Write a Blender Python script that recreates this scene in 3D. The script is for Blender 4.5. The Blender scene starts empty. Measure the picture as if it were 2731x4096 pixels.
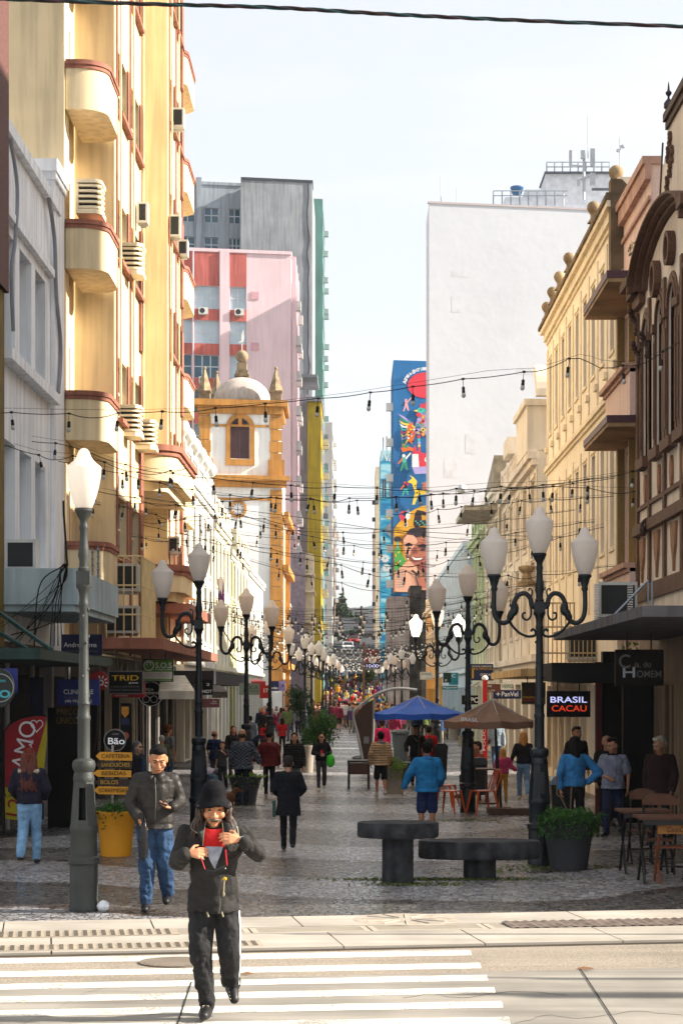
import bpy, bmesh, math, random
from math import sin, cos, pi, radians, sqrt
from mathutils import Vector, Matrix, noise
random.seed(7)
sc = bpy.context.scene
COL = sc.collection
FOC = 4500.0; CX = 815.0; CY = 1592.0; HC = 2.4
def S(d): return FOC / d
def zx(y, d): return HC + (CY - y) * d / FOC
def xx(x, d): return (x - CX) * d / FOC
def gd(y): return HC * FOC / (y - CY)
def dX(x, X): return FOC * X / (x - CX)

# ---------------- materials ----------------
def h(c):
    r = []
    for i in (0, 2, 4):
        v = int(c[i:i+2], 16) / 255
        r.append(v / 12.92 if v < .04045 else ((v + .055) / 1.055) ** 2.4)
    return (r[0], r[1], r[2], 1)
MATS = {}
def M(name, c='808080', rough=.7, var=.12, scale=2.0, bump=0, bs=30, metal=0, streak=0, emit=0, trans=0, spec=.4, grime=0, smear=0):
    if name in MATS: return MATS[name]
    m = bpy.data.materials.new(name); m.use_nodes = True; MATS[name] = m
    nt = m.node_tree; N = nt.nodes; L = nt.links
    b = N['Principled BSDF']
    b.inputs['Roughness'].default_value = rough; b.inputs['Metallic'].default_value = metal
    b.inputs['Specular IOR Level'].default_value = spec
    col = h(c)
    tc = N.new('ShaderNodeTexCoord')
    def noi(sc_, det=4, mp=None):
        n = N.new('ShaderNodeTexNoise'); n.inputs['Scale'].default_value = sc_; n.inputs['Detail'].default_value = det
        if mp:
            p = N.new('ShaderNodeMapping'); p.inputs['Scale'].default_value = mp
            L.new(tc.outputs['Object'], p.inputs['Vector']); L.new(p.outputs['Vector'], n.inputs['Vector'])
        else: L.new(tc.outputs['Object'], n.inputs['Vector'])
        return n
    def mulcol(prev, facsock, lo, hi, f0=.35, f1=.65):
        r = N.new('ShaderNodeMapRange'); r.inputs['From Min'].default_value = f0; r.inputs['From Max'].default_value = f1
        r.inputs['To Min'].default_value = lo; r.inputs['To Max'].default_value = hi
        L.new(facsock, r.inputs['Value'])
        v = N.new('ShaderNodeVectorMath'); v.operation = 'SCALE'
        if isinstance(prev, tuple): v.inputs[0].default_value = prev[:3]
        else: L.new(prev, v.inputs[0])
        L.new(r.outputs[0], v.inputs['Scale'])
        return v.outputs[0]
    cur = col
    if var: cur = mulcol(cur, noi(scale).outputs['Fac'], 1 - var, 1 + var)
    if streak: cur = mulcol(cur, noi(1, 5, (5, 5, .35)).outputs['Fac'], 1 - streak, 1.03, .38, .55)
    if smear: cur = mulcol(cur, noi(1, 6, (.22, 3.2, 1)).outputs['Fac'], 1 - smear, 1 + smear*.4, .35, .6)
    if grime: cur = mulcol(cur, noi(.8, 8).outputs['Fac'], 1, 1 - grime, .5, .7)
    if isinstance(cur, tuple): b.inputs['Base Color'].default_value = cur
    else: L.new(cur, b.inputs['Base Color'])
    if bump:
        n = noi(bs, 6); bn = N.new('ShaderNodeBump'); bn.inputs['Strength'].default_value = bump; bn.inputs['Distance'].default_value = .02
        L.new(n.outputs['Fac'], bn.inputs['Height']); L.new(bn.outputs[0], b.inputs['Normal'])
    if emit:
        b.inputs['Emission Color'].default_value = col; b.inputs['Emission Strength'].default_value = emit
    if trans:
        t = N.new('ShaderNodeBsdfTranslucent'); t.inputs['Color'].default_value = col
        mx = N.new('ShaderNodeMixShader'); mx.inputs[0].default_value = trans
        o = N['Material Output']
        L.new(b.outputs[0], mx.inputs[1]); L.new(t.outputs[0], mx.inputs[2]); L.new(mx.outputs[0], o.inputs[0])
    return m

# ---------------- mesh builder ----------------
WL = {}
class MB:
    def __init__(s): s.v = []; s.f = []; s.m = []; s.cur = 0
    def add(s, vs, fs):
        o = len(s.v); s.v += [tuple(v) for v in vs]
        for f in fs: s.f.append(tuple(i + o for i in f)); s.m.append(s.cur)
    def quad(s, a, b, c, d): s.add([a, b, c, d], [(0, 1, 2, 3)])
    def poly(s, pts): s.add(pts, [tuple(range(len(pts)))])
    def hexa(s, p): s.add(p, [(0,3,2,1),(4,5,6,7),(0,1,5,4),(1,2,6,5),(2,3,7,6),(3,0,4,7)])
    def box(s, x0, x1, y0, y1, z0, z1):
        s.hexa([(x0,y0,z0),(x1,y0,z0),(x1,y1,z0),(x0,y1,z0),(x0,y0,z1),(x1,y0,z1),(x1,y1,z1),(x0,y1,z1)])
    def fbox(s, F, u0, u1, z0, z1, o0, o1):
        s.hexa([F(u0,z0,o0),F(u1,z0,o0),F(u1,z0,o1),F(u0,z0,o1),F(u0,z1,o0),F(u1,z1,o0),F(u1,z1,o1),F(u0,z1,o1)])
    def tube(s, path, r, seg=6, caps=True):
        n = len(path); P = [Vector(p) for p in path]; base = len(s.v)
        up = None
        for i in range(n):
            t = (P[min(i+1,n-1)] - P[max(i-1,0)])
            if t.length < 1e-9: t = Vector((0,0,1))
            t.normalize()
            if up is None: up = Vector((0,0,1)) if abs(t.z) < .9 else Vector((1,0,0))
            a = t.cross(up)
            if a.length < 1e-4: a = t.cross(Vector((0,1,0)))
            a.normalize(); b = t.cross(a); up = -b if b.dot(up) < 0 else b
            b = t.cross(a)
            ri = r[i] if isinstance(r, (list, tuple)) else r
            for k in range(seg):
                an = 2*pi*k/seg; s.v.append(tuple(P[i] + a*cos(an)*ri + b*sin(an)*ri))
        for i in range(n-1):
            for k in range(seg):
                k2 = (k+1) % seg
                s.f.append((base+i*seg+k, base+i*seg+k2, base+(i+1)*seg+k2, base+(i+1)*seg+k)); s.m.append(s.cur)
        if caps:
            s.f.append(tuple(base+k for k in range(seg))[::-1]); s.m.append(s.cur)
            s.f.append(tuple(base+(n-1)*seg+k for k in range(seg))); s.m.append(s.cur)
    def lathe(s, prof, c=(0,0,0), seg=16, flute=0, sx=1, sy=1):
        base = len(s.v)
        for (r, z) in prof:
            for k in range(seg):
                an = 2*pi*k/seg; rr = r * (1 - (flute if k % 2 else 0))
                s.v.append((c[0]+rr*cos(an)*sx, c[1]+rr*sin(an)*sy, c[2]+z))
        for i in range(len(prof)-1):
            for k in range(seg):
                k2 = (k+1) % seg
                s.f.append((base+i*seg+k, base+i*seg+k2, base+(i+1)*seg+k2, base+(i+1)*seg+k)); s.m.append(s.cur)
        s.f.append(tuple(base+k for k in range(seg))[::-1]); s.m.append(s.cur)
        n = len(prof)-1
        s.f.append(tuple(base+n*seg+k for k in range(seg))); s.m.append(s.cur)
    def ell(s, c, r, seg=10, rings=6):
        prof = [(sin(pi*i/rings), -cos(pi*i/rings)) for i in range(rings+1)]
        base = len(s.v)
        if not hasattr(r, '__len__'): r = (r, r, r)
        for (a, z) in prof:
            a = max(a, .01)
            for k in range(seg):
                an = 2*pi*k/seg; s.v.append((c[0]+a*cos(an)*r[0], c[1]+a*sin(an)*r[1], c[2]+z*r[2]))
        for i in range(rings):
            for k in range(seg):
                k2 = (k+1) % seg
                s.f.append((base+i*seg+k, base+i*seg+k2, base+(i+1)*seg+k2, base+(i+1)*seg+k)); s.m.append(s.cur)
        s.f.append(tuple(base+k for k in range(seg))[::-1]); s.m.append(s.cur)
        s.f.append(tuple(base+rings*seg+k for k in range(seg))); s.m.append(s.cur)
    def cap(s, a, b, ra, rb, seg=10):
        a = Vector(a); b = Vector(b); d = (b-a)
        if d.length < 1e-5: return s.ell(a, ra)
        d.normalize()
        path = []; rr = []
        for i in range(1, 4):
            t = i/3*pi/2; path.append(a - d*ra*cos(t)); rr.append(ra*sin(t))
        for i in range(0, 3):
            t = i/3*pi/2; path.append(b + d*rb*sin(t)*1.0001); rr.append(max(rb*cos(t), .002))
        s.tube(path, rr, seg)
    def prism(s, F, pts, o0, o1):
        n = len(pts)
        s.add([F(p[0],p[1],o0) for p in pts]+[F(p[0],p[1],o1) for p in pts],
              [tuple(range(n)), tuple(range(n, 2*n))[::-1]] + [(i,(i+1)%n,(i+1)%n+n,i+n) for i in range(n)])
    def arcband(s, F, uc, zc, r0, r1, a0, a1, o0, o1, n=12, su=1.0):
        for i in range(n):
            t0 = a0+(a1-a0)*i/n; t1 = a0+(a1-a0)*(i+1)/n
            s.prism(F, [(uc+r0*su*cos(t0), zc+r0*sin(t0)), (uc+r1*su*cos(t0), zc+r1*sin(t0)), (uc+r1*su*cos(t1), zc+r1*sin(t1)), (uc+r0*su*cos(t1), zc+r0*sin(t1))], o0, o1)
    def build(s, name, mat, parent=None, smooth=False):
        me = bpy.data.meshes.new(name)
        off = WL.get(parent.name, (0,0,0)) if parent else (0,0,0)
        vs = s.v if not any(off) else [(a-off[0], b-off[1], c-off[2]) for a, b, c in s.v]
        me.from_pydata(vs, [], s.f)
        for m in (mat if isinstance(mat, (list, tuple)) else [mat]): me.materials.append(m)
        if any(s.m): me.polygons.foreach_set('material_index', s.m)
        if smooth: me.polygons.foreach_set('use_smooth', [True]*len(s.f))
        me.update()
        o = bpy.data.objects.new(name, me); COL.objects.link(o)
        if parent: o.parent = parent; WL[o.name] = off
        return o
def sm(o, ang=40):
    me = o.data
    me.polygons.foreach_set('use_smooth', [True]*len(me.polygons))
    try: me.set_sharp_from_angle(angle=radians(ang))
    except Exception: pass
    return o
def T(name, label, cat, loc=(0,0,0), rz=0, group=None):
    o = bpy.data.objects.new(name, None); COL.objects.link(o); o.empty_display_size = .2
    o.location = loc; o.rotation_euler = (0,0,rz); WL[o.name] = tuple(loc)
    return tag(o, label, cat, group)
def tag(o, label, cat, group=None):
    o['label'] = label; o['category'] = cat
    if group: o['group'] = group
    return o
def dup(o, parent=None):
    c = o.copy(); COL.objects.link(c)
    if parent: c.parent = parent
    for ch in list(o.children): dup(ch, c)
    return c
def struct(o, kind='structure'): o['kind'] = kind; return o

# frames: (u along, z up, o outward)
def FL(X): return lambda u, z, o: (X+o, u, z)
def FR(X): return lambda u, z, o: (X-o, u, z)
def FC(d): return lambda u, z, o: (u, d-o, z)
def FROT(x, y, a):   # camera facing, rotated by a about (x,y): u runs to the right
    ca, sa = cos(a), sin(a)
    return lambda u, z, o: (x+u*ca+o*sa, y+u*sa-o*ca, z) if o > -1 else (x+u*ca, y+u*sa-o, z)

def wall(mb, F, u0, u1, z0, z1, holes, rev=.15):
    us = sorted({u0, u1, *[c for q in holes for c in q[:2]]}); zs = sorted({z0, z1, *[c for q in holes for c in q[2:4]]})
    for i in range(len(us)-1):
        run = None
        for j in range(len(zs)-1):
            um = (us[i]+us[i+1])/2; zm = (zs[j]+zs[j+1])/2
            hole = any(q[0] < um < q[1] and q[2] < zm < q[3] for q in holes)
            if not hole:
                mb.quad(F(us[i],zs[j],0), F(us[i+1],zs[j],0), F(us[i+1],zs[j+1],0), F(us[i],zs[j+1],0))
    for q in holes:
        a, b, c, d = q[:4]
        mb.quad(F(a,c,0),F(a,c,-rev),F(a,d,-rev),F(a,d,0)); mb.quad(F(b,c,0),F(b,c,-rev),F(b,d,-rev),F(b,d,0))
        mb.quad(F(a,c,0),F(b,c,0),F(b,c,-rev),F(a,c,-rev)); mb.quad(F(a,d,0),F(b,d,0),F(b,d,-rev),F(a,d,-rev))
def shell(mb, F, u0, u1, z0, z1, depth):
    D = -depth
    mb.quad(F(u0,z0,0),F(u0,z0,D),F(u0,z1,D),F(u0,z1,0)); mb.quad(F(u1,z0,0),F(u1,z0,D),F(u1,z1,D),F(u1,z1,0))
    mb.quad(F(u0,z1,0),F(u1,z1,0),F(u1,z1,D),F(u0,z1,D)); mb.quad(F(u0,z0,D),F(u1,z0,D),F(u1,z1,D),F(u0,z1,D))
def archfill(mb, F, a, b, zs, zt, rev=.15, n=8):
    # fills corners of a rect hole top between springing zs and top zt to make a round arch
    uc = (a+b)/2; ru = (b-a)/2; rz = zt-zs
    P = [(uc+ru*cos(pi*i/(2*n)), zs+rz*sin(pi*i/(2*n))) for i in range(n+1)]
    for sgn in (1, -1):
        Q = [(uc+sgn*(p[0]-uc), p[1]) for p in P]
        for i in range(n):
            mb.poly([F(uc+sgn*ru, zt, -.001), F(Q[i][0],Q[i][1],-.001), F(Q[i+1][0],Q[i+1][1],-.001)])
            mb.quad(F(*Q[i],-.001),F(*Q[i+1],-.001),F(*Q[i+1],-rev),F(*Q[i],-rev))
def window(F, u0, u1, z0, z1, o, par, fm, gm, nx=2, nz=2, fw=.05, name='window', ft=.04):
    mb = MB()
    e = .002
    for i in range(nx+1):
        u = u0+(u1-u0)*i/nx; a = max(u0+e, u-fw/2); b = min(u1-e, u+fw/2)
        mb.fbox(F, a, b, z0+e, z1-e, o, o+ft)
    for j in range(nz+1):
        z = z0+(z1-z0)*j/nz; a = max(z0+e, z-fw/2); b = min(z1-e, z+fw/2)
        mb.fbox(F, u0+e, u1-e, a, b, o+.002, o+ft-.003)
    w = mb.build(name, fm, par)
    g = MB(); g.quad(F(u0,z0,o+.012),F(u1,z0,o+.012),F(u1,z1,o+.012),F(u0,z1,o+.012)); g.build('pane', gm, w)
    return w
def pane(F, u0, u1, z0, z1, o, par, gm, name='window'):
    g = MB(); g.fbox(F, u0+.001, u1-.001, z0+.001, z1-.001, o-.02, o); return g.build(name, gm, par)
TEXTS = []
def text(s, F, uc, zc, hgt, mat, par, width=None, o=.012, name='lettering', ext=.004, bold=0, rot=0, shear=0, flip=False):
    cu = bpy.data.curves.new('lettering', 'FONT'); cu.body = s; cu.size = 1; cu.extrude = 0; cu.offset = bold; cu.shear = shear
    ob = bpy.data.objects.new('lettering_tmp', cu); COL.objects.link(ob)
    TEXTS.append((ob, F, uc, zc, hgt, mat, par, width, o, name, rot, flip, ext))
def split_islands(o):
    me = o.data; n = len(me.vertices); par_ = list(range(n))
    def f(a):
        while par_[a] != a: par_[a] = par_[par_[a]]; a = par_[a]
        return a
    for p in me.polygons:
        v = p.vertices; r = f(v[0])
        for q in v[1:]: par_[f(q)] = r
    g = {}
    for p in me.polygons: g.setdefault(f(p.vertices[0]), []).append(p)
    if len(g) < 2: return
    co = [tuple(v.co) for v in me.vertices]; smo = me.polygons[0].use_smooth
    for k, ps in enumerate(g.values()):
        ids = {}; vs = []; fs = []
        for p in ps:
            t = []
            for v in p.vertices:
                if v not in ids: ids[v] = len(vs); vs.append(co[v])
                t.append(ids[v])
            fs.append(t)
        m2 = bpy.data.meshes.new(me.name); m2.from_pydata(vs, [], fs)
        for m in me.materials: m2.materials.append(m)
        if smo: m2.polygons.foreach_set('use_smooth', [True]*len(fs))
        if k == 0: keep = m2
        else:
            c = bpy.data.objects.new(o.name.split('.')[0], m2); COL.objects.link(c); c.parent = o.parent; WL[c.name] = WL.get(o.name, (0,0,0))
    o.data = keep
def flush_texts():
    dg = bpy.context.evaluated_depsgraph_get()
    for ob, F, uc, zc, hgt, mat, par, width, o, name, rot, flip, ext in TEXTS:
        me = bpy.data.meshes.new_from_object(ob.evaluated_get(dg))
        vs = [v.co.copy() for v in me.vertices]
        if not vs: continue
        x0 = min(v.x for v in vs); x1 = max(v.x for v in vs); y0 = min(v.y for v in vs); y1 = max(v.y for v in vs)
        k = hgt/max(y1-y0, 1e-6); kx = k if not width else width/max(x1-x0, 1e-6)
        fs = [tuple(p.vertices) for p in me.polygons]
        mb = MB(); ca, sa = cos(rot), sin(rot); pts = []
        for v in vs:
            a = (v.x-(x0+x1)/2)*kx; b = (v.y-(y0+y1)/2)*k
            a, b = a*ca-b*sa, a*sa+b*ca
            pts.append((uc+(-a if flip else a), zc+b))
        mb.add([F(a, b, o) for a, b in pts], fs)
        if me.users == 0: bpy.data.meshes.remove(me)
        mb.build(name, mat, par)
    for t in TEXTS:
        cu = t[0].data; bpy.data.objects.remove(t[0]); bpy.data.curves.remove(cu)
    TEXTS.clear()
def leafball(mb, c, r, n, size, seed=1, hollow=.5, flat=1.0, lump=.35):
    rnd = random.Random(seed)
    for _ in range(n):
        v = Vector((rnd.gauss(0,1), rnd.gauss(0,1), rnd.gauss(0,1))).normalized()
        q = noise.noise(v*1.7+Vector((seed*3.1,0,0)))
        rad = (hollow+(1-hollow)*rnd.random()**.5)*(1+lump*q)
        p = Vector((c[0]+v.x*r[0]*rad, c[1]+v.y*r[1]*rad, c[2]+v.z*r[2]*rad))
        a = Vector((rnd.gauss(0,1), rnd.gauss(0,1), rnd.gauss(0,1)*flat)).normalized(); b = a.cross(Vector((rnd.gauss(0,1), rnd.gauss(0,1), rnd.gauss(0,1)))).normalized()
        s_ = size*rnd.uniform(.6, 1.3)
        mb.add([p-a*s_, p+b*s_*.45, p+a*s_, p-b*s_*.45], [(0,1,2,3)])
def interp(pts, t):
    n = len(pts)-1; f = t*n; i = min(int(f), n-1); f -= i
    p0 = Vector(pts[max(i-1,0)]); p1 = Vector(pts[i]); p2 = Vector(pts[i+1]); p3 = Vector(pts[min(i+2,n)])
    return .5*((2*p1)+(p2-p0)*f+(2*p0-5*p1+4*p2-p3)*f*f+(3*p1-p0-3*p2+p3)*f**3)
def spline(pts, n=24): return [interp(pts, i/n) for i in range(n+1)]
GL = M('window_glass', '1c2226', .06, 0, spec=.6)
GLB = M('blue_window_glass', '2a4f63', .1, .2, .4, spec=.6)
GLP = M('pale_blind_window', 'a9bcc8', .3, .15, .5)
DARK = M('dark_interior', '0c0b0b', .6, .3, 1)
WHM = M('white_paint', 'cfd2d4', .5)
IRON = M('lamp_iron', '151c23', .42, .25, 3, .15, 60, metal=.2)
BLK = M('black_metal', '101214', .4, .1)
# ---------------- world, sun, camera ----------------
SUN_EL = radians(30); SUN_AZ = radians(0)     # azimuth from +X towards +Y
w = bpy.data.worlds.new('World'); sc.world = w; w.use_nodes = True
nt = w.node_tree; N = nt.nodes; L = nt.links
bg = N['Background']; sky = N.new('ShaderNodeTexSky'); sky.sky_type = 'NISHITA'; sky.sun_disc = False
sky.sun_elevation = SUN_EL; sky.sun_rotation = radians(90)-SUN_AZ; sky.dust_density = 2.0; sky.ozone_density = 1.2
tc = N.new('ShaderNodeTexCoord'); mp = N.new('ShaderNodeMapping'); mp.inputs['Scale'].default_value = (1.2, 1.2, 6)
no = N.new('ShaderNodeTexNoise'); no.inputs['Scale'].default_value = 2.2; no.inputs['Detail'].default_value = 7
rp = N.new('ShaderNodeMapRange'); rp.inputs['From Min'].default_value = .38; rp.inputs['From Max'].default_value = .62
rp.inputs['To Min'].default_value = .7; rp.inputs['To Max'].default_value = .97
mix = N.new('ShaderNodeMix'); mix.data_type = 'RGBA'
L.new(tc.outputs['Generated'], mp.inputs[0]); L.new(mp.outputs[0], no.inputs['Vector']); L.new(no.outputs['Fac'], rp.inputs['Value'])
L.new(rp.outputs[0], mix.inputs[0]); L.new(sky.outputs[0], mix.inputs[6]); mix.inputs[7].default_value = (5.3, 5.35, 5.4, 1)
L.new(mix.outputs[2], bg.inputs[0]); bg.inputs[1].default_value = .082
sl = bpy.data.lights.new('sun', 'SUN'); sl.energy = 5.0; sl.angle = radians(.5); sl.color = (1, .91, .78)
so = bpy.data.objects.new('sun', sl); COL.objects.link(so)
sd = Vector((cos(SUN_EL)*cos(SUN_AZ), cos(SUN_EL)*sin(SUN_AZ), sin(SUN_EL)))
so.rotation_euler = sd.to_track_quat('Z', 'Y').to_euler(); so.location = (30, 0, 30)
cam = bpy.data.cameras.new('camera'); co = bpy.data.objects.new('camera', cam); COL.objects.link(co)
cam.sensor_fit = 'VERTICAL'; cam.sensor_height = 36; cam.lens = FOC/2352*36
cam.shift_x = -(CX-784)/2352; cam.shift_y = (CY-1176)/2352; cam.clip_end = 4000; cam.clip_start = .5
co.location = (0, 0, HC); co.rotation_euler = (pi/2, 0, 0); sc.camera = co
sc.view_settings.view_transform = 'Standard'; sc.view_settings.look = 'None'; sc.view_settings.gamma = 1; sc.view_settings.exposure = 1.36
sc.cycles.max_bounces = 6; sc.cycles.diffuse_bounces = 4

# ---------------- ground ----------------
def hill(y):
    P = [(-200,0),(165,0),(180,.35),(250,4.6),(330,11.4),(450,22),(700,30),(3000,30)]
    for (a, b), (c, d) in zip(P, P[1:]):
        if y <= c: return b+(d-b)*(y-a)/(c-a)
    return 30
mb = MB(); ys = [-60, 60, 165, 172, 180, 215, 250, 290, 330, 390, 450, 700, 3000]
for a, b in zip(ys, ys[1:]): mb.quad((-1500,a,hill(a)-.12),(1500,a,hill(a)-.12),(1500,b,hill(b)-.12),(-1500,b,hill(b)-.12))
struct(mb.build('ground', M('earth', '6b6a62', .9, .2, .3)))
# cobbled street: procedural Portuguese pavement
m = M('cobble', '808080'); nt = m.node_tree; N = nt.nodes; L = nt.links; b = N['Principled BSDF']
for n in list(N):
    if n.type not in ('BSDF_PRINCIPLED', 'OUTPUT_MATERIAL'): N.remove(n)
tc = N.new('ShaderNodeTexCoord'); sx = N.new('ShaderNodeSeparateXYZ'); L.new(tc.outputs['Object'], sx.inputs[0])
def math_(op, a, b_=None, c=None):
    n = N.new('ShaderNodeMath'); n.operation = op
    for i, q in enumerate((a, b_, c)):
        if q is None: continue
        if isinstance(q, (int, float)): n.inputs[i].default_value = q
        else: L.new(q, n.inputs[i])
    return n.outputs[0]
def noise_(s, d=3):
    n = N.new('ShaderNodeTexNoise'); n.inputs['Scale'].default_value = s; n.inputs['Detail'].default_value = d; L.new(tc.outputs['Object'], n.inputs['Vector']); return n.outputs['Fac']
wob = math_('MULTIPLY', math_('SINE', math_('MULTIPLY_ADD', sx.outputs[0], .62, 1.2)), 1.25)
wob2 = math_('MULTIPLY', noise_(.25), 3.0)
ph = math_('ADD', math_('ADD', sx.outputs[1], wob), wob2)
sn = math_('SINE', math_('MULTIPLY', ph, 2*pi/5.6))
edge = math_('MULTIPLY_ADD', math_('SUBTRACT', noise_(9, 2), .5), .5, sn)
rr = N.new('ShaderNodeValToRGB'); L.new(math_('MULTIPLY_ADD', edge, .5, .5), rr.inputs[0])
e = rr.color_ramp.elements; e[0].color = (.33,.32,.33,1); e[1].color = (.05,.034,.03,1); e[0].position = .5; e[1].position = .56
q = e.new(.74); q.color = (.052,.038,.034,1); q = e.new(.79); q.color = (.085,.08,.078,1); q = e.new(.93); q.color = (.08,.075,.07,1)
vo = N.new('ShaderNodeTexVoronoi'); vo.feature = 'F1'; vo.inputs['Scale'].default_value = 13; L.new(tc.outputs['Object'], vo.inputs['Vector'])
vd = N.new('ShaderNodeTexVoronoi'); vd.feature = 'DISTANCE_TO_EDGE'; vd.inputs['Scale'].default_value = 13; L.new(tc.outputs['Object'], vd.inputs['Vector'])
cv = N.new('ShaderNodeSeparateColor'); L.new(vo.outputs['Color'], cv.inputs[0])
val = math_('MULTIPLY_ADD', cv.outputs[0], 1.0, .45)
joint = N.new('ShaderNodeMapRange'); joint.inputs['From Max'].default_value = .13; joint.inputs['To Min'].default_value = .08; L.new(vd.outputs['Distance'], joint.inputs['Value'])
patch = N.new('ShaderNodeMapRange'); patch.inputs['From Min'].default_value = .3; patch.inputs['From Max'].default_value = .7; patch.inputs['To Min'].default_value = .78; patch.inputs['To Max'].default_value = 1.12; L.new(noise_(.7, 5), patch.inputs['Value'])
k = math_('MULTIPLY', math_('MULTIPLY', val, joint.outputs[0]), patch.outputs[0])
vm = N.new('ShaderNodeVectorMath'); vm.operation = 'SCALE'; L.new(rr.outputs[0], vm.inputs[0]); L.new(k, vm.inputs['Scale']); L.new(vm.outputs[0], b.inputs['Base Color'])
bp = N.new('ShaderNodeBump'); bp.inputs['Strength'].default_value = .6; bp.inputs['Distance'].default_value = .03
L.new(math_('ADD', math_('MULTIPLY', joint.outputs[0], .6), math_('MULTIPLY', cv.outputs[1], .6)), bp.inputs['Height']); L.new(bp.outputs[0], b.inputs['Normal'])
L.new(math_('MULTIPLY_ADD', cv.outputs[2], .25, .18), b.inputs['Roughness']); b.inputs['Specular IOR Level'].default_value = .8
COB = m
KX, KY, KA = 0, 19.35, radians(9)        # cross street: kerb line through (0, KY)
FK = lambda u, v, z: (KX+u*cos(KA)-v*sin(KA), KY+u*sin(KA)+v*cos(KA), z)   # v>0 beyond the kerb strip centre
def gslab(mb, u0, u1, v0, v1, z0, z1): mb.hexa([FK(u0,v0,z0),FK(u1,v0,z0),FK(u1,v1,z0),FK(u0,v1,z0),FK(u0,v0,z1),FK(u1,v0,z1),FK(u1,v1,z1),FK(u0,v1,z1)])
mb = MB(); a = FK(-14,1.55,0); c = FK(14,1.55,0)
mb.quad((a[0],a[1],0),(c[0],c[1],0),(14,70,0),(-14,70,0)); mb.quad((-14,70,0),(14,70,0),(14,165,0),(-14,165,0))
struct(mb.build('street_paving', COB))
mb = MB()
for a, b_ in zip([165,180,215,250,290,330,390,450],[180,215,250,290,330,390,450,600]):
    mb.quad((-4,a,hill(a)-.02),(4,a,hill(a)-.02),(4,b_,hill(b_)-.02),(-4,b_,hill(b_)-.02))
struct(mb.build('hill_road', M('asphalt', '303236', .8, .15, .5, .1)))
mb = MB()
for k in range(7): mb.box(-3.5+k, -3+k, 168, 171.5, .12, .135)
mb.build('crossing_marking', M('road_white', 'e8e6e0', .6, .15, 3))['kind'] = 'structure'
# granite strip (slabs) with drain
GR = M('granite_slab', 'a39c92', .7, .14, 1.2, .15, 90, grime=.22, smear=.12); JT = M('slab_joint', '5d564e', .9)
mb = MB(); gslab(mb, -14, 14, -1.02, 1.55, -.05, .012); base = struct(mb.build('pavement_bed', JT))
mb = MB(); rnd = random.Random(3)
for (v0, v1, wd) in ((-1.0, .13, 1.35), (.13, .60, 30), (.60, 1.53, 1.5)):
    if wd == 30: continue
    u = -14+rnd.random()
    while u < 13:
        gslab(mb, u+.008, u+wd-.008, v0+.008, v1-.008, 0, .03+rnd.random()*.003); u += wd
struct(mb.build('pavement', GR))
mb = MB(); dk = MB(); u = -13
while u < 13:
    gslab(mb, u+.01, u+1.19, .145, .2, 0, .03); gslab(mb, u+.01, u+1.19, .53, .585, 0, .03)
    gslab(mb, u+.01, u+.07, .2, .53, 0, .03); gslab(mb, u+1.13, u+1.19, .2, .53, 0, .03)
    if not (1.4 < u < 2.8):
        for k in range(5): gslab(mb, u+.07, u+1.13, .23+k*.06, .262+k*.06, 0, .028)
    gslab(dk, u+.07, u+1.13, .2, .53, -.04, .014); u += 1.2
dg_ = T('drain_grate', 'long slotted stone drain channel running along the pale pavement strip', 'drain')
mb.build('frame', M('drain_stone', 'a39a8c', .8, .1, 2), dg_); dk.build('channel', M('drain_dark', '3d3a33', .9), dg_)
# corrugated steel plate over the broken drain
mb = MB(); n = 46
for i in range(n):
    u = 1.62+i*.05; a = .05+.02*(i % 2)+.02*sin(i*.35)
    p = [FK(u,.10,.034+.012*(i%2)), FK(u+.05,.10,.034+.012*((i+1)%2)), FK(u+.05,.60,.045+.012*((i+1)%2)), FK(u,.60,.045+.012*(i%2))]
    mb.quad(*p); mb.quad(*[(q[0],q[1],q[2]-.006) for q in p])
tag(mb.build('drain_cover', M('rust_steel', '7a6c62', .5, .35, 9, metal=.4)), 'rusty corrugated steel plate lying over the drain at the pavement', 'drain cover')
# tactile paving with dots
def tactile(u0, u1, v0, v1, label):
    t = T('tactile_paving', label, 'tactile paving')
    a = MB(); gslab(a, u0, u1, v0, v1, .02, .036); a.build('plate', M('tactile_plate', '9a8f80', .8, .1, 2), t)
    a = MB(); v = v0+.05
    while v < v1-.03:
        u = u0+.05
        while u < u1-.03: gslab(a, u-.02, u+.02, v-.015, v+.015, .036, .047); u += .09
        v += .085
    st = a.build('stud', M('tactile_dot', '6b6459', .8), t); st['kind'] = 'stuff'
tactile(-4.3, -1.72, .13, .62, 'upper strip of studded tactile paving at the left pavement edge')
tactile(-4.0, -1.0, -.86, -.45, 'lower strip of studded tactile paving beside the zebra crossing')
# road: aggregate then concrete
mb = MB(); gslab(mb, -14, 14, -2.6, -1.02, -.12, -.0052); struct(mb.build('road_edge', M('aggregate', '91877a', .85, .35, 60, .5, 120, grime=.18, smear=.15)))
mb = MB(); gslab(mb, -14, 14, -19, -2.6, -.12, -.006); struct(mb.build('road', M('concrete_road', '8a857d', .75, .14, 1.1, .12, 80, grime=.2, smear=.22)))
ZW = M('zebra_paint', 'd2ccc0', .6, .14, 30, .2, 60, grime=.15, smear=.12)
_nt = ZW.node_tree; _b = _nt.nodes['Principled BSDF']; _src = _b.inputs['Base Color'].links[0].from_socket
_tc = _nt.nodes.new('ShaderNodeTexCoord'); _r = []
for _s, _d in ((38, 3), (2.2, 5)):
    _n = _nt.nodes.new('ShaderNodeTexNoise'); _n.inputs['Scale'].default_value = _s; _n.inputs['Detail'].default_value = _d; _nt.links.new(_tc.outputs['Object'], _n.inputs['Vector']); _r.append(_n.outputs['Fac'])
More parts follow.
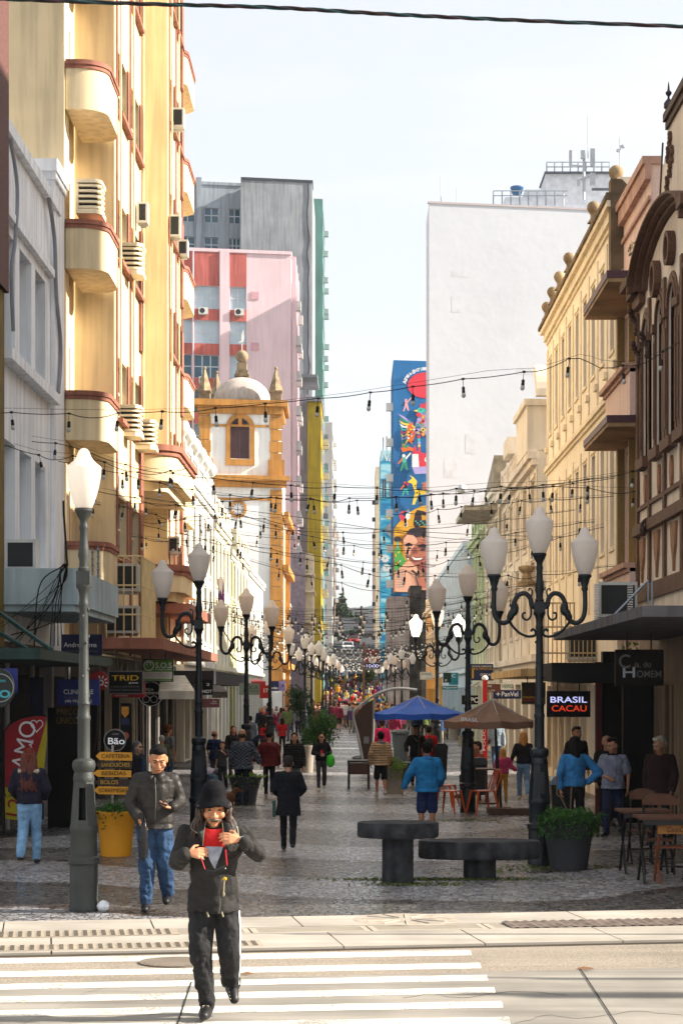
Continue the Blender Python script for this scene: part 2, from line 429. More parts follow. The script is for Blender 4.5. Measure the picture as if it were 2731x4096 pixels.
_a = _nt.nodes.new('ShaderNodeMath'); _a.operation = 'ADD'; _nt.links.new(_r[0], _a.inputs[0]); _nt.links.new(_r[1], _a.inputs[1])
_m = _nt.nodes.new('ShaderNodeMapRange'); _m.inputs['From Min'].default_value = 1.13; _m.inputs['From Max'].default_value = 1.2; _m.inputs['To Max'].default_value = .85; _nt.links.new(_a.outputs[0], _m.inputs['Value'])
_x = _nt.nodes.new('ShaderNodeMix'); _x.data_type = 'RGBA'; _nt.links.new(_m.outputs[0], _x.inputs[0]); _nt.links.new(_src, _x.inputs[6]); _x.inputs[7].default_value = h('7c7770'); _nt.links.new(_x.outputs[2], _b.inputs['Base Color'])
# cracks and a repair patch in the road
for _k, (P_, w_) in enumerate((([(930,2290),(990,2282),(1060,2290),(1180,2276),(1300,2284)], .006), ([(1180,2350),(1260,2330),(1330,2338),(1460,2322),(1568,2330)], .005), ([(60,2350),(130,2316),(170,2290),(260,2262)], .004))):
    mb = MB(); q_ = [Vector((xx(x, gd(y)), gd(y), -.0035)) for x, y in P_]; q_ = spline(q_, 40)
    q_ = [p+Vector((noise.noise(p*6)*.05, noise.noise(p*5+Vector((9,0,0)))*.05, 0)) for p in q_]
    for a_, b_ in zip(q_, q_[1:]): mb.quad(a_-Vector((0,w_,0)), a_+Vector((0,w_,0)), b_+Vector((0,w_,0)), b_-Vector((0,w_,0)))
    struct(mb.build('road_crack', M('joint_black', '1c1b1a', .9)))
for i in range(8):
    # rows measured from the photograph: right end (x,y) and left y
    xr = [1079,1101,1117,1134,1151,1168,1185,1200][i]; yr = [2181,2210,2238,2266,2298,2334,2372,2412][i]; yl = [2203,2233,2262,2291,2322,2356,2394,2435][i]
    th = [12,13,13,14,15,17,18,18][i]
    G = lambda x, y: (xx(x, gd(y)), gd(y), .0)
    mb = MB(); n = 30; up = []; lo = []
    for k in range(n+1):
        x = -160+(xr+160)*k/n; y = yl+(yr-yl)*(k/n)
        j = noise.noise(Vector((k*.7, i*3, 0)))*1.6+noise.noise(Vector((k*3.1, i*3, 4)))*.8
        up.append(G(x, y+j)); lo.append(G(x+(4 if k == n else 0), y+th+j*.5))
    for k in range(n):
        q = [lo[k], lo[k+1], up[k+1], up[k]]
        mb.quad(*[(a[0], a[1], -.0038) for a in q])
    struct(mb.build('crossing_marking', ZW))
# joint lines in the road
mb = MB()
def gl(x, y): d = gd(y); return Vector((xx(x, d), d, .001))
for (a, b_) in (((1330,2222),(1420,2360)), ((440,2255),(405,2360))):
    p, q = gl(*a), gl(*b_); n_ = Vector((.006,0,0)); mb.quad(p-n_, p+n_, q+n_, q-n_)
struct(mb.build('road_joint', M('joint_black', '1c1b1a', .9)))
# manhole cover on the crossing
c = gl(405, 2210); mb = MB(); mb.lathe([(.33,-.004),(.33,.008),(.30,.008),(.295,.003),(.0001,.003)], (c.x, c.y, 0), 36)
mh = T('manhole_cover', 'round iron manhole cover with ribs set in the crossing', 'manhole', (c.x,c.y,0)); mb.build('rim', M('manhole_iron','6f655a',.7,.2,20), mh)
mb = MB()
for i in range(-7, 8):
    w_ = sqrt(max(.0, .29**2-(i*.039)**2)); mb.box(c.x-w_, c.x+w_, c.y+i*.039-.011, c.y+i*.039+.011, .003, .009)
mb.build('rib', M('manhole_rib','8a7f72',.7), mh)
c = gl(1130, 2108) ; c = Vector(FK(.6+.1, 1.05, 0)); mb = MB(); mb.lathe([(.55,0),(.55,.034),(.5,.036),(.0001,.035)], (c.x,c.y,0), 36)
for i in range(12):
    a = i*pi/6; mb.tube([(c.x+.12*cos(a), c.y+.12*sin(a), .034), (c.x+.46*cos(a), c.y+.46*sin(a), .034)], .011, 4)
tag(mb.build('manhole_cover', M('stone_cover', '9a9084', .8, .2, 9)), 'round patterned cover in the pale pavement behind the drain', 'manhole')
# moss around benches and planters
mb = MB(); rnd = random.Random(5)
for (x, y, wd, dp, n) in ((1020,2020,2.3,.22,700),(950,2031,1.0,.25,300),(1290,1990,1.0,.5,400),(545,1850,.9,.4,200),(1075,1885,1.1,.4,200),(1200,1975,.8,.2,150),(1160,2000,1.4,.5,150)):
    d = gd(y); X = xx(x, d)
    for _ in range(n):
        px = X+rnd.gauss(0, wd*.32); py = d+rnd.gauss(0, dp*.5); s_ = rnd.uniform(.012,.03)
        a = rnd.random()*6.28; q = Vector((cos(a)*s_, sin(a)*s_, rnd.random()*.015))
        mb.add([(px-q.x,py-q.y,.004),(px+q.y,py-q.x,.01+q.z),(px+q.x,py+q.y,.006),(px-q.y,py+q.x,.003)], [(0,1,2,3)])
mb.build('moss', M('moss_green', '4d5a1e', .9, .3, 5))['kind'] = 'stuff'
# litter
c = gl(238, 2094); mb = MB(); mb.ell((c.x, c.y, .06), (.075,.06,.065), 9, 6); o = mb.build('plastic_bag', M('white_plastic', 'dfe2e6', .4))
for v in o.data.vertices: v.co += Vector((noise.noise(v.co*22)*.02, noise.noise(v.co*18+Vector((5,0,0)))*.02, noise.noise(v.co*25)*.012))
tag(o, 'crumpled white plastic bag beside the foot of the big lamp post', 'bag')
c = gl(1340, 2226); mb = MB(); mb.poly([(c.x-.08,c.y,.006),(c.x,c.y+.02,.02),(c.x+.1,c.y+.01,.008),(c.x+.02,c.y-.02,.003)]); mb.poly([(c.x-.02,c.y-.06,.01),(c.x+.05,c.y-.1,.02),(c.x+.09,c.y-.05,.01)])
tag(mb.build('dry_leaf', M('dry_leaf', '7a5230', .8)), 'curled brown dry leaf on the road near the right joint', 'leaf')
c = gl(567, 2249-47); mb = MB(); c = gl(567,2238); mb.poly([(c.x-.05,c.y,.008),(c.x,c.y+.03,.02),(c.x+.06,c.y,.008),(c.x,c.y-.03,.004)])
tag(mb.build('dry_leaf', M('dry_leaf')), 'small orange leaf lying on the zebra stripes', 'leaf')
# far hills, distance haze painted in as a pale blue grey
mb = MB(); n = 60
for i in range(n):
    x0 = -600+i*20; x1 = x0+20
    f = lambda x: 30+22+14*sin(x*.011+.5)+6*noise.noise(Vector((x*.02,0,0)))
    mb.quad((x0,1300,20),(x1,1300,20),(x1,1500,f(x1)*1.12),(x0,1500,f(x0)*1.12))
struct(mb.build('hills', M('hill_haze_blue', '71838a', .9, .15, .02)))
# ---------------- left side of the street ----------------
CREAM = M('cream_stucco', 'ddcaa4', .85, .07, .8, .25, 60, streak=.16)
REDT = M('brick_red_trim', '96604e', .8, .18, 2, .2, 50, streak=.25)
WSTU = M('white_stucco', 'eaedf2', .85, .06, 1, .3, 50, streak=.16)
FRW = M('window_frame_grey', '7c7f86', .6)
# A: dark brick building at the frame edge
A = T('brick_building', 'dark brown brick building cut off by the left photo edge', 'building', (-6.05, 34, 0))
F = FL(-6.05); mb = MB(); shell(mb, F, 29, 34.3, 9.4, 24, 6); wall(mb, F, 29, 34.3, 9.4, 24, [(30, 33.2, 14, 16)], .3)
mb.build('wall', M('brown_brick', '5c3a34', .8, .25, 14, .5, 30), A)
mb = MB(); F2 = FL(-6.12); shell(mb, F2, 29, 34.25, 3.2, 9.4, 6); wall(mb, F2, 29, 34.25, 3.2, 9.4, []); mb.build('lower_wall', M('olive_wall', '6e5a22', .85, .2, 2), A)
pane(F, 30, 33.2, 14, 16, -.25, A, GL)
# B: white building
B = T('white_building', 'white stucco building with tall recessed windows between fins, left of the cream balconies', 'building', (-6.25, 38, 0))
F = FL(-6.25); mb = MB()
hol = []
for (z0, z1) in ((8.55, 10.7), (4.9, 6.95)):
    for (u0, u1) in ((34.9, 36.1), (36.55, 37.9), (38.35, 39.6)): hol.append((u0, u1, z0, z1))
wall(mb, F, 34.5, 41.6, 3.0, 12.5, hol, .45); shell(mb, F, 34.5, 41.6, 3.0, 12.5, 6); mb.build('wall', WSTU, B)
for q in hol: window(F, q[0], q[1], q[2], q[3], -.4, B, FRW, GL, 2, 4, .06)
mb = MB(); mb.fbox(F, 34.5, 40.2, 8.3, 8.5, 0, .22); mb.fbox(F, 34.5, 40.2, 10.9, 11.05, 0, .12); mb.fbox(F, 34.45, 40.9, 12.35, 12.58, .003, .14); mb.build('ledge', WSTU, B)
mb = MB(); mb.fbox(F, 40.3, 41.65, 3.0, 13.1, .004, .08); mb.fbox(F, 40.1, 41.72, 13.1, 13.35, -.3, .16); mb.fbox(F, 40.2, 41.7, 12.95, 13.1, -.2, .12); mb.build('pilaster', WSTU, B)
mb = MB(); P = [F(35.0, 12.3, .1), F(35.6, 11.6, .12), F(35.4, 10.6, .12), F(35.0, 9.9, .12), F(35.2, 8.9, .12)]; mb.tube(spline(P), .035, 6)
P = [F(39.2, 12.5, .1), F(40.0, 11.7, .12), F(40.2, 10.6, .13), F(40.8, 9.6, .13), F(40.5, 8.6, .13)]; mb.tube(spline(P), .04, 6); split_islands(mb.build('cable', M('grey_cable', '7e8088', .6), B))
# ledge slab of light blue concrete
BS = M('pale_blue_concrete', 'a9bcc4', .85, .12, 1.2, .2, 40, streak=.25)
mb = MB(); mb.box(-6.2, -4.85, 34.2, 40.2, 3.95, 4.58); mb.box(-6.2, -4.9, 34.3, 40.1, 3.83, 3.95)
tag(mb.build('concrete_ledge', BS), 'streaky pale blue concrete ledge over the shops under the white building', 'ledge')
# C: cream art deco block
C = T('apartment_building', 'tall cream stucco apartment building with curved balconies and brick red trim', 'building', (-6.2, 50, 0))
XO = -5.45; XR = -6.35; H1 = 27
FO = FL(XO); FR_ = FL(XR)
mb = MB(); levels = [5.64-1.05, 8.85-1.05, 12.5-1.05, 15.9-1.05, 19.3-1.05, 22.7-1.05]
# recess plane (loggia) bay 1: d 41.7-46.5 ; outer bay 46.5-52 ; recess 52-59 ; outer 59-63.5 ; recess 63.5-68
def bayholes(u0, u1, outer):
    r = []
    for lv in levels:
        r.append((u0+(u1-u0)*.12, u0+(u1-u0)*.42, lv+1.0, lv+2.35)); r.append((u0+(u1-u0)*.58, u0+(u1-u0)*.9, lv+1.0, lv+2.35))
    return r
wallC = MB(); Z0 = 3.3
h1 = [(42.4, 43.7, lv+.02, lv+2.3) for lv in levels]; wall(wallC, FR_, 41.7, 44.4, Z0, H1, h1, .2)
ho = bayholes(44.4, 50, 1); wall(wallC, FO, 44.4, 50, Z0, H1, ho, .22)
h2 = [(51, 53, lv+.9, lv+2.3) for lv in levels]; wall(wallC, FR_, 50, 57, Z0, H1, h2, .2)
ho2 = bayholes(57, 61.5, 1); wall(wallC, FO, 57, 61.5, Z0, H1, ho2, .22)
wall(wallC, FR_, 61.5, 68, Z0, H1, [], .2)
for d in (44.4, 57): wallC.quad((XR, d, Z0), (XO, d, Z0), (XO, d, H1), (XR, d, H1))
for d in (50, 61.5): wallC.quad((XR, d, Z0), (XO, d, Z0), (XO, d, H1), (XR, d, H1))
wallC.quad((XR-8, 41.7, Z0), (XR, 41.7, Z0), (XR, 41.7, H1), (XR-8, 41.7, H1)); wallC.quad((XR-8, 68, Z0), (XR, 68, Z0), (XR, 68, H1), (XR-8, 68, H1))
wallC.quad((XR-8, 41.7, H1), (XR, 41.7, H1), (XR, 68, H1), (XR-8, 68, H1))
# side pier that flanks the balconies, rising flush with their near ends
wallC.box(XR+.003, -6.18, 41.69, 42.4, Z0, H1)
wallC.build('wall', CREAM, C)
for q in h1: window(FR_, *q, -.15, C, FRW, GL, 2, 2, .07)
for q in ho+h2+ho2:
    window(FO if q in ho or q in ho2 else FR_, *q, -.17, C, M('cream_frame', 'd8cfba', .6), GL, 2, 2, .05)
# red trims and drain pipes on the outer bays
mb = MB()
for (a, b_) in ((44.4, 50), (57, 61.5)):
    for q in bayholes(a, b_, 1):
        mb.fbox(FO, q[1]+.02, q[1]+.18, q[2]-.05, q[3]+.05, .003, .05)
        mb.fbox(FO, q[0]-.05, q[1]+.35, q[2]-.16, q[2]-.06, .003, .13)
    for u in (a+.12, (a+b_)/2, b_-.1): mb.tube([FO(u, Z0, .05), FO(u, H1, .05)], .03, 6)
for lv in levels:
    mb.fbox(FO, 49.4, 49.98, lv-.4, lv+2.6, .004, .07) if lv < 12 else None
    mb.fbox(FO, 60.9, 61.48, lv-.4, lv+2.2, .004, .09)
mb.build('trim', REDT, C)
mb = MB()
for u in (44.8, 47.5, 49.6, 57.4, 59.7): mb.tube([FO(u, 9, .1), FO(u, H1, .1)], .028, 5)
split_islands(mb.build('drain_pipe', M('pale_pipe', 'dcc9a6', .6), C))
def balcony(d0, d1, z, proto=None):
    """curved balcony body: near end flush, outer corner rounded; z = slab underside, body 1.05 high"""
    x0, x1 = -6.16, -5.3
    def outline(off):
        P = [(x0, d0-off)]
        r = .58
        for i in range(9):
            a = -pi/2+pi/2*i/8; P.append((x1-r+(r+off)*cos(a), d0+r+(r+off)*sin(a)))
        for i in range(7):
            a = pi/2*i/6; P.append((x1-r+(r+off)*cos(a), d1-r+(r+off)*sin(a)))
        P.append((x0, d1+off)); return P
    Fz = lambda u, v, o: (u, v, o)
    b = MB(); b.prism(lambda u, v, o: (u, v, o), outline(0), z, z+.95); bal = b.build('balcony', CREAM, C); sm(bal, 30)
    r = MB(); r.prism(lambda u, v, o: (u, v, o), outline(.05), z+.953, z+1.05); r.prism(lambda u, v, o: (u, v, o), outline(.025), z+.87, z+.9525)
    sm(r.build('balcony_rail', REDT, bal), 30)
for lv in levels: balcony(41.75, 44.35, lv)
for lv in levels[1:]: balcony(61.6, 65.2, lv)
# big first-floor balcony in the middle with moulded red cornice
def bigbal(d0, d1, x1, z0, z1):
    r = .8
    def out(off):
        P = [(-6.3, d0-off)]
        for i in range(9):
            a = -pi/2+pi/2*i/8; P.append((x1-r+(r+off)*cos(a), d0+r+(r+off)*sin(a)))
        P += [(x1+off, d1), (-6.3, d1)]; return P
    I = lambda u, v, o: (u, v, o)
    b = MB(); b.prism(I, out(0), z0+.25, z1-.28); b.prism(I, out(-.25), z0, z0+.2499); bal = sm(b.build('balcony', CREAM, C), 30)
    r_ = MB(); r_.prism(I, out(.06), z1-.2799, z1-.16); r_.prism(I, out(.12), z1-.1599, z1); sm(r_.build('balcony_rail', REDT, bal), 30)
bigbal(51.5, 57.5, -4.72, 7.75, 8.95)
bigbal(54.0, 59, -4.75, 4.95, 5.95)
# canopies
def canopy(nm, label, d0, d1, x1, z0, z1, mat, x0=-6.2, r=.7, sgn=1):
    P = [(x0, d0)]
    if r:
        for i in range(7):
            a = -pi/2+pi/2*i/6; P.append((x1-sgn*r+sgn*r*cos(a), d0+r+r*sin(a)))
    else: P.append((x1, d0))
    P += [(x1, d1), (x0, d1)]
    b = MB(); b.prism(lambda u, v, o: (u, v, o), P, z0, z1); o = sm(b.build(nm, mat), 30); tag(o, label, 'canopy'); return o
canopy('canopy', 'curved brick red concrete canopy under the cream building, behind the hanging signs', 42.3, 60, -4.2, 3.36, 3.6, REDT)
canopy('canopy', 'upper red concrete canopy slab above the second lamp post on the left', 54.5, 62.8, -4.6, 4.62, 4.9, REDT, r=.3)
canopy('canopy', 'grey and green shop canopy in front at the left edge', 30.5, 39.5, -4.9, 2.93, 3.1, M('green_canopy', '1f3a36', .7, .2, 2, streak=.2), r=0)
mb = MB()
for P in (((0,1350),(116,1487)), ((0,1408),(64,1487))):
    p, q = P; mb = MB(); mb.tube([(xx(p[0], 33.5)-.6, 33.5, zx(p[1], 33.5)), (xx(q[0], 31), 31, 3.1)], .035, 6)
    tag(mb.build('support_rod', M('green_steel', '1e4a4c', .5)), '%s slanting dark green steel rod carrying the left canopy' % ('upper longer' if P[0][1] < 1400 else 'lower shorter'), 'rod')
# anti-climb cage with air conditioners
cg = T('security_cage', 'cream metal bar cage around air conditioners above the red canopy', 'cage', (-5.2, 45, 3.6))
mb = MB(); x0, x1, y0, y1, z0, z1 = -5.72, -4.75, 43.6, 46.6, 3.6, 5.45
for i in range(6): x = x0+(x1-x0)*i/5; mb.tube([(x, y0, z0), (x, y0, z1)], .016, 4)
for i in range(26): y = y0+(y1-y0)*i/25; mb.tube([(x1, y, z0), (x1, y, z1)], .016, 4)
for z in (z0+.02, z0+.55, z0+1.2, z1): mb.tube([(x0, y0, z), (x1, y0, z), (x1, y1, z)], .02, 4)
for i in range(6): x = x0+(x1-x0)*i/5; mb.tube([(x, y0, z1), (x, y1, z1)], .012, 4)
mb.build('bars', M('cream_metal', 'd9c596', .5), cg)
ACM = M('ac_white', 'c9cbc8', .5, .08, 3); ACD = M('ac_grille', '23272a', .6)
def ac(F, u, z, o, wd=.85, hg=.6, dp=.35, label='', nm='air_conditioner', par=None, group=None, fan=True):
    """outdoor unit: front faces +o"""
    loc = F(u, z, o); t = T(nm, label, 'air conditioner', loc, group=group) if not par else None
    b = MB(); b.fbox(F, u-wd/2, u+wd/2, z, z+hg, o, o+dp); b.fbox(F, u-wd/2+.05, u+wd/2-.05, z-.06, z, o+.04, o+.1)
    body = b.build('casing' if t else 'air_conditioner', ACM, t or par)
    b = MB()
    if fan:
        r = hg*.4; n = 18; c = (u-wd*.12, z+hg/2)
        b.poly([F(c[0]+r*cos(2*pi*i/n), c[1]+r*sin(2*pi*i/n), o+dp+.006) for i in range(n)])
    else: b.fbox(F, u-wd/2+.05, u+wd/2-.05, z+.06, z+hg-.06, o+dp, o+dp+.006)
    b.build('grille', ACD, body)
    return t
ac(FC(44.6), -5.25, 3.75, 0, .75, .62, .5, 'lower air conditioner inside the cream bar cage', fan=False)
ac(FC(44.6), -5.25, 4.7, 0, .75, .62, .5, 'upper air conditioner inside the cream bar cage', fan=False)
ac(FC(35.5), xx(58, 35.5), 4.6, 0, .55, .55, .5, 'air conditioner with dark teal front on the pale blue ledge', fan=False)
# slatted concrete AC hoods
def hood(d, xc, z, wd, label):
    t = T('air_conditioner_hood', label, 'air conditioner hood', (xc, d, z)); b = MB()
    x0, x1 = xc-wd/2, xc+wd/2; r = .18
    for k in range(5):
        zz = z+.12+k*.115
        P = [(x0, d)]+[(x1-r+r*cos(-pi/2+pi/2*i/4), d+r+r*sin(-pi/2+pi/2*i/4)) for i in range(5)]+[(x1, d+.75), (x0, d+.75)]
        b.prism(lambda u, v, o: (u, v, o), P, zz, zz+.05)
    b.prism(lambda u, v, o: (u, v, o), [(x0,d-.02),(x1-.1,d-.02),(x1+.02,d+.12),(x1+.02,d+.8),(x0,d+.8)], z, z+.1)
    b.prism(lambda u, v, o: (u, v, o), [(x0,d-.02),(x1-.1,d-.02),(x1+.02,d+.12),(x1+.02,d+.8),(x0,d+.8)], z+.66, z+.74)
    b.box(x0, x0+.05, d-.01, d+.05, z+.1, z+.66); b.box(x1-.04, x1, d+.2, d+.3, z+.1, z+.66); b.build('slats', M('cream_slats', 'efe0c0', .7), t)
    b = MB(); b.box(x0+.06, x1-.08, d+.08, d+.7, z+.1, z+.65); b.build('unit', ACD, t)
hood(41.9, xx(203, 41.9), zx(490, 41.9), .52, 'slatted cream air conditioner hood above the second balcony of the cream building')
hood(46.4, -5.3, zx(645, 47.2), .5, 'slatted cream air conditioner hood beside the third balcony level')
hood(46.2, -5.32, zx(1010, 46.9), .5, 'left one of two slatted cream air conditioner hoods low on the facade')
hood(48.6, -5.22, zx(1045, 49.8), .5, 'right one of two slatted cream air conditioner hoods low on the facade')
for (x, y, w_, h_, d, lb) in ((410,300,30,44,58,'topmost boxy air conditioner high on the far bay of the cream building'),(331,520,24,48,49,'air conditioner on the cream wall between the two balcony rows'),
        (404,550,26,50,57.5,'black fronted air conditioner on a bracket, upper of the close pair'),(422,593,24,36,60,'black fronted air conditioner on a bracket, lower of the close pair'),
        (401,1272,24,38,57.5,'dark air conditioner beneath the big red corniced balcony')):
    s_ = S(d); wd = w_/s_; hg = h_/s_; F = FC(d)
    ac(F, xx(x, d), zx(y, d), 0, wd, hg, .4, lb, fan=False)
# ---- ground floor shops on the left ----
SH = T('shop_row', 'row of dark shopfronts under the left canopies', 'shopfront', (-6.2, 40, 0))
F = FL(-6.2); mb = MB(); hs = []; rnd = random.Random(11); u = 29.2
while u < 66:
    wd = rnd.choice([1.6, 2.2, 1.1, 2.6]); hs.append((u+.25, u+wd, .08, 2.75)); u += wd+.12
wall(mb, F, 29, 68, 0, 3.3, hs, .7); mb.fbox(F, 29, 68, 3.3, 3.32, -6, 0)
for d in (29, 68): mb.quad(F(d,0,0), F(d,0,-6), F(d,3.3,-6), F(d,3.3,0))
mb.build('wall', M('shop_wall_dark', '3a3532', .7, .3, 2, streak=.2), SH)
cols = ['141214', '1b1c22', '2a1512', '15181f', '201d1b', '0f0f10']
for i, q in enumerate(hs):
    p = pane(F, *q, -.55, SH, M('shop_dark_%s' % cols[i % 6], cols[i % 6], .3, .3, 3, spec=.12), 'shop_window')  # near-black pane colours stand in for shade inside the shops
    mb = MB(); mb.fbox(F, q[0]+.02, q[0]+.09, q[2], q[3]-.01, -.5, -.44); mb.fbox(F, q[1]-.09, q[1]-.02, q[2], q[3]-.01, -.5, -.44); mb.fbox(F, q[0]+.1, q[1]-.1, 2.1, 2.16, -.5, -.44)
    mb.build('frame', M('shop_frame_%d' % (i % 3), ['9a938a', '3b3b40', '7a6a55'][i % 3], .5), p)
mb = MB()
for u in [h_[1]+.12 for h_ in hs]: mb.tube([F(u, 0, .06), F(u, 3.2, .06)], .045, 8)
split_islands(mb.build('downpipe', M('pipe_grey', '8d8b88', .5), SH))
# shop reveals colours: a red door and blue panel
pane(FC(40.4), -6.17, -5.85, 0, 2.6, 0, SH, M('shop_red', '4a1210', .5), 'door_panel'); pane(FC(37.2), -6.17, -5.9, 0, 2.7, 0, SH, M('shop_blue', '121a3e', .5), 'door_panel')
mb = MB(); mb.box(-6.19, -5.95, 38.5, 38.6, 0, 2.9); mb.build('downpipe', M('pipe_grey'), SH)
text('PREÇO', FC(35.0), xx(156, 35), zx(1636, 35), .13, M('sign_gold', '5a4412', .6), SH, .38, o=.02)
text('ÚNICO', FC(35.0), xx(156, 35), zx(1653, 35), .15, M('sign_gold'), SH, .38, o=.02)
pane(FC(35.0), xx(110, 35), xx(186, 35), 0, zx(1625, 35), 0, SH, M('shop_black', '070606', .6, spec=.1), 'door_panel')
# ---- old houses further along on the left ----
def oldhouse(side, X, d0, d1, H, matw, trim, label, floors, ncol, winmat=GL, shutter=None, balus=True, finials=True, gz=3.4, arch=False, pil=True, depth=9, sunk=.22, trimf=True, cat='building', nm='old_house'):
    F = FL(X) if side == 'L' else FR(X)
    t = T(nm, label, cat, F((d0+d1)/2, 0, 0)); holes = []
    cw = (d1-d0)/ncol; PK_ = .35 if side == 'L' else .6
    for (a, b_) in floors:
        for i in range(ncol):
            c = d0+cw*(i+.5); holes.append((c-cw*.22, c+cw*.22, a, b_))
    gh = [(d0+cw*i+cw*.14, d0+cw*(i+1)-cw*.14, .05, 2.7) for i in range(ncol)]
    mb = MB(); wall(mb, F, d0, d1, 0, H, holes+gh, sunk); shell(mb, F, d0, d1, 0, H, depth)
    if arch:
        for q in holes: archfill(mb, F, q[0], q[1], q[3]-(q[1]-q[0])*.5, q[3], sunk)
    mb.build('wall', matw, t)
    for q in holes: window(F, *q, -sunk+.03, t, M('old_frame', 'b9b4a8', .6), winmat, 2, 3, .06)
    for q in gh: pane(F, *q, -sunk+.05, t, DARK, 'shop_window')  # dark panes paint in the shade of the ground-floor interiors
    mb = MB()
    if trimf:
        for q in holes:
            mb.fbox(F, q[0]-.14, q[1]+.14, q[3]+.05, q[3]+.16, .002, .05); mb.fbox(F, q[0]-.1, q[1]+.1, q[2]-.14, q[2]-.04, .002, .06)
            mb.fbox(F, q[0]-.13, q[0]-.03, q[2]-.03, q[3]+.04, .002, .025); mb.fbox(F, q[1]+.03, q[1]+.13, q[2]-.03, q[3]+.04, .002, .025)
    mb.fbox(F, d0-.02, d1+.02, gz, gz+.22, .003, .3*PK_); mb.fbox(F, d0-.02, d1+.02, H-.45, H-.25, .003, .3*PK_); mb.fbox(F, d0-.04, d1+.04, H-.25, H-.02, .003, .5*PK_)
    if pil:
        for i in range(ncol+1):
            u = min(max(d0+cw*i, d0+.15), d1-.15); mb.fbox(F, u-.14, u+.14, gz+.22, H-.452, .004, .03)
    mb.build('cornice', trim, t)
    if balus:
        mb = MB(); n = int((d1-d0)/.34); mb.fbox(F, d0, d1, H, H+.12, -.25, .1); mb.fbox(F, d0, d1, H+.75, H+.9, -.25, .05)
        for i in range(n): u = d0+.17+i*.34; c = F(u, H+.12, -.07); mb.lathe([(.05,0),(.1,.15),(.05,.4),(.08,.62)], c, 6)
        for i in range(ncol+1): u = min(max(d0+cw*i, d0+.2), d1-.2); mb.fbox(F, u-.18, u+.18, H+.12, H+.98, -.26, .06)
        mb.build('balustrade', trim, t)
    if finials:
        for i in range(ncol+1):
            u = min(max(d0+cw*i, d0+.2), d1-.2); c = F(u, H+.98, -.07); mb = MB()
            mb.lathe([(.16,0),(.08,.12),(.08,.2),(.2,.32),(.27,.5),(.2,.7),(.1,.8),(.02,.84)], c, 10); mb.build('finial', trim, t, True)
    return t, F
ODW = M('old_white', 'e2ddd2', .85, .05, 1, .2, 30, streak=.12); ODT = M('old_white_trim', 'dedbd2', .8, .1, 2, streak=.22)
OY = M('old_yellow', 'ebe6d6', .85, .08, 1, streak=.15); OYT = M('old_ochre_trim', 'e6dcc4', .8, .1, 2, streak=.2)
OG = M('old_olive', 'b3af82', .85, .1, 1, streak=.2)
oldhouse('L', -5.95, 68.3, 82, 10.2, ODW, ODT, 'ornate white old house with ball finials behind the cream building', [(4.4, 6.6), (7.2, 9.2)], 5)
oldhouse('L', -5.9, 82.2, 92, 9.8, OY, OYT, 'cream yellow old house with tall windows behind the leftmost purple banner', [(4.4, 6.4), (7.0, 8.9)], 4, finials=False)
oldhouse('L', -5.9, 92.2, 97, 9.2, OG, OYT, 'narrow olive green old house between yellow and white houses', [(4.4, 6.4), (7.0, 8.6)], 2, balus=False, finials=False)
oldhouse('L', -5.9, 97.2, 108, 9.6, ODW, OYT, 'white and ochre old house with arched windows in front of the church', [(4.4, 6.5), (7.0, 8.9)], 4, arch=True, finials=False)
oldhouse('L', -5.9, 108.2, 126, 9.4, ODW, ODT, 'long plain white old house just before the church', [(4.6, 6.6)], 7, balus=False, finials=False, pil=False)
# ---- church ----
OC = M('church_ochre', 'b57f3c', .8, .14, 1.2, .3, 20, streak=.2, grime=.15); CW = M('church_white', 'e6e6e4', .85, .05, .6, .2, 20, streak=.08); ST = M('weathered_stone', '8f7d62', .9, .35, 2.5, .5, 8, grime=.35)
ch = T('church_tower', 'white and ochre church bell tower with dome and clock rising behind the white houses', 'church', (-7.6, 130, 0))
dC = 130; s_ = S(dC); X0, X1 = xx(455, dC), xx(648, dC); FB_ = FROT(X1, dC, radians(9)); F = lambda u, z, o: FB_(u-X1, z, o)
zt = zx(922, dC); zm = zx(1095, dC)
mb = MB(); hw = [(xx(529,dC), xx(573,dC), zx(1055,dC), zx(962,dC))]
wall(mb, F, X0+.25, X1-.25, zm, zt, hw, .35); shell(mb, F, X0+.25, X1-.25, zm, zt, 5.4); archfill(mb, F, hw[0][0], hw[0][1], zx(984,dC), hw[0][3], .35)
wall(mb, F, X0, X1, 0, zm, []); shell(mb, F, X0, X1, 0, zm, 5.8); mb.build('wall', CW, ch)
SHU = M('shutter_brown', '5e4448', .6, .1)
mb = MB(); a, b_ = hw[0][0], hw[0][1]; mb.fbox(F, a, b_, hw[0][2], hw[0][3], -.3, -.28)
for k in range(30): z = hw[0][2]+.05+k*.088; mb.fbox(F, a+.06, (a+b_)/2-.05, z, z+.05, -.28, -.22); mb.fbox(F, (a+b_)/2+.05, b_-.06, z, z+.05, -.28, -.22)
mb.fbox(F, (a+b_)/2-.04, (a+b_)/2+.04, hw[0][2], hw[0][3]-.05, -.28, -.2); mb.build('shutter', SHU, ch)
mb = MB()
for (p, q) in ((456, 484), (619, 648)):
    a, b_ = xx(p, dC), xx(q, dC); k = 0; z = zm
    while z < zt-.9:
        z2 = min(z+.78, zt-.9); e_ = .06 if k % 2 else 0
        mb.fbox(F, a+e_, b_-e_, z+.02, z2-.02, .004, .12); z = z2; k += 1
    mb.fbox(F, a-.1, b_+.12, zm, zm+1.1, .005, .22); 
    z = 3; k = 0
    while z < zm-1.2:
        mb.fbox(F, xx(620,dC) if p == 619 else X0, X1 if p == 619 else xx(482,dC), z+.02, z+.9, .004, .12); z += .92
mb.fbox(F, X0-.25, X1+.25, zm-.75, zm-.32, .002, .3); mb.fbox(F, X0-.45, X1+.45, zm-.32, zm, .002, .55); mb.fbox(F, X0, X1, zm-1.6, zm-1.45, .002, .1)
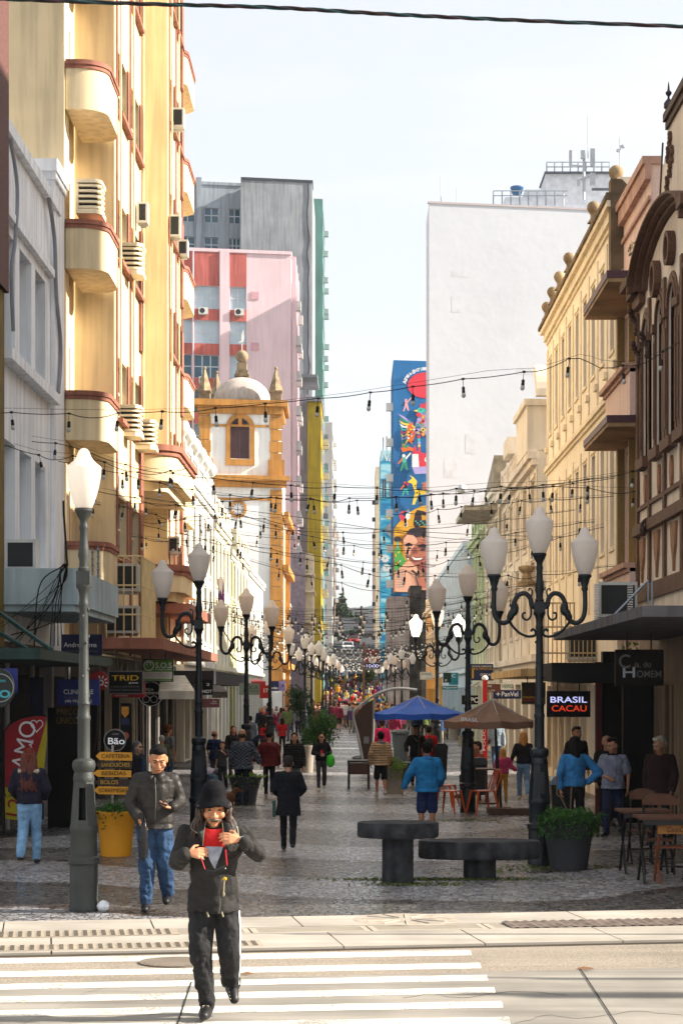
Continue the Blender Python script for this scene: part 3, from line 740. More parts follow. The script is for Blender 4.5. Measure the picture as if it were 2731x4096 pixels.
mb.fbox(F, X0-.05, X1+.05, zt-.9, zt-.4, -5, .25); mb.fbox(F, X0-.3, X1+.3, zt-.4, zt, -5.3, .5); mb.fbox(F, xx(486,dC), xx(617,dC), zt-1.75, zt-1.6, .002, .08)
uc = (hw[0][0]+hw[0][1])/2; ru = (hw[0][1]-hw[0][0])/2; zs = zx(984, dC)
mb.arcband(F, uc, zs, ru, ru+.3, 0, pi, .004, .14, 14); 
for sg in (-1, 1): mb.fbox(F, uc+sg*(ru+.16)-.15, uc+sg*(ru+.16)+.15, hw[0][2]-.25, zs, .004, .14)
mb.fbox(F, uc-ru-.32, uc+ru+.32, hw[0][2]-.45, hw[0][2]-.05, .005, .16); mb.fbox(F, uc-.12, uc+.12, hw[0][3]+.28, zt-1.75, .005, .12)
mb.build('stone_trim', OC, ch)
mb = MB(); cx_ = xx(551, dC); R = (xx(616, dC)-xx(484, dC))/2; prof = [(R*cos(pi/2*i/10), R*.80*sin(pi/2*i/10)) for i in range(11)]; prof[-1] = (.05, prof[-1][1])
prof = [(R*1.0, -.2)]+prof; mb.lathe(prof, (cx_, dC+2.3, zt+.42), 28); sm(mb.build('dome', M('dome_stone', 'b9ada3', .85, .12, 1, .2, 20, streak=.2), ch))
mb = MB(); zb = zt+R*.78+.42
mb.box(cx_-.42, cx_+.42, dC+2.1, dC+2.9, zb-.3, zb+.5); mb.box(cx_-.33, cx_+.33, dC+2.2, dC+2.8, zb+.5, zb+1.05); mb.box(cx_-.5, cx_+.5, dC+2.0, dC+3, zb+.12, zb+.24); mb.ell((cx_, dC+2.5, zb+1.5), .43, 14, 10); sm(mb.build('lantern', ST, ch))
mb = MB(); mb.tube([(cx_,dC+2.5,zb+1.9),(cx_,dC+2.5,zb+2.4)], .03); mb.prism(F, [(cx_-.3,zb+2.3),(cx_-.05,zb+2.5),(cx_-.05,zb+2.9),(cx_+.08,zb+3.25),(cx_+.14,zb+2.8),(cx_+.08,zb+2.4)], -2.55, -2.45); mb.build('weather_vane', M('vane_white', 'd5d5d2', .5), ch)
for (px, dd) in ((469, .5), (633, .5), (487, 4.6)):
    X = xx(px, dC); mb = MB(); z = zt+(0 if dd < 1 else .4); k = .37 if dd < 1 else .3
    mb.box(X-k, X+k, dC+dd-k, dC+dd+k, z, z+.65); mb.box(X-k-.06, X+k+.06, dC+dd-k-.06, dC+dd+k+.06, z+.65, z+.75)
    mb.lathe([(k*1.3, .75), (.07, 2.2)], (X, dC+dd, z), 4); mb.ell((X, dC+dd, z+2.28), .12, 8, 6); mb.build('pinnacle', ST, ch)
# clock
cxk, czk = xx(546, dC), zx(1171, dC); ck = MB(); ck.arcband(F, cxk, czk, .42, .58, 0, 2*pi, .004, .14, 24); clk = ck.build('clock', OC, ch)
mb = MB(); mb.poly([F(cxk+.45*cos(2*pi*i/24), czk+.45*sin(2*pi*i/24), .02) for i in range(24)]); mb.build('clock_face', M('clock_white', 'dfdfe0', .6), clk)
mb = MB()
for k in range(12):
    a = pi/2-k*pi/6; mb.prism(F, [(cxk+r_*cos(a+e_), czk+r_*sin(a+e_)) for r_, e_ in ((.27,.07),(.40,.06),(.40,-.06),(.27,-.07))], .025, .03)
mb.prism(F, [(cxk-.02,czk-.05),(cxk+.02,czk-.05),(cxk+.01,czk+.36),(cxk-.01,czk+.36)], .031, .036); mb.prism(F, [(cxk-.025,czk+.03),(cxk+.025,czk+.03),(cxk+.01,czk-.25),(cxk-.01,czk-.25)], .031, .036)
mb.build('clock_hand', BLK, clk)
# church nave front facing the street
nv = T('church_nave', 'ochre and white church front with curved cornices facing the street', 'church', (-5.2, 134, 0))
F2 = FL(-5.0); mb = MB(); wall(mb, F2, 130.2, 143, 0, 14.5, [(132,134,5,9),(136,138.5,5,10)], .3); shell(mb, F2, 130.2, 143, 0, 14.5, 6); mb.build('wall', M('church_yellow','e0c48c',.8,.06), nv)
for q in ((132,134,5,9),(136,138.5,5,10)): pane(F2, *q, -.2, nv, SHU)
mb = MB()
for (u, w_) in ((130.3,.5),(134.6,.5),(139.5,.5),(142.6,.4)): mb.fbox(F2, u, u+w_, 0, 14, .003, .25)
for z in (4, 10.5, 14): mb.fbox(F2, 130.1, 143.1, z, z+.45, .26, .6)
mb.build('stone_trim', OC, nv)
# ---- pink high-rise with red spandrels ----
PK = M('pink_stucco', 'd9c1c8', .85, .06, .35, .2, 8, streak=.05); RS = M('red_spandrel', 'b5635c', .85, .15, .5, .1, 8, streak=.25)
pk = T('pink_tower', 'pink high-rise with red bands and window rows behind the church tower', 'building', (xx(668,150), 150, 0))
a = radians(10); dP = 150; sP = S(dP); F = FROT(xx(668, dP), dP, a); k = 1/(sP*cos(a))
def U(x): 
    t = (x-CX)/FOC   # solve ray/line intersection
    X0_, Y0_ = xx(668, dP), dP; return (t*Y0_-X0_)/(cos(a)-t*sin(a))
def Zr(y, u): return zx(y, dP+u*sin(a))
H = zx(572, 148); uL = U(380)
mb = MB(); hol = []; cols_ = ((415, 441), (446, 503), (528, 566)); rows = 13; pit = (H-1.6-2)/rows
for r in range(rows):
    zt_ = H-2.6-r*2.62
    if zt_ < 4: break
    for (p, q) in ((392, 441), (446, 503), (528, 566)): hol.append((U(p), U(q), zt_-1.75, zt_))
wall(mb, F, uL, 0, 0, H, hol, .25); shell(mb, F, uL, 0, 0, H, 12); mb.build('wall', PK, pk)
mb = MB()
for q in hol:
    mb.fbox(F, q[0], q[1], q[2]-.86, q[2]-.01, .004, .05)
for (p, q_) in ((392, 441), (446, 503), (528, 566)): mb.fbox(F, U(p), U(q_), H-2.58, H-.05, .004, .05)
split_islands(mb.build('spandrel', RS, pk))
rnd = random.Random(4); fmw = M('alu_frame', 'b9c2c9', .5)
for i, q in enumerate(hol):
    window(F, *q, -.2, pk, fmw, [GLP, GLB, GLB, M('grey_blind_window','7f8d96',.3,.1), GL][rnd.randrange(5)] if i > 5 else GLP, 3 if q[1]-q[0] > 1.7 else 2, 2, .08)
    if rnd.random() < .45:
        u = rnd.uniform(q[0]+.5, q[1]-.3); ac(F, u, q[2]-.45, .06, .7, .5, .3, par=pk)
mb = MB(); mb.fbox(F, U(505), U(526), 0, H+.1, .005, .2); mb.fbox(F, uL, .05, H, H+.25, -12, .1)
for x in (441.5, 503.5): mb.tube([F(U(x)+.05, 0, .12), F(U(x)+.05, H, .12)], .06, 5)
mb.build('pier', PK, pk)
mb = MB()
for y in (673, 790, 900): mb.fbox(F, U(577), U(594), zx(y+18,dP), zx(y,dP), .004, .05)
split_islands(mb.build('panel', M('pink_patch', 'c79aa3', .85), pk))
# side face facing the street: piers and AC boxes
FS = FL(xx(668, dP)+.02); mb = MB()
for k_ in range(4): mb = MB(); mb.fbox(FS, 150.6+k_*2.9, 151.2+k_*2.9, 0, H, .02, .35); mb.build('pier', PK, pk)
for r in range(11):
    for k_ in (0, 1, 2):
        if rnd.random() < .6: b = MB(); z = 5+r*2.7; b.fbox(FS, 151.4+k_*2.9, 152.3+k_*2.9, z, z+.7, .02, .7); b.build('air_conditioner', ACM, pk)
for r in range(12):
    for k_ in range(4): z = 4+r*2.62; pane(FS, 151.3+k_*2.9, 153.3+k_*2.9, z, z+1.3, .015, pk, GL)
# ---- grey blank high-rise ----
GC = M('grey_concrete', '8d9197', .9, .14, .3, .3, 3, streak=.22, grime=.12); GC2 = M('blue_grey_concrete', '98a1aa', .9, .12, .4, .2, 5, streak=.25, grime=.1)
def gen(name, label, px0, px1, ytop, d, mat, rot=10, depth=14, wins=None, wm=GLB, fm=fmw, cat='building'):
    a = radians(rot); X0_, Y0_ = xx(px1, d), d; F = FROT(X0_, Y0_, a)
    def U(x): t = (x-CX)/FOC; return (t*Y0_-X0_)/(cos(a)-t*sin(a))
    H = zx(ytop, d); t = T(name, label, cat, (X0_, d, 0)); uL = U(px0); hol = []
    base = -1
    if wins:
        cols_, z_top, pitch, hh, nr = wins
        for r in range(nr):
            z1 = H-z_top-r*pitch
            if z1 < 5: break
            for (p, q) in cols_: hol.append((U(p), U(q), z1-hh, z1))
    mb = MB(); wall(mb, F, uL, 0, base, H, hol, .3); shell(mb, F, uL, 0, base, H, depth)
    mb.build('wall', mat, t)
    for q in hol: window(F, *q, -.22, t, fm, wm, 3 if rnd.random() < .4 else 2, 2, .1)
    return t, F, U, H
g1, F, U, H = gen('grey_tower', 'blue grey concrete high-rise with rows of windows behind the pink one', 405, 556, 428, 197, GC2, wins=([(415,448),(470,502),(526,552)], 2.3, 2.95, 1.45, 14))
mb = MB(); mb.fbox(F, U(450), U(462), 0, H+.6, .01, .5); mb.fbox(F, U(405), 0, H, H+.3, -3, .1); mb.build('pier', GC2, g1)
g2, F, U, H = gen('grey_tower', 'blank dark grey concrete high-rise wall with a vertical crack, tallest on the left', 553, 717, 420, 195, GC)
mb = MB(); P = [F(U(708)+.12*noise.noise(Vector((i*.9,0,0)))*3, H-i*1.4, .03) for i in range(38)]; mb.tube(P, .07, 4)
mb.fbox(F, U(553), 0.05, H, H+.25, -3, .08); mb.build('crack', M('crack_dark', '3c4048', .9), g2)
TW = M('teal_wall', '56807a', .85, .15, .3, streak=.15)
g3, F, U, H = gen('green_tower', 'narrow dark green tower edge behind the grey concrete wall', 710, 741, 457, 215, TW)
def sidewins(t, X, d0, d1, zt, n, wd=1.6, fm=ACM, step=2.9, gm=GL):
    FS = FL(X) if X < 0 else FR(X)
    for r in range(n):
        z = zt-2.4-r*step
        if z < 5: break
        u = d0+.8
        while u < d1-1:
            pane(FS, u, u+wd, z, z+1.4, .03, t, gm)
            if rnd.random() < .45: b = MB(); b.fbox(FS, u+.2, u+1.0, z-.6, z-.05, .02, .55); b.build('air_conditioner', fm, t)
            u += 3.0
sidewins(g3, xx(741,215)+.02, 215.5, 228, H, 14)
g4, F, U, H = gen('concrete_tower', 'pale stained concrete blank wall left of the yellow stripe', 660, 706, 905, 180, M('pale_concrete', 'a59ea6', .9, .12, .3, .2, 3, streak=.3, grime=.2), rot=4)
YW = M('mustard_wall', 'a58d1c', .85, .12, .3, .2, 4, streak=.2, grime=.2)
g5, F, U, H = gen('mustard_tower', 'tall narrow mustard yellow wall at the left edge of the sky gap', 706, 737, 922, 178, YW, rot=3, depth=12)
sidewins(g5, xx(737,178)+.02, 178.5, 190, H, 9)
mb = MB(); mb.fbox(F, U(704), .1, H, H+.4, -12, .15); mb.build('parapet', GC, g5)
g6, F, U, H = gen('pale_tower', 'pale narrow high-rise with balconies at the left edge of the sky', 741, 763, 970, 290, M('pale_facade','b9b5b0',.85,.08,.3), rot=3, wins=([(743,750)],3,3,1.4,12), wm=GLP)
sidewins(g6, xx(763,290)+.02, 290.5, 305, H, 12)
g7, F, U, H = gen('pale_tower', 'lower pale tower with balconies beyond the tall narrow one on the left', 752, 769, 1185, 330, M('rose_facade','b79f93',.85,.08,.3), rot=3)
sidewins(g7, xx(769,330)+.02, 330.5, 345, H, 8)
g8, F, U, H = gen('stepped_building', 'grey rough stucco building with stepped balconies below the mustard wall', 668, 700, 1270, 150, M('rough_grey','8d8490',.9,.2,3,.6,6), rot=2, depth=8)
for (y0, y1, x1) in ((1310,1320,720),(1355,1360,722),(1405,1430,722)):
    b = MB(); b.box(xx(695,150), xx(x1,150), 150.2, 156, zx(y1,150), zx(y0,150)); b.build('balcony', M('cream_flat','cfc2a8',.85), g8)
b = MB(); b.box(xx(698,150), xx(718,150), 150.6, 156, 0, zx(1270,150)); b.build('wall_block', M('cream_flat'), g8)
# upper extras: roof canopy on mustard tower
b = MB(); b.box(xx(676,175), xx(728,175), 176.5, 184, zx(873,178), zx(866,178)); b.build('roof_slab', GC, g5)
b = MB(); b.box(xx(680,176), xx(700,176), 184.2, 186, zx(800,180), zx(745,180)); 
# plain house to close the row between church and towers
oldhouse('L', -4.9, 143.5, 148, 9, OY, OYT, 'small yellow house right behind the church front', [(4.4,6.6)], 2, balus=False, finials=False)
# ---------------- right side of the street ----------------
BR = M('brown_moulding', '5e4131', .75, .15, 4, .2, 40, streak=.12); BRD = M('dark_brown_moulding', '3f2a26', .7, .2, 6, .4, 30)
MC = M('mansion_cream', 'e0d2c0', .85, .06, 1.5, streak=.1); DW = M('dark_maroon_shutter', '1f0f12', .95, .2, 2, spec=0)
X = 5.5; F = FR(X)
ma = T('ornate_mansion', 'ornate brown and cream mansion with arched gable cut by the right edge', 'building', (X, 35, 0))
mb = MB(); D0, D1 = 31.0, 38.1; ztop = 10.2
wins_ = [(36.6, 37.35, 6.85, 9.45), (34.95, 35.7, 6.85, 9.47), (33.55, 34.35, 6.85, 9.5), (32.2, 33.0, 6.85, 9.47), (31.05, 31.75, 6.85, 9.45)]
wall(mb, F, D0, D1, 3.5, ztop, wins_, .35); shell(mb, F, D0, D1, 3.5, ztop, 8)
for q in wins_: archfill(mb, F, q[0], q[1], q[3]-.38, q[3], .35)
# gable tympanum
uc, R = 34.3, 2.55
n = 16; P = [(uc+R*cos(pi*i/n), ztop-.2+.72*sin(pi*i/n)) for i in range(n+1)]
mb.prism(F, P, -.5, -.003)
mb.build('wall', MC, ma)
for q in wins_: pane(F, q[0], q[1], q[2], q[3]-.02, -.03, ma, DW, 'shutter')
mb = MB()
for i, (r0, r1, o) in enumerate(((R, R+.22, .1), (R+.22, R+.38, .22), (R+.38, R+.5, .34))):
    mb.arcband(lambda u, z, o_: F(u, ztop-.2+(z-ztop+.2)*.3, o_), uc, ztop-.2, r0, r1, 0, pi, -.4, o, 20)
for (a, b_) in ((D0, uc-R-.3), (uc+R+.3, D1)):
    mb.fbox(F, a, b_, ztop-.05, ztop+.12, -.1, .36); mb.fbox(F, a, b_, ztop-.2, ztop-.052, -.05, .24); mb.fbox(F, a, b_, ztop-.4, ztop-.202, .003, .12)
for q in wins_:
    c = (q[0]+q[1])/2; r = (q[1]-q[0])/2; zs = q[3]-.38
    for k in range(2): mb.arcband(lambda u, z, o_: F(u, zs+(z-zs)*.38/r, o_), c, zs, r+.02+k*.1, r+.12+k*.1, 0, pi, .003+k*.002, .05-k*.02, 12)
    for sg in (-1, 1):
        u = c+sg*(r+.13); mb.fbox(F, u-.09, u+.09, q[2], zs, .004, .045); mb.fbox(F, u-.12, u+.12, zs-.12, zs+.03, .006, .09); mb.fbox(F, u-.05, u+.05, q[2]+.2, zs-.3, .045, .06)
    mb.fbox(F, q[0]-.12, q[1]+.12, q[2]-.22, q[2]-.03, .005, .16)
for u in (38.0, 36.5, 34.72, 32.85, 31.2): mb.fbox(F, u-.12, u+.08, 4.4, ztop-.45, .006, .055)
mb.fbox(F, D0, D1, 4.15, 4.45, .003, .05); mb.fbox(F, D0, D1, 5.42, 5.62, .003, .12); mb.fbox(F, D0, D1, 5.9, 5.98, .003, .05)
mb.build('moulding', BR, ma)
mb = MB()
for q in wins_: c = (q[0]+q[1])/2; mb.prism(F, [(c+.12*cos(2*pi*i/14), 6.25+.28*sin(2*pi*i/14)) for i in range(14)], .003, .05)
for u in (35.6, 33.7, 32.0, 37.4): mb.prism(F, [(u-.28,5.35),(u+.28,5.35),(u+.2,4.95),(u+.07,4.75),(u,4.5),(u-.07,4.75),(u-.2,4.95)], .003, .05)
split_islands(mb.build('ornament', M('ornament_brown', '93694e', .8, .15, 5), ma))
# scroll brackets and capitals
mb = MB()
for (u, z) in ((38.0, 9.7), (37.6, 9.0), (36.5, 9.0), (31.2, 9.7)):
    for k in range(7):
        a = k*.9; mb.ell(F(u+.05*sin(a), z+.1-.07*k, .14-.015*k+.03*cos(a)), (.06, .08, .06), 8, 5)
o = sm(mb.build('scroll_bracket', BRD, ma), 80)
# letters / monogram medallions on the gable
mb = MB()
for (u, rz, ru, z) in ((33.9, .3, .3, 10.1), (35.5, .34, .3, 9.9)): mb.arcband(lambda a_, z_, o_: F(a_, z+(z_-z)*rz/ru, o_), u, z, ru-.09, ru, 0, 2*pi, .003, .14, 16)
split_islands(mb.build('medallion', BR, ma))
# tall scalloped gable with spire in the frame corner
mb = MB(); Fg = FR(5.55); P = [(35.6,10.9),(35.5,11.6),(35.2,12.0),(34.95,12.05),(34.85,12.4),(31,12.4),(31,10.9)]
g = T('gable_spire', 'cream scalloped gable with dark spire finial at the top right edge', 'gable', (5.6, 34, 10.9))
mb.prism(Fg, P, -.4, 0); mb.build('gable_wall', MC, g)
mb = MB(); mb.fbox(Fg, 31.5, 34.75, 12.52, 12.66, -.5, .1); mb.fbox(Fg, 31.5, 34.8, 12.4, 12.52, -.45, .05); mb.build('gable_cap', BRD, g)
mb = MB(); c = Fg(34.35, 12.66, .06); mb.lathe([(.085,0),(.085,.08),(.05,.13),(.022,.16),(.018,.2),(.052,.24),(.055,.27),(.022,.31),(.014,.4),(.002,.47)], c, 12)
sm(mb.build('finial', M('spire_iron', '2a2430', .5, .2), g))
mb = MB()
for (u, z) in ((34.6,11.8),(34.4,11.5),(34.7,11.3),(34.2,11.7),(34.4,12.0)):
    for k in range(4): mb.ell(Fg(u+.05*sin(k*2), z+k*.07, .03), (.05,.05,.06), 6, 4)
split_islands(mb.build('relief', BR, g))
mb = MB(); mb.tube([(xx(1512,34.5), 34.5, zx(500,34.5)), (xx(1521,34.5), 34.5, zx(328,34.5))], .018, 5); tag(mb.build('rod', BLK), 'thin black rod standing on the mansion roof', 'rod')
# plant growing on the mansion cornice
mb = MB(); leafball(mb, (xx(1456,37.5), 37.5, zx(572,37.5)), (.12,.2,.17), 120, .035, 3); tag(mb.build('roof_plant', M('leaf_olive', '5c6b2c', .7, .3, 8, trans=.3)), 'small green bush sprouting from the mansion cornice', 'plant')
# wrought iron bracket
mb = MB(); d = 36.3; fx = lambda x, y: (xx(x, d), d, zx(y, d))
Zb = lambda x, y: (xx(1469.5+(x-487)*.2*.98, d), d, zx(1185+(y-1640)*.2, d))
mb.tube(spline([Zb(505,1850),Zb(505,1740),Zb(560,1680),Zb(640,1690),Zb(700,1760),Zb(725,1850),Zb(710,1920),Zb(670,1925),Zb(655,1890),Zb(680,1880)], 40), .035, 6)
mb.tube(spline([Zb(560,1690),Zb(555,1760),Zb(590,1800),Zb(612,1780),Zb(595,1765)], 20), .025, 6)
mb.tube(spline([Zb(690,1750),Zb(665,1690),Zb(690,1655),Zb(720,1670),Zb(705,1690)], 20), .025, 6)
mb.tube([Zb(640,1830),Zb(800,1835)], .03, 6); mb.cap(Zb(515,1790), Zb(520,1850), .07, .05)
mb.ell(Zb(770,1830), (.1,.06,.14))
tag(mb.build('iron_bracket', M('rust_iron', '3a2420', .6, .2, 8), smooth=True), 'scrolled wrought iron bracket on the mansion facade', 'bracket')
# mansion lower wall + shop
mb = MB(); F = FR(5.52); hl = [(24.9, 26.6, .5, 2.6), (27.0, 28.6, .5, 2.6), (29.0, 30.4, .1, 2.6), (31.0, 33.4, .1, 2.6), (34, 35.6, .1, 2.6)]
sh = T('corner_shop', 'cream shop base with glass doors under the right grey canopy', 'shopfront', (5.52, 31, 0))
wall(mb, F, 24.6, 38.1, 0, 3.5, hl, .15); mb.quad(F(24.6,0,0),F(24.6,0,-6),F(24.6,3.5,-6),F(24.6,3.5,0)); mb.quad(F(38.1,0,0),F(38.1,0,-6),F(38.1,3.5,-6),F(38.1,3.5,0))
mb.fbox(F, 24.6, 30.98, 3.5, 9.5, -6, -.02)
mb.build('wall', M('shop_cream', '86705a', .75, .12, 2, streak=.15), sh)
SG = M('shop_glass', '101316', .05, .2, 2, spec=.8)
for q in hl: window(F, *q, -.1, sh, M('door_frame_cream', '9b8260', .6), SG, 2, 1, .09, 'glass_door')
# far pier / dark door zone
mb = MB(); mb.box(4.75, 5.5, 37.6, 37.9, 0, 3.2); mb.box(4.95, 5.5, 36.2, 36.45, 0, 3.1); split_islands(mb.build('dark_pillar', M('shop_black', '070606', .6, spec=.1), sh))
mb = MB(); mb.box(4.62, 4.74, 37.7, 37.8, 0, 3.0); mb.build('red_post', M('deep_red', '5a1014', .5), sh)
# canopies right
GCAN = M('grey_canopy', '57555a', .85, .15, 2, .2, 30, streak=.35)
def rcan(label, d0, d1, x1, z0, z1, mat, x0=5.7, cat='canopy'):
    b = MB(); b.box(x1, x0, d0, d1, z0, z1); o = tag(b.build('canopy', mat), label, cat); return o
rcan('grey concrete canopy with streaked edge over the right shops', 24.6, 35.6, 3.6, 3.36, 3.5, GCAN)
rcan('cream concrete canopy beyond the black awning on the right', 46.5, 56.6, 3.92, 2.8, 2.98, M('cream_canopy', 'c9ab78', .85, .1, 2, streak=.35), 5.6)
b = MB(); b.prism(FC(37.2), [(3.55,2.95),(3.55,2.63),(4.1,2.58),(4.9,2.6),(4.9,2.95)], 0, 1.8); tag(b.build('awning', M('black_fabric', '0c0c0d', .8)), 'black box awning above the chocolate shop sign', 'awning')
# pink building
PW = M('pink_tile', 'e4c6b8', .75, .06, 20, .15, 60, streak=.08); PSL = M('slab_soffit', '9a7c5c', .85, .3, 1.5, grime=.35); GT = M('gold_tile', '8c7444', .6, .15, 30, .2, 60)
pb = T('pink_building', 'pink tiled building with two projecting slabs between mansion and yellow facade', 'building', (5.7, 41, 0))
F = FR(5.75); hol = [(38.5, 39.9, 8.9, 10.35), (40.4, 41.8, 8.9, 10.35), (38.5, 39.9, 5.1, 7.5), (40.4, 41.8, 5.1, 7.5)]
mb = MB(); wall(mb, F, 38.15, 42.0, 3.0, 12.7, hol, .3); shell(mb, F, 38.15, 42.0, 3.0, 12.7, 7); mb.build('wall', PW, pb)
for q in hol: window(F, *q, -.2, pb, M('cream_frame'), M('amber_glass', '5c4c34', .2, .2), 2, 2, .08)
mb = MB()
for u in (38.3, 40.15, 41.9): mb.fbox(F, u-.08, u+.08, 5.0, 10.4, .004, .16)
split_islands(mb.build('pillar', GT, pb))
mb = MB(); mb.box(4.92, 5.74, 38.2, 42.1, 10.42, 10.5); mb.box(4.92, 5.74, 38.2, 42.1, 7.6, 7.68); split_islands(mb.build('projecting_slab', PSL, pb))
mb = MB()
for z in (10.5, 7.68): mb.box(4.9, 5.74, 38.18, 42.12, z, z+.14)
split_islands(mb.build('slab_edge', M('plum_tile', '4c2a36', .5, .3, 30), pb))
mb = MB(); mb.box(5.35, 5.745, 38.2, 41.95, 7.83, 8.75); mb.box(5.35, 5.745, 38.2, 41.95, 3.6, 4.85); split_islands(mb.build('spandrel', PW, pb))
mb = MB()
for z in (8.75, 4.85): mb.box(5.22, 5.745, 38.2, 42.0, z, z+.1); mb.box(5.3, 5.745, 38.2, 42.0, z-.08, z-.002)
mb.fbox(F, 38.1, 42.02, 12.0, 12.08, .003, .06); mb.fbox(F, 38.1, 42.02, 12.7, 12.85, -.2, .17); mb.fbox(F, 38.1, 42.02, 12.4, 12.698, .003, .12); split_islands(mb.build('trim', M('salmon_trim', 'bd9684', .8, .15, 3, streak=.2), pb))
mb = MB(); mb.fbox(F, 38.16, 41.98, 12.86, 13.1, -7, -.6); mb.build('parapet', M('black_grime', '2f2b2d', .9, .4, 2), pb)
# yellow facade
YF = M('pale_yellow_stucco', 'efe4d0', .85, .05, .7, .15, 40, streak=.06); YT = M('pale_yellow_trim', 'e8dac0', .8, .08, 2, streak=.12); DG = M('cornice_grime', '6a5a45', .9, .4, 2, .4, 12, grime=.3)
X = 5.62; F = FR(X); yb = T('yellow_building', 'long pale yellow facade with stone balls along the roofline on the right', 'building', (X, 50, 0))
ya, ybb = 42.05, 57.3; n = 9; cw = (ybb-ya)/n; hol = [(ya+cw*(i+.5)-.33, ya+cw*(i+.5)+.33, a_, b_) for i in range(n) for a_, b_ in ((9.9, 12.0), (5.6, 8.0))]
gh = [(ya+cw*i+.3, ya+cw*(i+1)-.25, .25, 2.6) for i in range(n)]
mb = MB(); wall(mb, F, ya, ybb, 0, 13.2, hol+gh, .3); shell(mb, F, ya, ybb, 0, 13.2, 8); mb.build('wall', YF, yb)
for q in hol: window(F, *q, -.26, yb, M('cream_frame'), M('amber_glass'), 2, 3, .05)
for q in gh: pane(F, *q, -.24, yb, M('gold_door', '8a7040', .6, .25, 1.5, streak=.2), 'door')
mb = MB()
for i in range(n+1):
    u = min(max(ya+cw*i, ya+.12), ybb-.12); mb.fbox(F, u-.13, u+.13, 9.1, 12.4, .003, .025); mb.fbox(F, u-.13, u+.13, 4.3, 8.35, .003, .025); mb.fbox(F, u-.17, u+.17, 9.4, 9.55, .006, .09); mb.fbox(F, u-.16, u+.16, 0, 2.75, .004, .04)
for q in hol: mb.fbox(F, q[0]-.1, q[1]+.1, q[3]+.05, q[3]+.1, .003, .03); mb.fbox(F, q[0]-.1, q[1]+.1, q[2]-.1, q[2]-.03, .003, .04)
mb.fbox(F, ya, ybb, 8.74, 8.82, .003, .06); mb.fbox(F, ya, ybb, 8.823, 8.94, .003, .12); mb.fbox(F, ya, ybb, 12.55, 12.65, .003, .05); mb.fbox(F, ya, ybb, 12.65, 12.85, .003, .12); mb.fbox(F, ya, ybb, 12.85, 12.98, .003, .22)
mb.build('moulding', YT, yb)
mb = MB(); mb.fbox(F, ya, ybb+.1, 12.983, 13.08, -.1, .27); k = 0; u = ya
while u < ybb: mb.fbox(F, u, u+.16, 13.08, 13.15, .1, .24); u += .34
mb.build('cornice', DG, yb); mb = MB(); mb.prism(FC(ya+.02), [(xx(x,ya), zx(y,ya)) for x, y in ((1401,410),(1427,412),(1450,436),(1450,600),(1401,640))], -.3, .05); mb.build('gable_pier', DG, yb)
mb = MB(); mb.prism(F, [(ya+.26, 13.09), (ybb, 13.09), (ybb, 13.2), (ya+.26, 13.55)], -.35, -.05); mb.build('parapet', YF, yb)
for (px, py) in ((1413, 378), (1362, 477), (1306, 593), (1284, 636), (1268, 671), (1255, 705)):
    u = dX(px, X-.12) ; u = min(max(u, ya+.1), ybb-.2); z = zx(py, u); r = .155 if px < 1400 else .165; mb = MB(); c = F(u, z, .12) if px < 1400 else (xx(1414,42.8), 42.8, z)
    mb.ell(c, r, 14, 10); mb.lathe([(.15,-.36),(.08,-.26),(.07,-.18),(.11,-.12)], c, 10); sm(mb.build('stone_ball', ST, yb))
# AC and grilles on the right canopies
ac(FC(37), xx(1410, 37), zx(1420, 37)-.0, 0, .72, .66, .5, 'large air conditioner with white side louvres on the right canopy', fan=False)
b = MB(); x0 = xx(1362, 36.4); 
for k in range(16): b.box(x0, x0+.09, 36.3, 36.36, 3.72+k*.045, 3.745+k*.045); b.box(x0+.62, x0+.72, 36.3, 36.36, 3.72+k*.045, 3.745+k*.045)
tag(b.build('louvre', ACM), 'white louvre strips fixed to the big right air conditioner', 'louvre')
b = MB(); b.tube([(xx(1395,30), 30, zx(1428,30)), (xx(1487,30), 30, zx(1333,30))], .02, 5); b.tube([(xx(1487,30), 30, 3.5), (xx(1487,30), 30, zx(1333,30)), (xx(1497,30), 30, zx(1333,30)), (xx(1497,30), 30, 3.5)], .016, 5)
tag(b.build('canopy_brace', M('galvanised', '8c949c', .4, metal=.5)), 'galvanised slanting brace above the right canopy', 'brace')
b = MB(); d = 45.5
for i in range(17): x = 1248+i*10; b.tube([(xx(x,d),d,2.98),(xx(x,d),d,zx(1385 if i < 8 else 1470,d))], .014, 4)
for y in (1385,1440,1500): b.tube([(xx(1248,d),d,zx(y,d)),(xx(1410 if y>1400 else 1320,d),d,zx(y,d))], .018, 4)
tag(b.build('security_grille', M('beige_bars', 'b09a72', .5)), 'beige security bars over the canopy beside the yellow facade', 'grille')
ac(FC(46.2), xx(1345,46), zx(1515,46), 0, .95, .6, .4, 'air conditioner behind the beige bars above the black awning', fan=False)
mb = MB(); leafball(mb, (xx(1450,36),36,zx(1560-62,36)), (.2,.2,.22), 60, .05, 9); tag(mb.build('canopy_plant', M('leaf_bright', '4f7a24', .6, .3, 6, trans=.4)), 'leafy weed hanging beside the black menswear sign', 'plant')
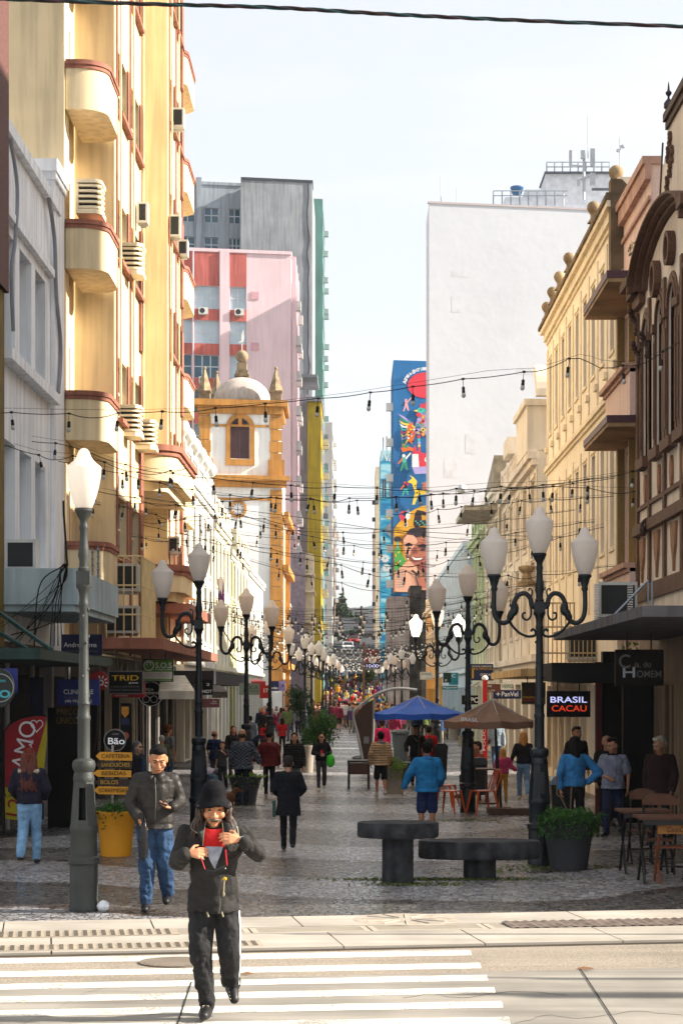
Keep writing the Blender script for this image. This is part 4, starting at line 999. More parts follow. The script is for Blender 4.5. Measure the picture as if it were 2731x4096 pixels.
# old houses further on the right
RW = M('right_white', 'd9cfc0', .85, .05, 1, .2, 30, streak=.12)
oldhouse('R', 5.7, 61.3, 76, 10.0, RW, M('right_white_trim', 'd4cabd', .8, .1, 2, streak=.2), 'white old house with stepped parapet blocks beyond the yellow facade', [(4.4,6.6),(7.2,9.2)], 5, finials=False, depth=7)
mb = MB(); F = FR(5.7)
hh = T('parapet_block', 'white panelled parapet block and curved pediment on the roof corner', 'parapet', (5.9, 63, 10)); mb.fbox(F, 61.3, 65.5, 9.98, 11.4, -1, .32); mb.fbox(F, 61.2, 65.6, 11.4, 11.6, -1.05, .42); mb.fbox(F, 69.5, 71.5, 10.9, 11.5, -1, .3); mb.arcband(F, 61.6, 11.6, .7, 1.1, pi/2, pi, -.6, .1, 8); split_islands(mb.build('block', RW, hh))
oldhouse('R', 5.6, 76.2, 84, 10.4, M('weathered_cream','bfb39d',.9,.12,1,streak=.3,grime=.2), ODT, 'weathered cream house with overhanging slab and dirty parapet', [(4.4,6.6),(7.2,9.2)], 3, balus=False, finials=False, depth=7)
b = MB(); b.box(4.3, 5.6, 77, 83.5, 9.6, 9.8); tag(b.build('roof_slab', M('slab_grey','a39c90',.9,.2,2,streak=.3)), 'stained concrete slab overhanging from the weathered cream house', 'slab')
oldhouse('R', 5.7, 86, 95, 9.6, M('pale_green_wall','c9cbb2',.85,.1,1,streak=.2), M('green_trim','a9b894',.8,.1), 'pale green old house with green trim on the right', [(4.4,6.6),(7.0,8.8)], 4, finials=False, depth=6)
LB = M('light_blue_wall', 'a7bed0', .8, .05, .5, streak=.08)
lb_, F = oldhouse('R', 5.6, 97, 126, 9.9, LB, M('blue_white_trim','c2d2dc',.8), 'long light blue building with vertical white fins', [(4.2,6.4),(6.9,9.0)], 16, balus=False, finials=False, depth=6, winmat=GLB)
mb = MB()
for i in range(44): mb.fbox(F, 97.3+i*.66, 97.42+i*.66, 3.7, 9.4, .004, .35)
mb.build('fin', M('white_fin', 'd2dade', .7), lb_)
# roof-slope lot with stained wall
b = MB(); b.prism(FR(5.75), [(84,9.5),(97,9.5),(97,10.2),(84,12.6)], -5, -.2); tag(b.build('roof_gable', M('lichen_wall','8d8474',.95,.4,2,.4,6,grime=.4)), 'lichen-stained sloping gable wall above the pale green house', 'gable')
# satellite dish
b = MB(); d = 88; b.lathe([(.01,0),(.15,.03),(.24,.09)], (0,0,0), 16); o = b.build('satellite_dish', M('dish_white','cfd0d0',.5), smooth=True); o.location = (xx(1085-30-3,d)+.2,d,zx(1095+30,d)); o.rotation_euler = (radians(70),0,radians(-30)); tag(o, 'small white satellite dish on the right rooftops', 'dish')
# urn on a pedestal in front of facade
b = MB(); d = 62; b.lathe([(.3,-.35),(.3,-.2),(.18,-.15),(.13,.05),(.26,.2),(.28,.28),(.12,.32)], (xx(1209,d), d, zx(1322,d)), 4); tag(b.build('stone_urn', ST), 'square weathered stone urn on a ledge behind the tall right lamps', 'urn')
# ---- white blank tower ----
WT = M('white_tower_paint', 'c9ccd3', .85, .03, .15, .8, 1.2, grime=.03)
dW = 145; aW = radians(10); XW = xx(985, dW); F = FROT(XW, dW, aW)
def UW(x): t = (x-CX)/FOC; return (t*dW-XW)/(cos(aW)-t*sin(aW))
HW = zx(467, dW); _w = 0; wt = T('white_tower', 'huge blank white tower wall with antennas on its roof', 'building', (XW, dW, 0))
mb = MB(); wall(mb, F, 0, 28, 0, HW, []); shell(mb, F, 0, 28, 0, HW, 6); mb.build('wall', WT, wt)
mb = MB(); mb.fbox(F, -.05, 28, HW, HW+.15, -.3, .06); mb.build('parapet', M('white_tower_edge','b8aeb0',.85,.05), wt)
mb = MB()
rnd = random.Random(12)
for k in range(9): u_ = rnd.uniform(1, 13); z_ = rnd.uniform(8, HW-3); mb.fbox(F, u_, u_+rnd.uniform(.5, 2.2), z_, z_+rnd.uniform(.3, 1.6), .001, .009)
split_islands(mb.build('wall_patch', M('white_tower_patch','c6c8ce',.85,.08,2), wt))
RB = T('rooftop_block', 'white rooftop machine room with railings on the white tower', 'rooftop room', F(14, HW, -4))
d2 = dW+5
def RX(x): return xx(x, d2)
def RZ(y): return zx(y, d2)
G = FC(d2); b = MB(); b.fbox(G, RX(1252), RX(1400), RZ(480), RZ(400), -4, 0); b.fbox(G, RX(1246), RX(1252), RZ(480), RZ(440), -4, 0); b.fbox(G, RX(1158), RX(1246), RZ(480), RZ(455), -4, .3); b.fbox(G, RX(1204), RX(1246), RZ(455), RZ(437), -4, .2); b.build('wall', M('roof_room','cdd0d6',.7), RB)
b = MB(); b.fbox(G, RX(1249), RX(1405), RZ(400), RZ(396), -4.2, .3); b.fbox(G, RX(1358), RX(1400), RZ(438), RZ(432), .002, .02); b.build('roof_edge', M('roof_edge','5b6068',.7), RB)
b = MB()
for x in range(1254, 1400, 18): b.tube([(RX(x), d2-.2, RZ(396)), (RX(x), d2-.2, RZ(374))], .05, 4)
for y in (374, 385): b.tube([(RX(1254), d2-.2, RZ(y)), (RX(1400), d2-.2, RZ(y))], .04, 4)
for x in range(1130, 1300, 20): b.tube([(RX(x), d2-1, RZ(480)), (RX(x), d2-1, RZ(446))], .05, 4)
for y in (446, 457): b.tube([(RX(1130), d2-1, RZ(y)), (RX(1300), d2-1, RZ(y))], .04, 4)
b.build('railing', M('galvanised'), RB)
b = MB(); b.lathe([(.35,0),(.5,.45),(.53,.5),(.45,.58),(.1,.62)], (RX(1185), d2-.5, RZ(450)), 14); tag(b.build('water_tank', M('blue_tank','2f5f8c',.5), smooth=True), 'small blue water tank on the roof of the white tower', 'water tank')
b = MB(); b.tube([(RX(1333), d2-2, RZ(475)), (RX(1333), d2-2, RZ(370))], .12, 6); b.tube([(RX(1342), d2-2, RZ(380)), (RX(1342), d2-2, RZ(282))], .035, 4); 
for (x, y, w_, h_) in ((1302,364,6,36),(1352,360,10,38),(1330,364,9,18),(1320,430,7,14),(1352,415,12,28)): b.box(RX(x-w_/2), RX(x+w_/2), d2-2.3, d2-2, RZ(y+h_), RZ(y))
b.tube([(RX(1302), d2-2, RZ(395)), (RX(1356), d2-2, RZ(400))], .05, 4); b.tube([(RX(1320), d2-2, RZ(430)), (RX(1350), d2-2, RZ(420))], .06, 4)
tag(b.build('antenna_mast', M('antenna_grey','a7adb5',.5)), 'cell antenna mast with white panels on the white tower roof', 'antenna')
b = MB(); b.tube([(RX(1423), d2, RZ(440)), (RX(1423), d2, RZ(315))], .05, 4); b.ell((RX(1430), d2, RZ(336)), .18); b.ell((RX(1418), d2, RZ(346)), .14); tag(b.build('antenna_mast', M('antenna_grey')), 'thin antenna with two small dishes behind the stone ball', 'antenna')
for (x, y0, lb2) in ((1012, 403, 'thin lightning rod near the left corner of the white tower roof'), (1048, 430, 'short thin rod on the white tower roof')):
    b = MB(); b.tube([(xx(x, dW+1), dW+1, HW), (xx(x, dW+1), dW+1, zx(y0, dW+1))], .03, 4); tag(b.build('rod', M('galvanised')), lb2, 'rod')
# ---- mural tower ----
dM = 205; MU = {k: M('mural_'+k, v, .85, .05, .6, streak=.05) for k, v in dict(blue='1566a0', red='cf3347', yellow='e3a92c', skin='e0a78c', skin2='b06a55', skin3='8a4a44', dark='2a1c28', white='e4e4e2', green='2f8a68', teal='3fb3a4', lilac='a79bd0', orange='d8672a', gold='e8c840', grey='8a8c92', leaf='4a9a48', pink='d89aa0').items()}
mt, F, U, H = gen('mural_tower', 'tower with a blue and yellow painted mural of a bird and a portrait', 903, 1003, 830, dM, MU['blue'], rot=10, depth=14)
# recompute: gen anchors the right corner; mural coordinates by pixel on the wall
def Q(x, y, o=.04):
    u = U(x); p = F(u, 0, 0); return (u, zx(y, p[1]))
LAY = [0]
mur = T  # alias unused
mroot = mt
def mp_(pts, c, nm='mural_figure'):
    LAY[0] += 1; o = .02+LAY[0]*.0016; b = MB(); b.poly([F(*Q(x, y), o) for x, y in pts]); return (b, c)
MBS = {}
def mp(pts, c):
    LAY[0] += 1; o = .03+LAY[0]*.004; b = MBS.setdefault(c, MB()); b.poly([F(*Q(x, y), o) for x, y in pts])
def circ(x, y, rx, ry=None, n=16, a0=0, a1=2*pi): ry = ry or rx; return [(x+rx*cos(a0+(a1-a0)*i/n), y+ry*sin(a0+(a1-a0)*i/n)) for i in range(n+(0 if a1-a0 > 6.2 else 1))]
mp(circ(975, 885, 39.5, 29.5, 32), 'red')
mp([(903,1245)]+[(903+x, 1218-58*sin(x/84*pi/2)**.8) for x in range(0, 86, 6)]+[(990,1160),(990,1360),(903,1360)], 'yellow')
# bird
for i, c in enumerate(['lilac','green','gold','white','teal','red','gold','lilac','green','gold']):
    y = 953+i*7.5; mp([(943,970+i*2),(928,y+4),(913+i*1.2,y-3),(922,y+6),(944,975+i*3.2)], c)
mp([(949,990),(962,945),(978,945),(992,985),(992,1000),(975,998),(950,998)], 'lilac')
for i in range(26):
    r_ = random.Random(i); x = 950+r_.random()*40; y = 950+r_.random()*46; mp(circ(x, y, 3.6, 2.2, 8), r_.choice(['red','gold','teal','orange','pink','blue','dark']))
mp(circ(966, 943, 10, 7, 12), 'teal'); mp([(957,941),(948,944),(957,947)], 'gold'); mp(circ(965, 942, 2, 1.6, 8), 'dark')
mp([(962,936),(965,926),(970,931),(974,924),(979,930),(984,922),(992,927),(992,945),(972,938)], 'red'); mp(circ(960,953,6,5,10), 'red')
for i in range(5): mp(circ(970, 958+i*10, 4.5, 5, 10), ['orange','red','teal','gold','orange'][i]); mp(circ(970, 958+i*10, 2.2, 2.8, 8), ['gold','dark','red','dark','gold'][i])
mp([(934,978),(946,970),(952,1000),(944,1022),(934,1010)], 'orange')
for i in range(16): r_ = random.Random(i+60); mp(circ(935+r_.random()*16, 975+r_.random()*42, 2.6, 2.2, 7), r_.choice(['red','gold','teal','white','dark']))
for x in (960, 982):
    for k in range(7): mp(circ(x+k*.3, 1004+k*7, 4-k*.2, 3.6, 8), ['red','teal','lilac','gold'][k % 4])
    mp([(x-10,1062),(x,1048),(x+10,1060),(x+3,1056),(x+1,1066),(x-2,1056)], 'teal')
def fig(x, y, cs, k=1.0):
    mp(circ(x, y, 4*k, 4*k, 8), cs[0]); mp([(x-4*k,y+3*k),(x+5*k,y+3*k),(x+6*k,y+16*k),(x-3*k,y+17*k)], cs[1]); mp([(x-3*k,y+16*k),(x-9*k,y+34*k),(x-5*k,y+35*k),(x+1*k,y+20*k),(x+6*k,y+33*k),(x+10*k,y+32*k),(x+6*k,y+15*k)], cs[2]); mp([(x+4*k,y+4*k),(x+15*k,y-8*k),(x+17*k,y-5*k),(x+5*k,y+9*k)], cs[0]); mp([(x-4*k,y+4*k),(x-14*k,y+18*k),(x-11*k,y+19*k),(x-2*k,y+9*k)], cs[3])
fig(930, 920, ('pink','pink','pink','dark'), .75); fig(925, 1048, ('white','teal','green','orange'), 1.0); fig(928, 1110, ('red','dark','teal','orange'), .85)
mp([(918,1030),(932,1025),(946,1030),(948,1038),(936,1036),(922,1040)], 'orange'); mp([(922,1026),(938,1022),(932,1032)], 'green')
mp([(945,1040),(950,1022),(956,1040),(962,1024),(964,1040),(990,1046),(990,1084),(950,1082)], 'red'); mp([(944,1044),(958,1044),(960,1076),(944,1074)], 'white'); mp([(944,1074),(990,1072),(990,1088),(950,1090)], 'lilac'); mp(circ(978,1057,6,6,10), 'white'); mp(circ(976,1056,1.6,1.6,6), 'dark'); mp(circ(981,1056,1.6,1.6,6), 'dark')
mp([(933,1108),(944,1100),(938,1092),(948,1098),(955,1106),(953,1125),(966,1128),(985,1128),(990,1150),(985,1158),(976,1136),(958,1138),(950,1160),(944,1160),(950,1132),(944,1112)], 'gold'); mp([(968,1128),(966,1110),(976,1108),(980,1128)], 'skin2')
for i in range(8): r_ = random.Random(i+90); mp(circ(948+r_.random()*36, 1112+r_.random()*26, 1.8, 1.8, 6), 'dark')
mp([(917,1180)]+circ(925, 1186, 11, 12, 10)[1:], 'red'); mp([(930,1182),(940,1176),(938,1192),(932,1196),(934,1210),(926,1212),(926,1192)], 'white'); mp([(928,1178),(936,1168),(938,1178)], 'grey')
mp([(946,1205),(950,1180),(955,1172),(970,1175),(984,1182),(976,1186),(965,1184),(966,1196),(990,1194),(990,1214),(970,1208),(950,1213)], 'dark')
for i in range(9): mp(circ(952+i*4, 1198+(i % 3)*4, 1.9, 1.9, 7), 'teal')
# portrait
mp([(903,1318),(920,1300),(945,1283),(975,1300),(990,1300),(990,1360),(903,1360)], 'skin')
mp([(922,1245),(924,1232),(935,1226),(955,1228),(975,1235),(990,1240),(990,1312),(975,1318),(958,1308),(940,1290),(926,1270)], 'skin2'); mp([(924,1240),(932,1230),(950,1230),(956,1246),(942,1262),(936,1280),(926,1266)], 'skin')
mp([(919,1256),(920,1240),(928,1228),(938,1216),(955,1211),(990,1214),(990,1250),(985,1236),(966,1233),(952,1236),(944,1229),(930,1228),(923,1238)], 'dark')
mp([(926,1252),(936,1247),(945,1252),(944,1255),(928,1256)], 'dark'); mp([(955,1254),(968,1249),(982,1256),(980,1260),(958,1258)], 'dark'); mp(circ(937,1260,5,2.4,8), 'dark'); mp(circ(968,1263,6,2.4,8), 'dark')
mp([(948,1258),(953,1258),(956,1272),(944,1272)], 'skin3'); mp([(936,1275),(950,1281),(975,1279),(968,1290),(950,1291),(940,1286)], 'skin3'); mp([(941,1279),(952,1283),(968,1282),(962,1287),(948,1287)], 'white')
mp([(958,1300),(975,1290),(990,1270),(990,1330),(975,1325),(962,1310)], 'skin3'); mp([(952,1322),(966,1316),(980,1350),(958,1352)], 'skin2')
mp([(972,1330),(980,1326),(990,1322),(990,1352),(978,1350)], 'dark')
for k in range(5): mp(circ(944+k*2.5, 1312+k*2, 3, 2.4, 8), 'dark')
mp([(950,1322),(952,1322),(960,1350),(958,1350)], 'dark')
mp([(903,1262),(915,1258),(920,1275),(930,1290),(918,1303),(903,1315)], 'leaf'); mp(circ(910,1240,9,7,10), 'dark'); mp([(908,1245),(912,1245),(911,1262),(908,1262)], 'teal')
for i in range(10): r_ = random.Random(i+200); mp(circ(905+r_.random()*14, 1268+r_.random()*34, 1.7, 1.7, 6), r_.choice(['red','white','gold']))
for i in range(8): y = 1310+i*5.5; mp([(907,y),(925+(i%3)*2,y-1),(925,y+.8),(907,y+1.6)], 'grey')
fg = None
for c, b in MBS.items(): b.build('painted_figures', MU[c], mt)
for i, ch_ in enumerate('A arte é de origem'):
    if ch_ == ' ': continue
    t = i/17; an = radians(190+t*82); x = 975+48*cos(an); y = 885+37*sin(an); u, z = Q(x, y); text(ch_, F, u, z, .42 if ch_ in 'Adb' else .33, MU['white'], mt, o=.3, rot=-(an+pi/2) % (2*pi), bold=.02)
b = MB()
for k in range(8):
    b2 = F(U(903), 0, 0)
    b.box(b2[0]-.75, b2[0], b2[1]+.3+k*.01, b2[1]+1.0+k*.01, 6+k*3.7, 6.8+k*3.7)
b.build('air_conditioner_stack', ACM, mt)['kind'] = 'stuff'
# blue sea mural building
SEA = M('sea_paint', '4fa6cf', .8, .3, .5); m = SEA; nt = m.node_tree; Nn = nt.nodes; 
wv = Nn.new('ShaderNodeTexNoise'); mpn = Nn.new('ShaderNodeMapping'); mpn.inputs['Scale'].default_value = (.25,.25,1.3); tcn = Nn.new('ShaderNodeTexCoord'); nt.links.new(tcn.outputs['Object'], mpn.inputs[0]); nt.links.new(mpn.outputs[0], wv.inputs['Vector']); wv.inputs['Scale'].default_value = 1; wv.inputs['Detail'].default_value = 5
rp2 = Nn.new('ShaderNodeValToRGB'); el = rp2.color_ramp.elements; el[0].position = .38; el[0].color = h('1878b0'); el[1].position = .62; el[1].color = h('a9dcea'); e2 = el.new(.5); e2.color = h('2fa6c8'); nt.links.new(wv.outputs['Fac'], rp2.inputs[0]); nt.links.new(rp2.outputs[0], Nn['Principled BSDF'].inputs['Base Color'])
st, F, U, H = gen('sea_mural_building', 'building painted with a light blue sea mural left of the bird mural', 874, 915, 1035, 245, SEA, rot=6, wins=([(877,887),(892,900)], 3.6, 200, 2.3, 1))
b = MB()
for (x, y) in ((884, 1283), (887, 1305)):
    for k in range(9):
        a_ = k*2*pi/9; u0 = U(x); z0_ = zx(y, 245); r = .5
        b.prism(F, [(u0+.12*cos(a_-.6), z0_+.12*sin(a_-.6)), (u0+r*cos(a_-.25), z0_+r*sin(a_-.25)), (u0+r*1.1*cos(a_), z0_+r*1.1*sin(a_)), (u0+r*cos(a_+.25), z0_+r*sin(a_+.25)), (u0+.12*cos(a_+.6), z0_+.12*sin(a_+.6))], .02, .03)
b.build('painted_flower', MU['white'], st)
b = MB(); b.prism(F, [(U(884),zx(1212,245)),(U(898),zx(1200,245)),(U(903),zx(1206,245)),(U(903),zx(1240,245)),(U(890),zx(1228,245))], .02, .03); b.build('painted_owl', MU['grey'], st)
b = MB(); b.prism(F, [(U(884),zx(1188,245)),(U(892),zx(1176,245)),(U(903),zx(1170,245)),(U(903),zx(1196,245))], .02, .03); b.build('painted_tree', MU['gold'], st)
text('Na', F, U(888), zx(1048,245), 1.3, MU['white'], st, 1.6, shear=.4)
b = MB(); 
for (x, y) in ((878,1004),(886,1002)): b.box(xx(x,246), xx(x+3,246), 246, 246.5, zx(1035,246), zx(y,246))
b.tube([(xx(895,246),246,zx(1035,246)),(xx(895,246),246,zx(955,246))], .06, 4); b.build('antenna', M('antenna_grey'), st)
gx, F, U, H = gen('cream_tower', 'narrow cream tower with shaded side at the right edge of the sky gap', 862, 880, 1072, 300, M('cream_flat','cfc2a8',.85), rot=4)
sidewins(gx, -xx(862,300), 0, 0, 0, 0)
for r in range(10):
    b = MB(); z = 8+r*2.6; b.box(xx(862,300)-.5, xx(862,300), 301, 301.8, z, z+.6); b.build('air_conditioner', ACD, gx)
g9, F, U, H = gen('low_tower', 'lower beige block beyond the narrow cream tower', 857, 868, 1215, 335, M('rose_facade'), rot=3)
# concrete block beneath the murals
b = MB(); b.box(xx(888,165), xx(940,165), 165, 172, 0, zx(1374,165)); b.box(xx(889,165), xx(938,165), 164.9, 165, zx(1378,165), zx(1370,165)); tag(b.build('concrete_block', M('old_concrete','a19a92',.9,.2,1,.3,5,streak=.35)), 'stained grey concrete block below the portrait mural', 'building')
b = MB(); b.box(xx(941,168), xx(968,168), 168, 175, 0, zx(1345,168)); b.box(xx(968,167), xx(990,167), 167, 172, 0, zx(1355,167)); tag(b.build('dark_wall', M('lichen_black','4a4844',.95,.5,1.5)), 'blackened old wall right of the concrete block', 'wall')
ob, _ = oldhouse('R', 5.2, 128, 143, 8.2, M('orange_yellow','d39a45',.8,.1,1,streak=.2), OYT, 'small orange yellow balcony building below the white tower', [(4.4,6.4)], 5, finials=False, depth=6)
# unseen tower added outside the frame to shade the street front
tb = T('unseen_shade_tower', 'tall beige block added unseen right of the frame to shade the street', 'building', (15, 34, 0)); F = FR(14.5)
mb = MB(); hol = [(24+i*3, 25.6+i*3, 2+j*3, 3.6+j*3) for i in range(6) for j in range(7)]; wall(mb, F, 22.8, 42, 0, 25, hol, .2); shell(mb, F, 22.8, 42, 0, 25, 9); mb.build('wall', M('beige_wall','b8a88c',.85), tb)
for q in hol: pane(F, *q, -.15, tb, GL)
# awning-level block of the corner building, also right of the frame
tb2 = T('corner_building', 'cream corner building at the cross street right of the frame', 'building', (6, 23, 0)); F = FR(5.8)
mb = MB(); mb.hexa([FK(6.4,1.9,0),FK(16,1.9,0),FK(16,5.2,0),FK(6.9,5.2,0),FK(6.4,1.9,13),FK(16,1.9,13),FK(16,5.2,13),FK(6.9,5.2,13)]); mb.build('wall', MC, tb2)
pane(FR(5.5), 21.6, 24, .5, 2.6, .3, tb2, SG)
# ---------------- street lamps ----------------
GLOBE = M('opal_globe', 'f2ece6', .35, .06, 5, spec=.5, trans=.6)
LIT = M('lit_globe', 'fff3da', .4, 0, emit=1.3)
IRONG = M('lamp_iron_grey', '383b39', .55, .2, 5, .2, 50, metal=.1, grime=.2)
GP = [(.075,0),(.10,.04),(.135,.13),(.165,.24),(.185,.34),(.192,.43),(.196,.455),(.188,.47),(.15,.5),(.115,.53),(.085,.57),(.072,.60),(.06,.635),(.035,.662),(.004,.672)]
def lamp_parts(t, arms, iron, base=1.0, lit=(), box=False):
    b = MB()
    w = base
    b.lathe([(.16*w,0),(.165*w,.05),(.155*w,.07),(.155*w,.5)], (0,0,0), 20, .05)
    b.lathe([(.155*w,.5),(.175*w,.52),(.175*w,.58),(.15*w,.60),(.145*w,.85),(.155*w,.87),(.155*w,.9),(.15*w,.93)], (0,0,0), 18)
    if box:
        for k in range(8):   # tapered cage: 8 faces, the front one open
            a0 = pi*k/4+pi/8; a1 = a0+pi/4; r0 = .15; r1 = .115
            p = [(r0*cos(a0),r0*sin(a0),.93),(r0*cos(a1),r0*sin(a1),.93),(r1*cos(a1),r1*sin(a1),1.4),(r1*cos(a0),r1*sin(a0),1.4)]
            if abs(((a0+a1)/2) % (2*pi)-1.5*pi) > .3: b.quad(*p)
            else:
                P = [Vector(q) for q in p]; L_ = lambda u, v: tuple((P[0]*(1-u)+P[1]*u)*(1-v)+(P[3]*(1-u)+P[2]*u)*v)
                for (u0,u1,v0,v1) in ((0,.14,0,1),(.86,1,0,1),(.14,.86,0,.12),(.14,.86,.86,1)): b.quad(L_(u0,v0),L_(u1,v0),L_(u1,v1),L_(u0,v1))
    else:
        b.lathe([(.15*w,.93),(.115*w,1.4)], (0,0,0), 8)
        b.box(-.055,.055,-.135*w,-.10,1.0,1.3)
    b.lathe([(.115*w,1.4),(.12,1.43),(.115,1.45),(.105,1.50),(.125,1.54),(.13,1.58),(.12,1.62),(.075,1.65)], (0,0,0), 18)
    b.lathe([(.075,1.62),(.07,1.66),(.068,2.05),(.075,2.07),(.075,2.1),(.065,2.12),(.064,2.22),(.072,2.24),(.06,2.27),(.05,3.0),(.047,3.28),(.055,3.3),(.055,3.33),(.048,3.35),(.05,3.42),(.065,3.47),(.085,3.5),(.085,3.53)], (0,0,0), 16, .04)
    post = sm(b.build('post', iron, t), 35)
    if box: c = MB(); c.lathe([(.06,.93),(.05,1.4)], (0,0,0), 8); c.build('post_core', BLK, t)
    b = MB()  # ivy garland relief winding up the shaft
    b.tube([((.052-.0015*i/10)*cos(i*.35), (.052-.0015*i/10)*sin(i*.35), 2.3+i*.018) for i in range(60)], .006, 4)
    for i in range(0, 60, 4): a = i*.35+.4; b.ell((.055*cos(a), .055*sin(a), 2.32+i*.018), (.014,.014,.02), 5, 4)
    b.build('garland', iron, t)
    b = MB(); b.box(-.075,.075,-.075,.075,3.53,3.67); b.lathe([(.06,3.67),(.065,3.7),(.05,3.72),(.05,3.78),(.065,3.84),(.05,3.95),(.042,4.1),(.05,4.13),(.05,4.16),(.042,4.18),(.045,4.22),(.075,4.27),(.085,4.3),(.1,4.32),(.1,4.345),(.075,4.36)], (0,0,0), 12); sm(b.build('hub', iron, t), 35)
    g = MB(); g.lathe(GP, (0,0,4.33), 20); sm(g.build('globe', LIT if 0 in lit else GLOBE, t), 60)
    for sg in arms:
        b = MB(); Y = 0; W = lambda P: [(sg*p[0], 0, p[1]) for p in P]
        b.tube(spline(W([(.63,3.86),(.635,3.62),(.61,3.46),(.53,3.38),(.44,3.40),(.385,3.5),(.36,3.64),(.30,3.76),(.2,3.79),(.13,3.72),(.11,3.62),(.07,3.60)]), 36), .034, 8)
        b.tube(spline(W([(.43,3.42),(.38,3.34),(.28,3.24),(.16,3.19),(.07,3.2),(.05,3.25),(.09,3.29),(.12,3.26)]), 24), .02, 6)
        b.tube(spline(W([(.12,3.62),(.12,3.48),(.17,3.42),(.23,3.45),(.23,3.51),(.19,3.52)]), 18), .016, 6)
        b.tube(spline(W([(.12,3.72),(.10,3.82),(.14,3.86),(.15,3.82)]), 10), .012, 5)
        b.tube(spline(W([(.36,3.66),(.34,3.56),(.39,3.5),(.42,3.42)]), 8), [.03,.05,.055,.055,.06,.055,.05,.05,.03], 8)
        b.lathe([(.034,3.82),(.05,3.85),(.04,3.88),(.06,3.95),(.075,4.0),(.095,4.02),(.095,4.04),(.08,4.06)], (sg*.63,0,0), 14)
        a_ = sm(b.build('arm', iron, t), 60)
        g = MB(); g.lathe(GP, (sg*.63,0,4.04), 20); sm(g.build('globe', LIT if sg in lit else GLOBE, a_), 60)
lab = 'street lamps along the pedestrian street'
t = T('street_lamp', 'biggest grey lamp post with a single globe, nearest on the left', 'street lamp', group=lab); lamp_parts(t, (), IRONG, 1.0, box=True)
d = gd(2092); t.location = (xx(193, d), d, 0); t.scale = (1, 1, 1.02)
t = T('street_lamp', 'black lamp post with one side globe behind the man in the felt hat', 'street lamp', group=lab); lamp_parts(t, (-1,), IRON, 1.0)
d = 34.0; t.location = (xx(457, d), d, 0)
P2 = T('street_lamp', 'tall black three-globe lamp post beside the ivy planter at right', 'street lamp', group=lab); lamp_parts(P2, (-1, 1), IRON)
d = 27.3; P2.location = (xx(1238, d), d, 0); P2.scale = (1, 1, 1.0)
lamps = [(1074, 39.5, 'three-globe lamp post between the orange chairs and the brown parasol', ()), (1004, 57.5, 'three-globe lamp post rising behind the blue parasol, side globes lit', (-1, 1)),
 (566, 48.5, 'three-globe lamp post above the mid-left grey planter', ()), (620, 66, 'three-globe lamp post behind the couple holding hands', ()),
 (700, 86, 'lamp post right behind the tall potted tree', ()), (715, 100, 'lamp post between the potted tree and the distant crowd, left row', ()), (740, 114, 'sixth lamp post of the left row', ()), (749, 128, 'seventh lamp post of the left row', ()), (758, 142, 'eighth lamp post of the left row', ()), (766, 158, 'farthest lamp post of the left row', ()),
 (922, 112, 'lamp post above the arched steel kiosk, nearer of the far right row', ()), (906, 136, 'second lamp post of the far right row beyond the kiosk', ()), (888, 165, 'far lamp post of the right row beside the clock sign', ()), (877, 190, 'farthest lamp post of the right row', ())]
for i, (x, d, lb2, lit) in enumerate(lamps):
    if lit:
        q = T('street_lamp', lb2, 'street lamp', group=lab); lamp_parts(q, (-1, 1), IRON, lit=lit)
    else: q = dup(P2); q['label'] = lb2; q['group'] = lab
    q.location = (xx(x, d), d, 0); q.rotation_euler = (0, 0, 0)
    if 16 < d and d > 60: q.rotation_euler = (0, 0, radians((i*37) % 24-12))
# bill pasted on a lamp
# ---------------- strings of bulbs ----------------
WIRE = M('black_cable', '0b0b0c', .6, 0); BULB = M('white_bulb', 'c9cbc9', .3, 0, trans=.2)
def bulb_proto():
    b = MB(); b.tube([(0,0,0),(.008,0,-.06),(0,0,-.14)], .006, 4); b.lathe([(.03,.015),(.03,-.015)], (0,0,0), 6); b.lathe([(.014,-.13),(.026,-.145),(.03,-.16),(.026,-.17),(.03,-.235),(.026,-.24)], (0,0,0), 8); so_ = b.build('bulb_socket', WIRE)
    b = MB(); b.lathe([(.02,-.238),(.03,-.25),(.037,-.275),(.034,-.30),(.02,-.318),(.003,-.325)], (0,0,0), 10); g = sm(b.build('bulb', BULB, so_), 80); return so_
PRO = bulb_proto(); PM = PRO.data; GMs = PRO.children[0].data
for c in list(PRO.children): bpy.data.objects.remove(c)
bpy.data.objects.remove(PRO)
def simple_bulb():
    b = MB(); b.tube([(0,0,.01),(0,0,-.14)], .012, 3); b.lathe([(.028,-.13),(.032,-.235)], (0,0,0), 5)
    b.cur = 1; b.lathe([(.025,-.236),(.05,-.28),(.02,-.33)], (0,0,0), 6)
    o = b.build('bulb', [WIRE, M('white_bulb_far', 'f0eee8', .3, 0, trans=.3)]); m_ = o.data; bpy.data.objects.remove(o); return m_  # far bulbs painted whiter to imitate sunlit glints
SBM = simple_bulb()
